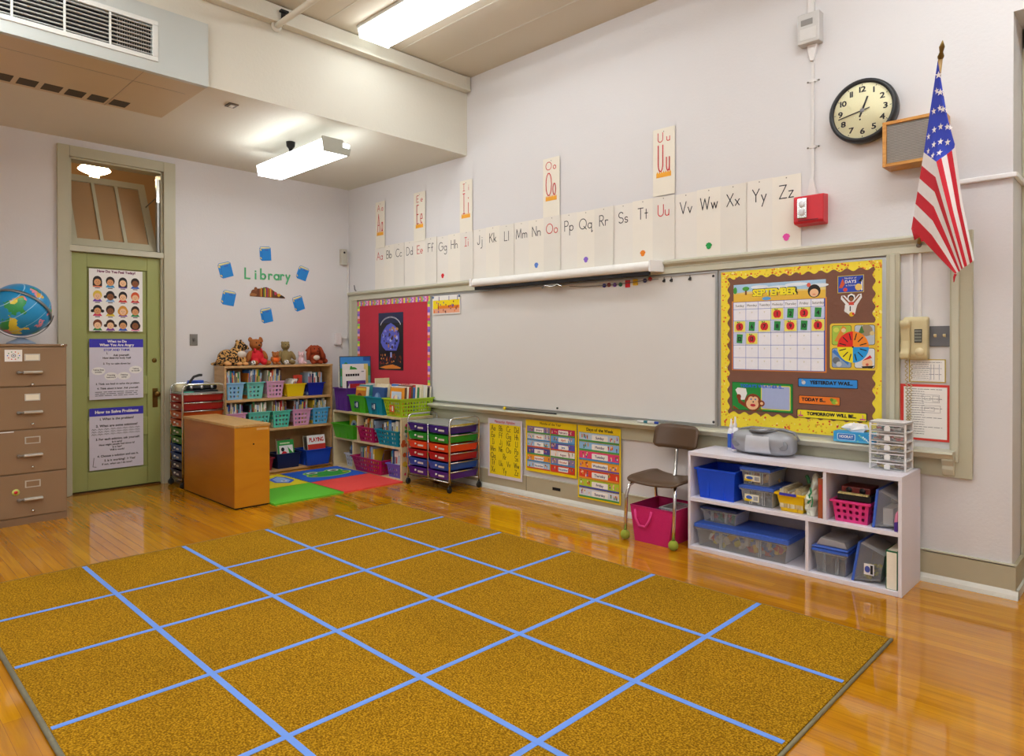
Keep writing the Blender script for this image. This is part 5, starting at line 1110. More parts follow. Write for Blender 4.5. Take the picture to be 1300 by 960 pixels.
MB().ball((L[0]+.008, L[1]+.0, L[2]+.09), (.068, .078, .075), M('#d0202e', .8)).ball((L[0]+.06, L[1]-.03, L[2]+.035), (.045, .036, .034), M('#d0202e', .8)).ball((L[0]+.06, L[1]+.06, L[2]+.035), (.045, .036, .034), M('#d0202e', .8)).build('outfit', o, remesh=.007)
for s_ in (-.04, .04): MB().tube([(L[0]+.058, L[1]+s_, L[2]+.13), (L[0]+.05, L[1]+s_*.8, L[2]+.165), (L[0], L[1]+s_*.8, L[2]+.175)], .01, M('#d0202e', .8)).build('strap', o)
MB().ball((L[0]+.08, L[1], L[2]+.207), (.008, .012, .009), BLACK).build('nose', o); eyes(o, [(L[0]+.062, L[1]-.024, L[2]+.232), (L[0]+.062, L[1]+.024, L[2]+.232)])
L = (.15, -.985, ZT); F2 = M('#a86530', .95, var=.12, scale=90, bump=.4)
o = plush('toy_bear', 'small brown teddy bear in an orange shirt', [((0, 0, .045), (.033, .036, .045)), ((.005, 0, .105), (.032, .036, .031)), ((0, -.028, .132), (.01, .013, .013)), ((0, .028, .132), (.01, .013, .013)), ((.028, 0, .097), (.014, .017, .013)), ((.035, -.024, .014), (.03, .016, .014)), ((.035, .024, .014), (.03, .016, .014)), ((.01, -.042, .06), (.014, .014, .03)), ((.01, .042, .06), (.014, .014, .03))], F2, L, .005)
MB().ball((L[0]+.003, L[1], L[2]+.05), (.037, .040, .036), M('#e2621c', .8)).build('shirt', o); MB().ball((L[0]+.043, L[1], L[2]+.1), .005, BLACK, 8).build('nose', o); eyes(o, [(L[0]+.033, L[1]-.013, L[2]+.113), (L[0]+.033, L[1]+.013, L[2]+.113)], .004)
L = (.11, -.85, ZT); F3 = M('#8d7a4e', .95, var=.12, scale=90, bump=.4)
o = plush('toy_bear', 'olive tan teddy bear sitting beside the small bear in orange', [((0, 0, .075), (.055, .062, .08)), ((.0, 0, .2), (.045, .047, .048)), ((.03, 0, .19), (.022, .026, .02)), ((-.005, -.035, .235), (.012, .015, .015)), ((-.005, .035, .235), (.012, .015, .015)), ((.01, -.072, .1), (.022, .024, .055), (-.3, 0, 0)), ((.01, .08, .095), (.022, .024, .06), (.55, 0, 0)), ((.06, -.035, .025), (.05, .026, .025)), ((.06, .05, .025), (.05, .026, .025))], F3, L)
eyes(o, [(L[0]+.042, L[1]-.018, L[2]+.212), (L[0]+.042, L[1]+.018, L[2]+.212)], .005); MB().ball((L[0]+.052, L[1], L[2]+.194), (.005, .008, .006), BLACK, 8).build('nose', o)
L = (.14, -.685, ZT); F4 = M('#e2bfc6', .95, var=.06, scale=90, bump=.3)
o = plush('toy_pig', 'small pale pink soft toy next to the rust coloured dog', [((0, 0, .045), (.032, .04, .042)), ((.005, 0, .1), (.03, .034, .03)), ((.0, -.025, .13), (.008, .012, .014)), ((.0, .025, .13), (.008, .012, .014)), ((.034, -.025, .016), (.03, .016, .015)), ((.034, .028, .016), (.03, .018, .015)), ((.03, 0, .095), (.012, .016, .012))], F4, L, .005)
eyes(o, [(L[0]+.032, L[1]-.014, L[2]+.109), (L[0]+.032, L[1]+.014, L[2]+.109)], .004)
L = (.13, -.51, ZT); F5 = M('#9a3f1e', .9, var=.15, scale=80, bump=.4)
o = plush('toy_dog', 'rust brown long-eared dog soft toy at the right end', [((-.02, .06, .075), (.07, .075, .075)), ((.03, -.02, .06), (.055, .065, .06)), ((.035, -.03, .15), (.055, .06, .058)), ((.075, -.03, .135), (.03, .034, .028)), ((.085, -.07, .018), (.04, .022, .018)), ((.085, .02, .018), (.04, .022, .018)), ((.0, .115, .03), (.05, .03, .03))], F5, L)
for s_, y in ((-1, -.095), (1, .035)): MB().tube([(L[0]+.03, L[1]-.03+s_*.03, L[2]+.20), (L[0]+.045, L[1]-.03+s_*.065, L[2]+.175), (L[0]+.06, L[1]-.03+s_*.085, L[2]+.11), (L[0]+.062, L[1]-.03+s_*.09, L[2]+.045)], [.012, .018, .024, .016], F5, 10).build('ear', o)
MB().ball((L[0]+.084, L[1]-.03, L[2]+.07), (.018, .038, .028), M('#d9cbb8', .95)).build('chest', o); MB().ball((L[0]+.104, L[1]-.03, L[2]+.143), (.008, .012, .008), M('#6a2a18', .4)).build('nose', o); eyes(o, [(L[0]+.083, L[1]-.055, L[2]+.168), (L[0]+.083, L[1]-.005, L[2]+.168)], .006)
MB().tube([(L[0]+.02, L[1]-.10, L[2]+.165), (L[0]+.03, L[1]-.125, L[2]+.145)], .012, F5).build('ear_tip', o)
for (x, y, z, r), lab in (((.225, -1.255, ZT, .026), "small black and white toy ball at the red-dressed bear's feet"), ((.20, -.885, ZT, .026), "small white and grey toy ball at the olive bear's feet")):
    b = MB().ball((x, y, z+r), r, M('#e4e2de', .6))
    for q in ((.9, -.3, .3), (.6, .7, .3), (.8, .1, -.5), (.5, -.4, .75), (.2, .8, .5), (.4, -.85, -.2)):
        v = Vector(q).normalized(); b.ball(Vector((x, y, z+r))+v*r*.86, r*.3, M('#2a2a2c', .6) if 'black' in lab else M('#8e9296', .6), 8)
    tag(b.build('toy_ball'), lab, 'toy ball')

# ------------------------------------------------------------ foam mat tiles
def mat_tile(lab, x0, y0, col, extra=None):
    x1, y1 = x0+.595, y0+.645; n = 12; pts = []; am = .012
    def zig(p, q):
        p = Vector(p); q = Vector(q); d = q-p; nn = Vector((d.y, -d.x)).normalized(); out = []
        for i in range(n): out += [p+d*(i/n), p+d*((i+.5)/n)+nn*am*(1)]
        return out
    for p, q in (((x0, y0), (x1, y0)), ((x1, y0), (x1, y1)), ((x1, y1), (x0, y1)), ((x0, y1), (x0, y0))):
        edge = (p[1] == q[1] == -1.72) or (p[0] == q[0] == 1.625)
        pts += [(v.x, v.y) for v in zig(p, q)] if not edge else [p]
    b = MB().prism([(p[0], p[1]) for p in pts], 2, .0, .013, M(col, .7, bump=.15, bscale=200))
    if extra: extra(Art(b, (x0, y0, .0134), (1, 0, 0), (0, 1, 0), 1, 1, .0006))
    o = b.build('foam_tile'); tag(o, lab, 'floor mat', 'foam floor tiles'); return o
def frog(a):
    c0 = (.31, .36)
    def R(p): return (c0[0]+p[1], c0[1]+p[0])   # drawing faces the room: right = +y, down = +x
    def D(x, y, rx, ry, m, l): a.poly([R((x+rx*cos(2*PI*k/20), -(y+ry*sin(2*PI*k/20)))) for k in range(20)], m, l)
    for g, m, l in ((.018, M('#b7d94a', .6), 1), (0, M('#2fa03c', .6), 2)):
        D(0, -.02, .225+g, .12+g, m, l); D(-.12, .10, .08+g, .07+g, m, l); D(.12, .10, .08+g, .07+g, m, l); D(0, .0, .17+g, .12+g, m, l)
    for s_ in (-1, 1):
        D(s_*.12, .11, .058, .05, WHITE, 3); D(s_*.12, .10, .035, .03, M('#6a6a5a', .6), 4); D(s_*.12, .10, .018, .016, INK, 5); D(s_*.17, -.04, .03, .02, M('#d9a83a', .6), 3)
    for k in range(12):
        w_ = PI*(1.15+.7*k/11); a.poly([R((.12*cos(w_)-.006, -.12*sin(w_)*.6+.0+(-.0))), R((.12*cos(w_)+.006, -.12*sin(w_)*.6)), R((.12*cos(w_), -.12*sin(w_)*.6+.012))], M('#1c6a28', .6), 3)
def fish(a):
    a.poly([(.1, .55), (.2, .42), (.38, .4), (.48, .5), (.38, .6), (.2, .6)], M('#3a5fd0', .6), 1); a.poly([(.14, .54), (.22, .45), (.36, .43), (.44, .5), (.36, .57), (.2, .57)], M('#8fb4ea', .6), 2); a.disc(.36, .5, .03, WHITE, 3); a.disc(.36, .5, .014, INK, 4)
mat_tile('green foam floor tile at the corner nearest the wood cabinet', 1.03, -1.72, '#5fc02e')
mat_tile('red foam floor tile in front of the low book shelf', 1.03, -1.075, '#e84a44')
mat_tile('blue foam floor tile with a green frog face', .435, -1.075, '#1f5fcf', frog)
mat_tile('yellow foam floor tile with a blue fish beside the wood cabinet', .435, -1.72, '#e6d51e', fish)
# ------------------------------------------------------------ drawer carts
def cart(label, x0, x1, y0, y1, zlow, ztray, zh, cols, rows, colors, names, group, back_dx=0):
    t = thing('drawer_cart', label, 'drawer cart', ((x0+x1)/2, (y0+y1)/2, 0)); r = .0095
    b = MB()
    for x in (x0, x1): b.tube([(x, y0, .06), (x, y0, zh-.045), (x, y0+.015, zh-.012), (x, y0+.05, zh), (x, y1-.05, zh), (x, y1-.015, zh-.012), (x, y1, zh-.045), (x, y1, .06)], r, CHROME, 10)
    b.tube([(x0, y0, zlow-.012), (x1, y0, zlow-.012)], .006, CHROME).tube([(x0, y1, zlow-.012), (x1, y1, zlow-.012)], .006, CHROME)
    if cols == 2: xm = (x0+x1)/2; b.tube([(xm, y0, zlow-.012), (xm, y0, ztray)], r*.8, CHROME)
    pitch = (ztray-zlow)/rows
    for k in range(rows):
        for x in (x0, x1): b.tube([(x, y0, zlow+pitch*(k+1)-.006), (x, y1, zlow+pitch*(k+1)-.006)], .0055, CHROME, 6)
    b.build('frame', t)
    MB().box(x0+.006, x1-.006, y0-.004, y1+.004, ztray-.004, ztray+.008, M('#aeb1ae', .25, metal=.3)).box(x0-.004, x0+.006, y0, y1, ztray-.004, ztray+.012, CHROME).box(x1-.006, x1+.004, y0, y1, ztray-.004, ztray+.012, CHROME).build('tray', t, bevel=.002)
    for x in (x0, x1):
        for y in (y0, y1):
            c = MB().lathe([(.001, -.011), (.024, -.011), (.028, -.006), (.028, .006), (.024, .011), (.001, .011)], (x, y, .028), M('#1a1a1b', .5), axis='x', n=16); c.box(x-.014, x+.014, y-.010, y+.010, .040, .058, BLACK); c.build('caster', t)
    W = (x1-x0)/cols
    for k in range(rows):
        for c in range(cols):
            xa, xb = x0+W*c+.014, x0+W*(c+1)-.014; zt = ztray-pitch*k-.008; zb = zt-pitch*.80; mt = colors[k]
            b = MB(); f = .014
            lo = [(xa+f, y0+.004, zb), (xb-f, y0+.004, zb), (xb-f, y1-.012, zb), (xa+f, y1-.012, zb)]; hi = [(xa, y0-.006, zt), (xb, y0-.006, zt), (xb, y1-.004, zt), (xa, y1-.004, zt)]
            b.add(lo+hi, [(3, 2, 1, 0), (0, 1, 5, 4), (1, 2, 6, 5), (2, 3, 7, 6), (3, 0, 4, 7)], mt)
            b.box(xa-.004, xb+.004, y0-.012, y0-.004, zt-.008, zt, mt).box(xa-.006, xa+.004, y0-.004, y1-.004, zt-.006, zt, mt).box(xb-.004, xb+.006, y0-.004, y1-.004, zt-.006, zt, mt)
            d_ = b.build('drawer', t, solid=.002); d_['label'] = names[k]
            xm = (xa+xb)/2; zm = (zt+zb)/2
            off = rb.choice((-.03, .0, .03)) if cols == 2 else -.01
            MB().lathe([(.006, 0), (.009, .006), (.010, .012), (.001, .016)], (xm-.02, y0-.006, zm+.006), M('#f2f0ea', .3), axis='y', n=12).build('knob', d_)
            MB().box(xm+.005, xm+.085 if cols == 2 else xm+.06, y0-.0075, y0-.006, zm-.012, zm+.004, M('#d9cfc6', .5)).build('name_strip', d_)
    return t
def dr(c, o=.62): return M(c, .3, var=.05, scale=8, spec=.5)
cart('chrome cart of ten rainbow drawers between the door and the wood cabinet', .10, .40, -2.005, -1.625, .085, .868, .955, 1, 10, [dr(c) for c in ('#a3161d', '#a3161d', '#c8501a', '#c8501a', '#3f7d22', '#3f7d22', '#1d3f86', '#1d3f86', '#33204a', '#33204a')], ['red drawer']*2+['orange drawer']*2+['green drawer']*2+['blue drawer']*2+['dark purple drawer']*2, None)
cart('chrome cart of twelve rainbow drawers in two columns below the whiteboard', 1.70, 2.305, -.424, -.068, .105, .594, .662, 2, 6, [dr(c) for c in ('#3c1c86', '#229a2c', '#ee4a1e', '#b41420', '#2450b0', '#4d1c8e')], ['violet drawer', 'green drawer', 'orange drawer', 'red drawer', 'blue drawer', 'purple drawer'], None)
# tools on the tall cart
t = thing('hole_punch', 'black three-hole punch with a raised lever on the tall drawer cart', 'hole punch', (.25, -1.8, .876))
MB().box(.21, .30, -1.93, -1.64, .877, .892, BLACK).lathe([(.001, 0), (.026, .002), (.026, .12), (.001, .122)], (.25, -1.90, .918), M('#202124', .25), axis='x', n=4).build('base', t, bevel=.004) if 0 else MB().box(.21, .30, -1.93, -1.64, .877, .892, BLACK).build('base', t, bevel=.004)
b = MB().tube([(.255, -1.92, .918), (.255, -1.645, .918)], .024, M('#202124', .25), 14); b.build('barrel', t)
for y in (-1.88, -1.785, -1.69): MB().tube([(.255, y-.012, .918), (.255, y+.012, .918)], .0265, M('#b9bbbd', .25, metal=.8), 14).build('collar', t)
MB().tube([(.25, -1.90, .93), (.25, -1.88, .98), (.25, -1.85, 1.02), (.25, -1.80, 1.035), (.25, -1.775, 1.035)], [.012, .012, .012, .013, .012], BLACK, 10).build('lever', t)
tag(MB().box(.12, .2, -1.86, -1.74, .877, .98, M('#2448b4', .5)).box(.118, .202, -1.862, -1.738, .955, .982, M('#2f58c8', .5)).build('tape_box', bevel=.003), 'small blue box behind the black hole punch', 'box')
tag(MB().lathe([(.001, 0), (.05, .004), (.055, .05), (.05, .075), (.02, .08), (.001, .08)], (.16, -1.935, .877), M('#d3c9a8', .5)).build('tape_roll'), 'cream round tub at the left end of the tall drawer cart', 'tub')
tag(MB().box(.33, .39, -1.99, -1.9, .877, .888, M('#4aa890', .5)).box(.334, .386, -1.986, -1.904, .888, .890, M('#3a8f7a', .5)).build('sponge'), 'small teal pad on the front corner of the tall drawer cart', 'pad')

# ------------------------------------------------------------ wooden cabinet block
t = thing('wooden_cabinet', 'honey coloured wooden cabinet standing between the drawer cart and foam mat', 'cabinet', (1.03, -1.87, 0))
HON = wood_mat('#a05e08', '#b06c10', 1.5, (1.5, 1.5, 5), .35, 'honey_wood'); HONF = wood_mat('#c07c0c', '#cc8a18', 1.5, (2, 2, 6), .35, 'honey_wood_end'); EDG = wood_mat('#b58a4c', '#cda566', 4, (2, 8, 8), .4, 'edge_wood')
wx0, wx1, wy0, wy1 = .47, 1.548, -2.02, -1.728
MB().box(wx0, wx1-.02, wy0, wy0+.018, .012, .655, HON).build('front_panel', t, bevel=.002)
MB().box(wx1-.02, wx1, wy0, wy1, .012, .655, HONF).build('side_panel', t, bevel=.003); MB().box(wx0, wx0+.02, wy0+.018, wy1, .012, .655, HONF).build('side_panel', t, bevel=.003)
MB().box(wx0+.02, wx1-.02, wy1-.3+.03, wy1-.01, .30, .32, HONF).build('shelf', t); MB().box(wx0+.02, wx1-.02, wy0+.018, wy1, .012, .03, HONF).build('shelf', t)
MB().box(wx0-.006, wx1+.006, wy0-.006, wy1+.006, .655, .676, EDG).build('top', t, bevel=.003)
MB().box(wx0+.01, wx1-.01, wy0+.01, wy1-.01, 0, .013, DARK).build('base', t)
MB().box(wx1, wx1+.001, -1.84, -1.74, .625, .643, M('#d8a968', .4)).build('label_strip', t); MB().lathe([(.007, 0), (.007, .002), (.001, .003)], (wx1, -1.865, .515), DARK, axis='x', n=10).build('lock_hole', t)

# ------------------------------------------------------------ low book shelf under the red board
t = thing('low_bookcase', 'low birch shelf unit of coloured book tubs in the corner', 'shelf unit', (.98, -.23, 0))
BIR = wood_mat('#cdb98f', '#dccaa2', 3, (6, 2, 3), .5, 'birch'); sy0, sy1, sx0, sx1 = -.43, -.04, .36, 1.6
for x in (sx0, sx1-.02): MB().box(x, x+.02, sy0, sy1, 0, .597, BIR).build('side_panel', t, bevel=.002)
MB().box(sx0, sx1, sy0, sy1, .597, .617, BIR).build('top', t, bevel=.002)
MB().box(sx0+.02, sx1-.02, sy0, sy1, .308, .330, BIR).build('shelf', t, bevel=.002); MB().box(sx0+.02, sx1-.02, sy0, sy1, 0, .024, BIR).build('shelf', t, bevel=.002)
MB().box(.825, .845, sy0+.004, sy1, .33, .597, BIR).build('divider', t, bevel=.002); MB().box(.735, .755, sy0+.004, sy1, .024, .308, BIR).build('divider', t, bevel=.002)
MB().box(sx0+.02, sx1-.02, sy1-.008, sy1, .024, .597, BIR).build('back_panel', t)
b = MB(); a = Art(b, (sx1+.0005, sy0, .02), (0, 1, 0), (0, 0, 1), .3, .56, .0005); r_ = random.Random(8)
for i in range(44): a.disc(r_.uniform(.06, .9), r_.uniform(.04, .96), r_.uniform(.03, .09), paint(r_.choice(['#4a9ad8', '#d84a6a', '#6aa83a', '#e0b83a', '#8ab8e0', '#c85a2a', '#e8e2d0', '#3f8f4a'])), 1+i % 3, n=9)
b.build('sticker_border', t)
GT = 'book tubs on the low birch shelf'
LIME = M('#a8c823', .4, var=.02); GRN = M('#48b01e', .4); TEA = M('#0f8fae', .4); MAG = M('#b41860', .4); PUR = M('#5a2c8c', .4)
tub('book_tub', 'green tub of books on the low shelf, upper left cubby', 'tub', .395, .815, -.475, -.12, .331, .485, GRN, GT)
tub('book_tub', 'magenta tub on the low shelf beside the teal one', 'tub', .862, 1.165, -.462, -.1, .331, .484, MAG, GT, holes=True)
tub('book_tub', 'teal tub on the low shelf, upper right cubby', 'tub', 1.18, 1.57, -.455, -.1, .331, .484, TEA, GT, holes=True)
tub('book_basket', 'white basket in the lower left cubby of the low shelf', 'basket', .535, .725, -.40, -.12, .025, .165, M('#c9cdda', .4), GT, holes=True)
tub('book_tub', 'large magenta tub of books in the lower cubby of the low shelf', 'tub', .775, 1.325, -.475, -.08, .025, .175, MAG, GT, holes=True)
tub('book_basket', 'lavender basket of books at the lower right of the low shelf', 'basket', 1.345, 1.57, -.435, -.2, .025, .160, M('#6a62c4', .4), GT, holes=True)
tub('book_tub', 'tall purple tub of big books on top of the low shelf', 'tub', .385, .66, -.445, -.06, .618, .862, PUR, GT, taper=.9)
for (x0, x1, m_, lab, c) in ((.672, .985, GRN, 'green tub of books on top of the low shelf', '#2a4a6a'), (.992, 1.292, TEA, 'teal tub of books on top of the low shelf', '#24507a'), (1.30, 1.605, LIME, 'large lime green basket of books at the end of the low shelf top', '#d8622a')):
    o = tub('book_tub', lab, 'tub', x0, x1, -.445, -.06 if m_ is not LIME else -.02, .618, .797, m_, GT, holes=m_ is LIME, cell=.017)
    b = MB().box((x0+x1)/2-.05, (x0+x1)/2+.03, -.428, -.4265, .665, .735, M(c, .4)); a = Art(b, ((x0+x1)/2-.05, -.4283, .665), (1, 0, 0), (0, 0, 1), .08, .07, .0005)
    a.disc(.35, .5, .2, paint('#8a9ab0' if c != '#d8622a' else '#e8a24a'), 1); a.rect(.58, .15, .8, .85, WHITE, 2); b.build('number_label', o)
# face-forward books in the top tubs
def stack_y(x0, x1, ya, yb, z, h, n, phrase, cols=None, cover=None, lean=.10):
    k = (yb-ya)/n; rs = random.Random(int(x0*1000))
    for i in range(n):
        nm, col = (cols[i] if cols and i < len(cols) else rs.choices(BC, BW)[0]); hh = h*rs.uniform(.9, 1.05); w = (x1-x0)*rs.uniform(.8, 1); th = k*.8
        b = MB(); y = ya+k*i; s_ = lean
        vs = [(xx, yy+zz*s_, z+zz) for zz in (0, hh) for xx, yy in ((x1-w, y), (x1, y), (x1, y+th), (x1-w, y+th))]
        b.add(vs, [(0, 1, 5, 4), (2, 3, 7, 6)], M(col, .4, var=.05)); b.add(vs, [(3, 2, 1, 0), (4, 5, 6, 7), (3, 0, 4, 7)], PAGE); b.add(vs, [(1, 2, 6, 5)], M(col, .4, var=.05) if rs.random() < .6 else PAGE)
        if i == 0 and cover:
            a = Art(b, (x1-w, y-.0008, z), (1, 0, 0), Vector((0, s_, 1)), w, hh, .0008); cover(a)
        tag(b.build('book'), '%s book, %s from the front in %s' % (nm, ORD[i], phrase), 'book', 'books on the low birch shelf')
stack_y(.70, .93, -.40, -.10, .632, .275, 7, 'the green tub on the shelf top', [('orange', '#c9792e')], lambda a: (a.rect(.05, .85, .95, .95, paint('#e8c040'), 1), a.disc(.4, .5, .28, paint('#8a3a1c'), 1, .25), a.disc(.6, .4, .2, paint('#d89a4a'), 2, .2), a.disc(.35, .55, .1, paint('#5a2a16'), 3, .1)))
stack_y(1.02, 1.25, -.40, -.10, .632, .285, 7, 'the teal tub on the shelf top', [('blue', '#34558c')], lambda a: (a.disc(.45, .5, .3, paint('#5a7fb4'), 1, .3), a.disc(.5, .35, .15, paint('#dca83a'), 2, .08), a.disc(.4, .65, .12, paint('#8fb0d0'), 2, .12)))
stack_y(1.33, 1.575, -.405, -.05, .632, .285, 14, 'the lime green basket', [('orange framed', '#ee9a2a')], lambda a: (a.rect(.1, .1, .9, .86, paint('#c9d6ea'), 1), a.disc(.4, .5, .2, paint('#e0a0a0'), 2, .22), a.disc(.6, .45, .2, paint('#9ab0d8'), 2, .25), a.disc(.5, .65, .12, paint('#f0e0c0'), 3, .1)), lean=.06)
GF = 'big books in the purple tub'
def art_big(a): a.rect(.03, .03, .97, .97, paint('#3f8fd8'), 1); a.poly([(.03, .6), (.3, .72), (.5, .62), (.75, .75), (.97, .65), (.97, .3), (.03, .3)], paint('#3f9a52'), 2); a.rect(.03, .03, .97, .35, paint('#5fb0a0'), 2); a.disc(.2, .72, .06, paint('#2f8a4a'), 3, .08); a.rect(.75, .84, .97, .97, paint('#2a62b8'), 2)
def art_frog(a): a.disc(.5, .82, .2, paint('#3f9a3a'), 1, .1); a.disc(.4, .9, .06, paint('#3f9a3a'), 2, .05); a.rect(.1, .2, .9, .66, paint('#dfe6da'), 1)
def art_white(a): a.bars(.12, .72, .80, .07, INK, 1, seed=5); a.rect(.8, .92, .92, .95, M('#8a8a90', .5), 1); a.rect(.14, .05, .98, .66, paint('#6a3f9c'), 1); a.disc(.35, .3, .2, paint('#e4e0ea'), 2, .26); a.disc(.35, .25, .12, paint('#9a8ab8'), 3, .14); a.rect(.14, .05, .2, .66, INK, 2)
facing('big blue picture book with green hills, tallest in the purple tub', .50, -.43, -.03, .868, 1.20, '#4a4f5a', art_big, .03, .008, GF)
facing('yellow book in front of the big blue one in the purple tub', .512, -.24, -.075, .72, 1.115, '#e3d884', art_dots(['#8ab85a', '#d8c890'], 6, 9), .03, .006, GF)
facing('white picture book with a green frog in the purple tub', .525, -.405, -.135, .70, 1.115, '#e6e6e2', art_frog, .03, .006, GF)
facing('white and purple picture book at the front of the purple tub', .545, -.412, -.125, .70, 1.055, '#eceae6', art_white, .03, .006, GF)
facing('cream book sticking up at the left of the purple tub', .49, -.416, -.398, .74, 1.03, '#dcd9b0', lambda a: None, .02, .03, GF)
facing('red book lying behind the green tub books', .60, -.36, -.16, .66, .905, '#b3262c', art_dots(['#d8c8a0'], 3, 4), .05, .01, GF)
facing('cream covered book behind the teal tub books', .98, -.30, -.12, .78, .975, '#d8caa0', art_dots(['#5a4a5a', '#a83a4a'], 5, 14), .05, .006, GF)
# books inside cubbies
facing_f = None
stack_y(.46, .78, -.30, -.16, .345, .225, 4, 'the green tub of the upper left cubby', [('yellow', '#e4c23a')], lambda a: (a.disc(.3, .5, .2, paint('#c8d4ea'), 1, .28), a.disc(.65, .5, .18, paint('#b84a3a'), 1, .2), a.disc(.3, .5, .1, paint('#3a4a9c'), 2, .14)), .05)
book_row('x', .90, 1.14, -.40, .345, .19, .225, .2, 7, 'the magenta tub of the upper cubby', 'books on the low birch shelf', tilt=.05, fill=.9)
book_row('x', 1.23, 1.53, -.40, .345, .18, .235, .2, 8, 'the teal tub of the upper cubby', 'books on the low birch shelf', tilt=.03, fill=.9)
book_row('x', .57, .70, -.36, .035, .19, .22, .2, 4, 'the white basket of the lower cubby', 'books on the low birch shelf', fill=.9)
book_row('x', .83, 1.12, -.40, .035, .2, .25, .2, 11, 'the large magenta tub', 'books on the low birch shelf', tilt=.02, fill=.92)
book(lambda tt, q, z: (1.16+tt, -.38+q, .036+z), .02, .24, .24, '#8c6234', 'brown book leaning at the right in the large magenta tub', 'books on the low birch shelf', tilt=.35)
book_row('x', 1.375, 1.54, -.40, .032, .24, .275, .15, 6, 'the lavender basket', 'books on the low birch shelf', tilt=.02, fill=.9)
# ------------------------------------------------------------ school chair
t = thing('school_chair', 'brown plastic school chair with tennis balls on its chrome legs', 'chair', (4.43, -.32, 0))
SHELL = M('#5a4432', .35, var=.08, scale=10); NV2, NU2 = 16, 12
b = MB(); vs = []; fs = []
for i in range(NU2+1):
    for j in range(NV2+1):
        u = i/NU2*2-1; v = j/NV2
        x = 4.428+u*.205*(.80+.20*math.sqrt(max(0, 1-abs(2*v-1)**4))); y = -.505+v*.36; z = .405+.012*u*u-.03*max(0, .25-v)**1.5*4+.012*v - .012*(1-u*u)*v
        vs.append((x, y, z))
for i in range(NU2):
    for j in range(NV2): fs.append((i*(NV2+1)+j, (i+1)*(NV2+1)+j, (i+1)*(NV2+1)+j+1, i*(NV2+1)+j+1))
b.add(vs, fs, SHELL, True); o = b.build('seat', t, solid=.012)
b = MB(); vs = []; fs = []
for i in range(NU2+1):
    for j in range(7):
        u = i/NU2*2-1; v = j/6
        cr = 1 if 0 < j < 6 else .9
        vs.append((4.42+u*.172*cr, -.155+.045*v-.03*u*u, .598+v*.16+(.012 if abs(u) > .95 and j == 0 else 0)-(.012 if abs(u) > .95 and j == 6 else 0)))
for i in range(NU2):
    for j in range(6): fs.append((i*7+j, (i+1)*7+j, (i+1)*7+j+1, i*7+j+1))
b.add(vs, fs, SHELL, True); b.build('backrest', t, solid=.011)
for x, s_ in ((4.245, -1), (4.615, 1)):
    f = MB().tube([(x, -.515, .055), (x, -.50, .30), (x-s_*.008, -.48, .365), (x-s_*.03, -.44, .39), (x-s_*.06, -.38, .394)], .0115, CHROME, 10).build('leg', t)
    MB().ball((x, -.515, .034), .033, M('#9aa83a', .9, var=.1, scale=120, bump=.4), 16).build('tennis_ball', f)
    f = MB().tube([(x+s_*.0, -.115, .055), (x-s_*.012, -.15, .25), (x-s_*.03, -.19, .385), (x-s_*.05, -.24, .396)], .0115, CHROME, 10).build('leg', t)
    MB().ball((x, -.115, .034), .033, M('#9aa83a', .9, var=.1, scale=120, bump=.4), 16).build('tennis_ball', f)
b = MB().tube([(4.42, -.36, .388), (4.42, -.2, .392), (4.42, -.165, .42), (4.42, -.15, .56), (4.42, -.13, .66)], .0125, CHROME, 10).tube([(4.30, -.30, .385), (4.54, -.30, .385)], .011, CHROME).tube([(4.555, -.44, .388), (4.555, -.24, .39)], .01, CHROME).tube([(4.285, -.44, .388), (4.285, -.24, .39)], .01, CHROME)
b.build('back_support', t)
# pink fabric bin under the chair
HOT = M('#c81e68', .7, var=.06, scale=30, bump=.2); HOTD = M('#b01a5c', .75)
b = MB(); A0 = [(4.305, -.485), (4.56, -.485), (4.56, -.17), (4.305, -.17)]; A1 = [(4.275, -.495), (4.60, -.495), (4.60, -.15), (4.275, -.15)]
vs = [(x, y, 0.002) for x, y in A0]+[(x, y, .238) for x, y in A1]; b.add(vs, [(3, 2, 1, 0), (0, 1, 5, 4), (1, 2, 6, 5), (2, 3, 7, 6), (3, 0, 4, 7)], HOT)
t = tag(b.build('fabric_bin', solid=.005), 'hot pink fabric bin with handles under the brown chair', 'bin')
MB().tube([(x, y, .238) for x, y in A1], .005, HOTD, 6, closed=True).build('rim', t)
for x0, x1, z in ((4.31, 4.44, .215),): MB().tube([(x0, -.496, z), (x0+.012, -.504, z-.06), (x0+.04, -.508, z-.105), (x1-.04, -.508, z-.105), (x1-.012, -.504, z-.06), (x1, -.496, z)], .009, M('#dc4088', .7), 6).build('handle', t)
tub('clear_box', 'clear plastic box inside the hot pink fabric bin', 'box', 4.44, 4.585, -.40, -.19, .08, .232, clear(opac=.2), taper=.9)
tag(MB().box(4.31, 4.42, -.42, -.22, .02, .17, M('#2a2430', .6)).box(4.312, 4.418, -.418, -.222, .17, .175, M('#4a3a4a', .6)).build('dark_case', bevel=.006), 'dark case inside the hot pink fabric bin', 'case')

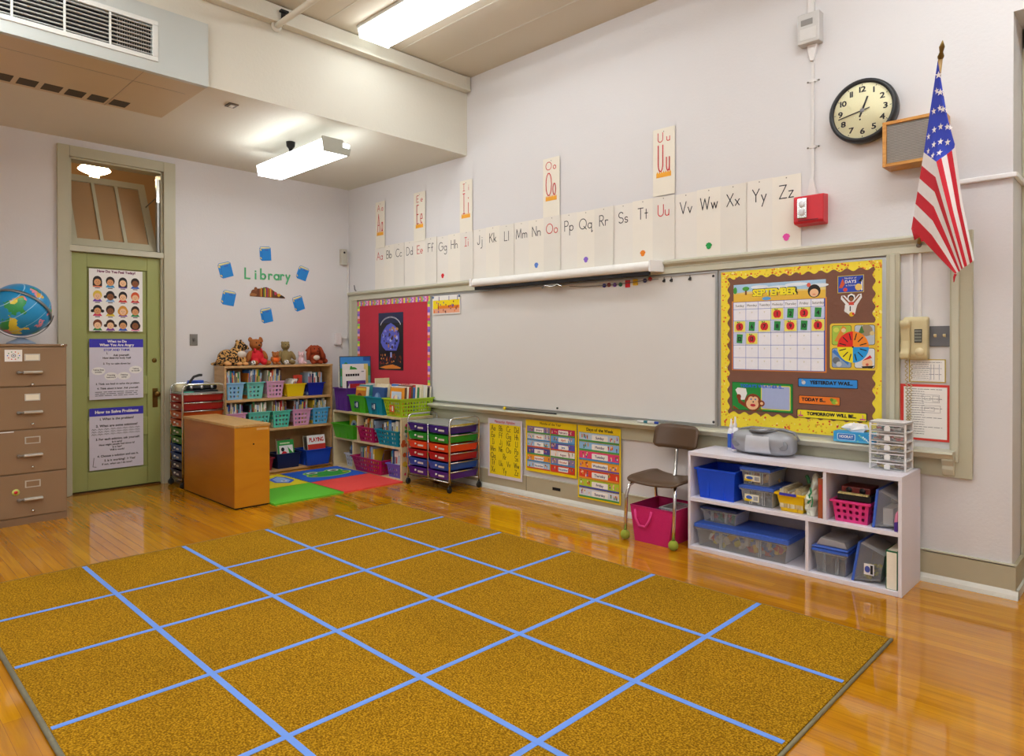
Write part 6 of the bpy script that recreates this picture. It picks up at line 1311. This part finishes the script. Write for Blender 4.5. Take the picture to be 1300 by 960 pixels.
# ------------------------------------------------------------ white shelf unit under the calendar board
t = thing('white_shelf', 'white laminate shelf unit with bins under the calendar board', 'shelf unit', (5.27, -.22, 0))
LAM = M('#e4e0ea', .45, var=.02, scale=6); gy0, gy1, gx0, gx1 = -.402, -.04, 4.655, 5.895
for x in (gx0, gx1-.018): MB().box(x, x+.018, gy0, gy1, 0, .605, LAM).build('side_panel', t, bevel=.0015)
MB().box(gx0, gx1, gy0, gy1, .605, .629, LAM).build('top', t, bevel=.0015)
MB().box(gx0+.018, gx1-.018, gy0, gy1, .313, .336, LAM).build('shelf', t, bevel=.0015); MB().box(gx0+.018, gx1-.018, gy0, gy1, 0, .025, LAM).build('shelf', t, bevel=.0015)
MB().box(5.497, 5.515, gy0+.003, gy1, .336, .605, LAM).build('divider', t, bevel=.0015); MB().box(5.40, 5.418, gy0+.003, gy1, .025, .313, LAM).build('divider', t, bevel=.0015)
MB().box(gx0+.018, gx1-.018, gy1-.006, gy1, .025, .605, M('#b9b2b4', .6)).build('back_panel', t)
LID = M('#3f66c8', .35, var=.03); CLR = clear(opac=.10)
def clear_box(label, x0, x1, y0, y1, z0, z1, lid=True, taper=.9, lidmat=None, sticker=None, lid_h=.016):
    t = thing('storage_box', label, 'storage box', ((x0+x1)/2, (y0+y1)/2, z0), 'clear storage boxes in the white shelf')
    zt = z1-lid_h if lid else z1
    tub('body', None, None, x0+.006, x1-.006, y0+.006, y1-.006, z0+.001, zt, CLR, taper=taper, parent=t, lip=.006)
    if lid:
        lm = lidmat or LID; MB().box(x0, x1, y0, y1, zt, z1, lm).box(x0+.012, x1-.012, y0+.012, y1-.012, z1, z1+.004, lm).build('lid', t, bevel=.004)
    if sticker:
        sx, w = sticker; h = (zt-z0)*.5; yf = y0+.006+.006+((y1-y0)/2-.012)*(1-taper)*.45-.008
        b = MB().box(sx, sx+w, yf-.0008, yf, z0+h*.5, z0+h*1.35, M('#efe9c8', .5)); a = Art(b, (sx, yf-.0012, z0+h*.5), (1, 0, 0), (0, 0, 1), w, h*.85, .0005)
        a.disc(.32, .55, .22, paint('#3a62c0'), 1, .25); a.rect(.6, .1, .95, .9, WHITE, 1)
        for k in range(5): a.rect(.64+.06*k, .2, .67+.06*k, .8, INK, 2)
        a.poly([(0, 0), (.3, 0), (.55, .3), (0, .35)], paint('#e8c81e'), 2); b.build('sticker', t)
    return t
def bits(label, x0, x1, y0, y1, z0, z1, cols, n, seed, s=.016):
    r = random.Random(seed); b = MB()
    for i in range(n):
        c = Vector((r.uniform(x0, x1), r.uniform(y0, y1), r.uniform(z0, z1))); E = Euler((r.uniform(0, 3), r.uniform(0, 3), r.uniform(0, 3))).to_matrix().to_4x4(); k = s*r.uniform(.6, 1.3)
        b.box(-k, k, -k*.7, k*.7, -k*.5, k*.5, M(r.choice(cols), .4), Matrix.Translation(c) @ E)
    return tag(b.build('toy_pieces'), label, 'toy pieces', None, 'stuff')
tub('storage_bin', 'solid royal blue bin at the upper left of the white shelf', 'bin', 4.69, 4.972, -.385, -.08, .337, .528, M('#1a50dc', .3), taper=.86)
clear_box('clear box with blue lid, lower of the two stacked beside the royal blue bin', 4.985, 5.205, -.37, -.07, .337, .455, sticker=(5.02, .09))
clear_box('clear box with blue lid, upper of the two stacked beside the royal blue bin', 4.985, 5.18, -.36, -.08, .461, .566, sticker=(5.015, .10))
bits('white and grey pieces inside the lower stacked clear box', 5.02, 5.17, -.33, -.12, .355, .41, ['#d8d8d8', '#9aa0a8', '#c8c0b0'], 40, 1); bits('tan and red pieces inside the upper stacked clear box', 5.02, 5.15, -.33, -.12, .478, .525, ['#c8965a', '#a85a3a', '#d8b07a', '#b8443a'], 40, 2)
tub('card_basket', 'yellow basket packed with cream cards in the white shelf', 'basket', 5.215, 5.392, -.385, -.10, .337, .448, M('#efc510', .35), taper=.78, holes=False)
b = MB(); r_ = random.Random(2)
for k in range(17): x = 5.237+k*.008; h = .455+.015*sin(k*.6)+r_.uniform(0, .012); b.box(x, x+.005, -.36, -.13, .36, h, M(r_.choice(['#e6dcc0', '#d8c8a0', '#f0ead8', '#c8b48a']), .7))
o = tag(b.build('card_pack'), 'pack of cream cards standing in the yellow basket', 'cards', None, 'stuff')
b = MB()
for k in range(5): b.lathe([(.007, 0), (.007, .001)], (5.25+.027*k, -.3735, .372), M('#3a2c10', .7), axis='y', n=10)
tag(b.build('name_band'), 'row of round holes along the yellow card basket', 'holes') if 0 else None
b = MB().box(5.245, 5.345, -.3905, -.386, .436, .452, M('#3a3ab0', .4)); tag(b.build('label_clip', bevel=.002), 'blue violet label clipped on the yellow card basket rim', 'label')
b = MB(); r_ = random.Random(6); N = 14; H_ = 12; vs = []; fs = []
for j in range(H_+1):
    for k in range(N):
        v = j/H_; w_ = 2*PI*k/N; rad = (.040 if v < .4 else .046-.05*(v-.4))*(1+r_.uniform(-.16, .16))*(1 if j < H_ else .35)
        vs.append((5.418+rad*cos(w_)*.85-.012*sin(v*6), -.30+rad*1.8*sin(w_), .338+.235*v))
for j in range(H_):
    for k in range(N): fs.append((j*N+k, j*N+(k+1) % N, (j+1)*N+(k+1) % N, (j+1)*N+k))
fs.append(tuple(range(N))[::-1]); fs.append(tuple(H_*N+k for k in range(N)))
BAGW = M('#dfe6dc', .4, var=.04, scale=20)
b.add(vs, fs, BAGW); t = tag(b.build('plastic_bag'), 'crumpled white and green plastic bag in the white shelf', 'bag')
b = MB(); a = Art(b, (5.395, -.385, .39), (1, 0, 0), (.0, .1, 1), .05, .12, .0006)
a.line([(.3, .2), (.5, .35), (.4, .55), (.6, .7), (.5, .9)], .010, M('#2f8a5a', .5), 0); a.line([(.7, .05), (.8, .3), (.7, .5)], .007, M('#2f8a5a', .5), 0); b.build('green_print', t, solid=.001)
MB().tube([(5.385, -.34, .56), (5.39, -.33, .545), (5.40, -.34, .52)], .01, M('#1f5a3a', .5)).build('green_knot', t)
book(lambda tt, q, z: (5.464+tt, -.38+q, .337+z), .026, .2, .225, '#a8562e', 'rust brown book standing against the white shelf divider', 'books in the white shelf')
tub('storage_basket', 'hot pink holed basket of cassettes in the white shelf', 'basket', 5.53, 5.738, -.385, -.12, .337, .456, M('#de3a86', .35), taper=.86, holes=True, cell=.0165)
t = thing('cassette_player', 'black and red cassette player lying on the pink basket', 'cassette player', (5.64, -.24, .458))
MB().box(5.56, 5.735, -.36, -.16, .458, .492, BLACK).build('case', t, bevel=.004); b = MB()
for k in range(12): b.box(5.566+k*.013, 5.577+k*.013, -.366, -.34, .492, .500, M('#d8c88a', .4))
b.build('keys', t); MB().box(5.57, 5.72, -.32, -.17, .492, .528, M('#6e2320', .4)).build('lid', t, bevel=.004)
for x in (5.61, 5.68): MB().lathe([(.016, 0), (.016, .003), (.001, .004)], (x, -.3205, .51), BLACK, axis='y', n=14).build('reel', t)
# clear bins standing on their sides
def tilted_bin(label, x0, x1, z0, z1, y0, y1, ang, group='clear storage boxes in the white shelf'):
    t = thing('storage_box', label, 'storage box', ((x0+x1)/2, (y0+y1)/2, z0), group); k = math.tan(ang); h = z1-z0
    def sh(q): return [(x+k*z, y, z0+z) for x, y, z in q]
    b = MB(); q = [(x0, y0, 0), (x0+.014, y0, 0), (x0+.014, y1, 0), (x0, y1, 0)]; b.add(sh(q+[(x, y, h) for x, y, _ in q]), [(3, 2, 1, 0), (4, 5, 6, 7), (0, 1, 5, 4), (1, 2, 6, 5), (2, 3, 7, 6), (3, 0, 4, 7)], LID); b.build('lid', t, bevel=.003)
    b = MB(); e = .10*h; q0 = [(x0+.014, y0+.006, .004), (x1, y0+.03, .004)]; 
    V = sh([(x0+.014, y0+.006, .006), (x1-.01, y0+.025, .02), (x1-.01, y1-.025, .02), (x0+.014, y1-.006, .006), (x0+.014, y0+.006, h-.006), (x1-.01, y0+.025, h-.06), (x1-.01, y1-.025, h-.06), (x0+.014, y1-.006, h-.006)])
    b.add(V, [(3, 2, 1, 0), (4, 5, 6, 7), (0, 1, 5, 4), (1, 2, 6, 5), (2, 3, 7, 6)], CLR); b.build('body', t, solid=.002)
    return t
tilted_bin('clear bin with a blue lid on its side beside the pink basket', 5.744, 5.868, .338, .545, -.38, -.10, .10)
tag(MB().box(5.785, 5.835, -.33, -.18, .350, .44, M('#e6e2da', .6)).build('paper_block', bevel=.002), 'white paper block inside the sideways clear bin beside the pink basket', 'paper')
tag(MB().box(5.79, 5.85, -.2, -.15, .45, .50, M('#33466e', .6)).build('blue_block', bevel=.002), 'dark blue block inside the sideways clear bin beside the pink basket', 'block')
b = MB().prism([(5.856, .338), (5.873, .338), (5.873, .39), (5.856, .385)], 1, -.395, -.36, M('#4a2c8c', .5)).prism([(5.856, .385), (5.873, .39), (5.873, .45), (5.862, .43)], 1, -.395, -.36, M('#e08ab0', .5))
tag(b.build('doll_box', bevel=.003), 'pink and purple pouch at the right edge of the upper white shelf', 'pouch')
clear_box('large flat clear box with a blue lid at the bottom left of the white shelf', 4.69, 5.30, -.385, -.08, .026, .170, taper=.94, sticker=None, lid_h=.024)
bits('red, yellow and white toy pieces inside the large flat clear box', 4.76, 5.22, -.33, -.14, .05, .115, ['#d8c83a', '#e8e4d8', '#c8382e', '#e2b22a', '#d8d0c0', '#6a8ac8'], 170, 3, .02)
clear_box('small clear box with a dark lid on top of the large flat box', 4.70, 4.955, -.33, -.10, .176, .270, lidmat=M('#2a3a6e', .4), lid_h=.012)
bits('red and green pieces inside the small clear box', 4.74, 4.92, -.29, -.14, .192, .24, ['#c8303a', '#2f7a4a', '#d8d4c8', '#8a2a30', '#3a4a8a'], 60, 4)
clear_box('grey clear box with two blue lids at the bottom of the white shelf', 5.43, 5.625, -.385, -.10, .026, .165, taper=.86, lid_h=.014)
tag(MB().box(5.43, 5.625, -.383, -.102, .17, .18, LID).build('spare_lid', bevel=.004), 'spare blue lid lying on the grey clear box', 'lid')
b = MB().prism([(5.445, .181), (5.615, .181), (5.60, .215), (5.47, .225)], 1, -.36, -.12, M('#a6a4a6', .4)); tag(b.build('grey_tray', bevel=.006), 'upturned grey tray on the spare blue lid', 'tray')
t = tilted_bin('clear bin with a blue lid leaning on its side, bottom of the white shelf', 5.640, 5.785, .027, .245, -.38, -.10, .16)
b = MB().box(5.705, 5.755, -.378, -.377, .075, .135, WHITE); a = Art(b, (5.705, -.3785, .075), (1, 0, 0), (0, 0, 1), .05, .06, .0005); a.disc(.35, .5, .28, paint('#4a5ab0'), 1, .3); a.rect(.65, .1, .9, .9, INK, 1); b.build('sticker', t)
bits('small tan and yellow pieces inside the leaning clear bin', 5.68, 5.74, -.33, -.16, .045, .075, ['#c8a85a', '#d8c83a', '#8a8a6a'], 24, 9, .012)
book(lambda tt, q, z: (5.815+tt, -.385+q, .026+z), .055, .18, .205, '#1c6a44', 'thick green binder with white pages at the right end of the white shelf', 'books in the white shelf', art=lambda b, P, w, d, h: b.add([P(.004, -.0012, .002), P(w-.003, -.0012, .002), P(w-.003, -.0012, h-.008), P(.004, -.0012, h-.008)], [(0, 1, 2, 3)], PAGE))

# ------------------------------------------------------------ things on top of the white shelf
t = thing('boombox', 'silver grey rounded CD boombox on the white shelf', 'boombox', (5.08, -.20, .63))
SIL = M('#a3a5ab', .35, metal=.3, var=.02); SILD = M('#8a8c92', .45, metal=.2); L0, L1 = 4.865, 5.275
vs = []; fs = []; NX, NC = 22, 20
for i in range(NX+1):
    q = i/NX*2-1; e = max(0, 1-abs(q)**3.2)**.45; x = (L0+L1)/2+q*(L1-L0)/2
    for k in range(NC):
        w_ = 2*PI*k/NC; c, s_ = cos(w_), sin(w_); yy = -.195+.088*e*math.copysign(abs(c)**.7, c)*(1.0 if s_ > -.2 else .85); zz = .708+.077*(.35+.65*e)*math.copysign(abs(s_)**.75, s_)
        vs.append((x, yy, max(.632, zz)))
for i in range(NX):
    for k in range(NC): fs.append((i*NC+k, i*NC+(k+1) % NC, (i+1)*NC+(k+1) % NC, (i+1)*NC+k))
fs.append(tuple(range(NC))); fs.append(tuple(NX*NC+k for k in range(NC))[::-1])
MB().add(vs, [f[::-1] for f in fs], SIL, True).build('body', t)
vs = []; fs = []
for i in range(7):
    x = 4.985+.155*i/6
    for k in range(6): w_ = math.radians(150+70*k/5); c, s_ = cos(w_), sin(w_); vs.append((x+.012*(k-2.5)/5*(i-3)/3, -.195+.0905*math.copysign(abs(c)**.7, c), .708+.079*math.copysign(abs(s_)**.75, s_)))
for i in range(6):
    for k in range(5): fs.append((i*6+k, i*6+k+1, (i+1)*6+k+1, (i+1)*6+k))
MB().add(vs, fs, M('#c9cbd2', .3, metal=.2), True).build('front_panel', t)
b = MB().lathe([(.001, 0), (.085, 0), (.088, .004), (.08, .010), (.07, .008), (.001, .009)], (5.065, -.20, .780), M('#6d7076', .3), n=28).lathe([(.001, .009), (.066, .009), (.001, .013)], (5.065, -.20, .780), M('#b4b6bc', .25, metal=.5), n=24); b.build('disc_lid', t)
MB().box(5.03, 5.10, -.276, -.270, .748, .758, M('#55585e', .4)).build('display', t, bevel=.002)
for x in (4.915, 5.215): MB().lathe([(.03, 0), (.026, .004), (.001, .005)], (x, -.262, .705), SILD, axis='y', n=18).build('speaker', t)
b = MB().tube([(4.875, -.15, .73), (4.90, -.14, .775), (4.96, -.135, .788), (5.17, -.135, .788), (5.235, -.14, .775), (5.265, -.15, .73)], .009, SILD, 8); b.build('carry_handle', t)
for x, y, c1, lab, h in ((4.825, -.145, '#2f62c4', 'white spray bottle with a blue label, left of the pair beside the boombox', .205), (4.872, -.185, '#6a62b8', 'white spray bottle with a violet label, right of the pair beside the boombox', .225)):
    t = thing('spray_bottle', lab, 'bottle', (x, y, .63), 'spray bottles beside the boombox')
    MB().lathe([(.001, 0), (.021, 0), (.023, .008), (.023, h*.55), (.016, h*.68), (.001, h*.69)], (x, y, .63), M('#e6e6ee', .3)).build('bottle', t)
    MB().lathe([(.0235, .015), (.0238, .02), (.0238, h*.5), (.0235, h*.52)], (x, y, .63), M(c1, .4)).build('label', t)
    MB().lathe([(.012, h*.68), (.012, h*.78), (.007, h*.82), (.005, h*.98), (.001, h)], (x, y, .63), M('#f0eef2', .3), n=12).build('spout', t)
t = thing('tissue_box', 'blue tissue box on the ledge reading HOORAY with a white tissue', 'tissue box', (5.55, -.055, .745))
b = MB().box(5.452, 5.672, -.104, -.012, .746, .806, M('#2f9ad6', .45)); a = on_B(b, 5.452, .746, -.1046, .22, .06, .0005)
a.rect(.0, .0, 1, .2, paint('#58b4e2'), 1); a.rrect(.1, .18, .56, .82, .03, paint('#bfe2f2'), 2); a.rrect(.12, .22, .54, .78, .03, paint('#2a6fc0'), 3); a.text('HOORAY', .33, .38, .26, WHITE, 4, width=.34, bold=.05)
for i in range(14): a.disc(.62+.36*((i*.37) % 1), .15+.7*((i*.61) % 1), .025, paint(('#7fd0c8', '#d4ecf4', '#1f7ac0')[i % 3]), 2+i % 2, n=8)
b.build('box', t, bevel=.002)
vs = []; fs = []; r_ = random.Random(15)
for j in range(4):
    for k in range(10): w_ = 2*PI*k/10; rad = (.03, .046, .036, .016)[j]*(1+r_.uniform(-.35, .35)+(.2 if k % 2 else -.2)); vs.append((5.565+rad*1.25*cos(w_), -.058+rad*.7*sin(w_), .806+.017*j+(r_.uniform(-.008, .010) if j else 0)))
for j in range(3):
    for k in range(10): fs.append((j*10+k, j*10+(k+1) % 10, (j+1)*10+(k+1) % 10, (j+1)*10+k))
fs.append(tuple(30+k for k in range(10)))
MB().add(vs, fs, M('#f2f0ee', .8)).build('tissue', t)
t = thing('mini_drawers', 'small white organizer of five clear drawers on the white shelf', 'organizer', (5.785, -.09, .63)); OW = M('#e9e7e6', .4)
ox0, ox1, oy0, oy1, oz0, oz1 = 5.692, 5.876, -.262, -.108, .6295, .897
b = MB()
for x in (ox0, ox1-.010):
    for y in (oy0+.01, oy1-.010): b.box(x, x+.010, y, y+.010, oz0, oz1, OW)
for k in range(6): z = oz0+(oz1-oz0-.008)*k/5; b.box(ox0, ox1, oy0+.01, oy1, z, z+.006, OW)
b.box(ox0+.01, ox1-.01, oy1-.004, oy1, oz0, oz1, OW).box(ox0, ox1, oy0+.01, oy1, oz1-.012, oz1, OW); b.build('case', t, bevel=.0015)
r_ = random.Random(33)
for k in range(5):
    z0 = oz0+(oz1-oz0-.008)*k/5+.007; z1 = z0+.036
    d_ = MB().box(ox0+.011, ox1-.011, oy0+.004, oy0+.007, z0, z1, clear(opac=.08)).box(ox0+.011, ox1-.011, oy0+.007, oy1-.02, z0, z0+.002, CLR).build('drawer', t)
    MB().box(ox0+.011, ox1-.011, oy0+.001, oy0+.005, z1-.005, z1, OW).prism([(5.772, z0+.003), (5.800, z0+.003), (5.800, z1-.012), (5.793, z1-.006), (5.779, z1-.006), (5.772, z1-.012)], 1, oy0-.004, oy0+.004, OW).build('pull', d_)
    b = MB()
    for i in range(26):
        c = Vector((r_.uniform(ox0+.03, ox1-.03), r_.uniform(oy0+.02, oy0+.08), r_.uniform(z0+.006, z0+.022))); q = r_.uniform(.004, .010)
        b.box(-q*1.6, q*1.6, -q, q, -q*.5, q*.5, M(r_.choice([['#c8b45a', '#8a5a3a', '#d8d0c0'], ['#2a3a5a', '#d8d4d0', '#8a8a4a'], ['#d8c070', '#c8a850', '#e0d090'], ['#8a6a4a', '#c8443a', '#d8c8b0'], ['#2a7a6a', '#3a3a4a', '#b8444a', '#e0dcd8']][k]), .5), Matrix.Translation(c) @ Euler((0, 0, r_.uniform(0, 3))).to_matrix().to_4x4())
    o = b.build('small_pieces', d_); o['kind'] = 'stuff'

# ------------------------------------------------------------ render look
SC.view_settings.view_transform = 'Standard'; SC.view_settings.look = 'None'; SC.view_settings.gamma = 1; SC.view_settings.use_curve_mapping = False
SC.view_settings.exposure = 1.0
SC.cycles.use_denoising = True; SC.cycles.max_bounces = 8; SC.cycles.diffuse_bounces = 5; SC.cycles.glossy_bounces = 4; SC.cycles.transparent_max_bounces = 16; SC.cycles.sample_clamp_indirect = 6
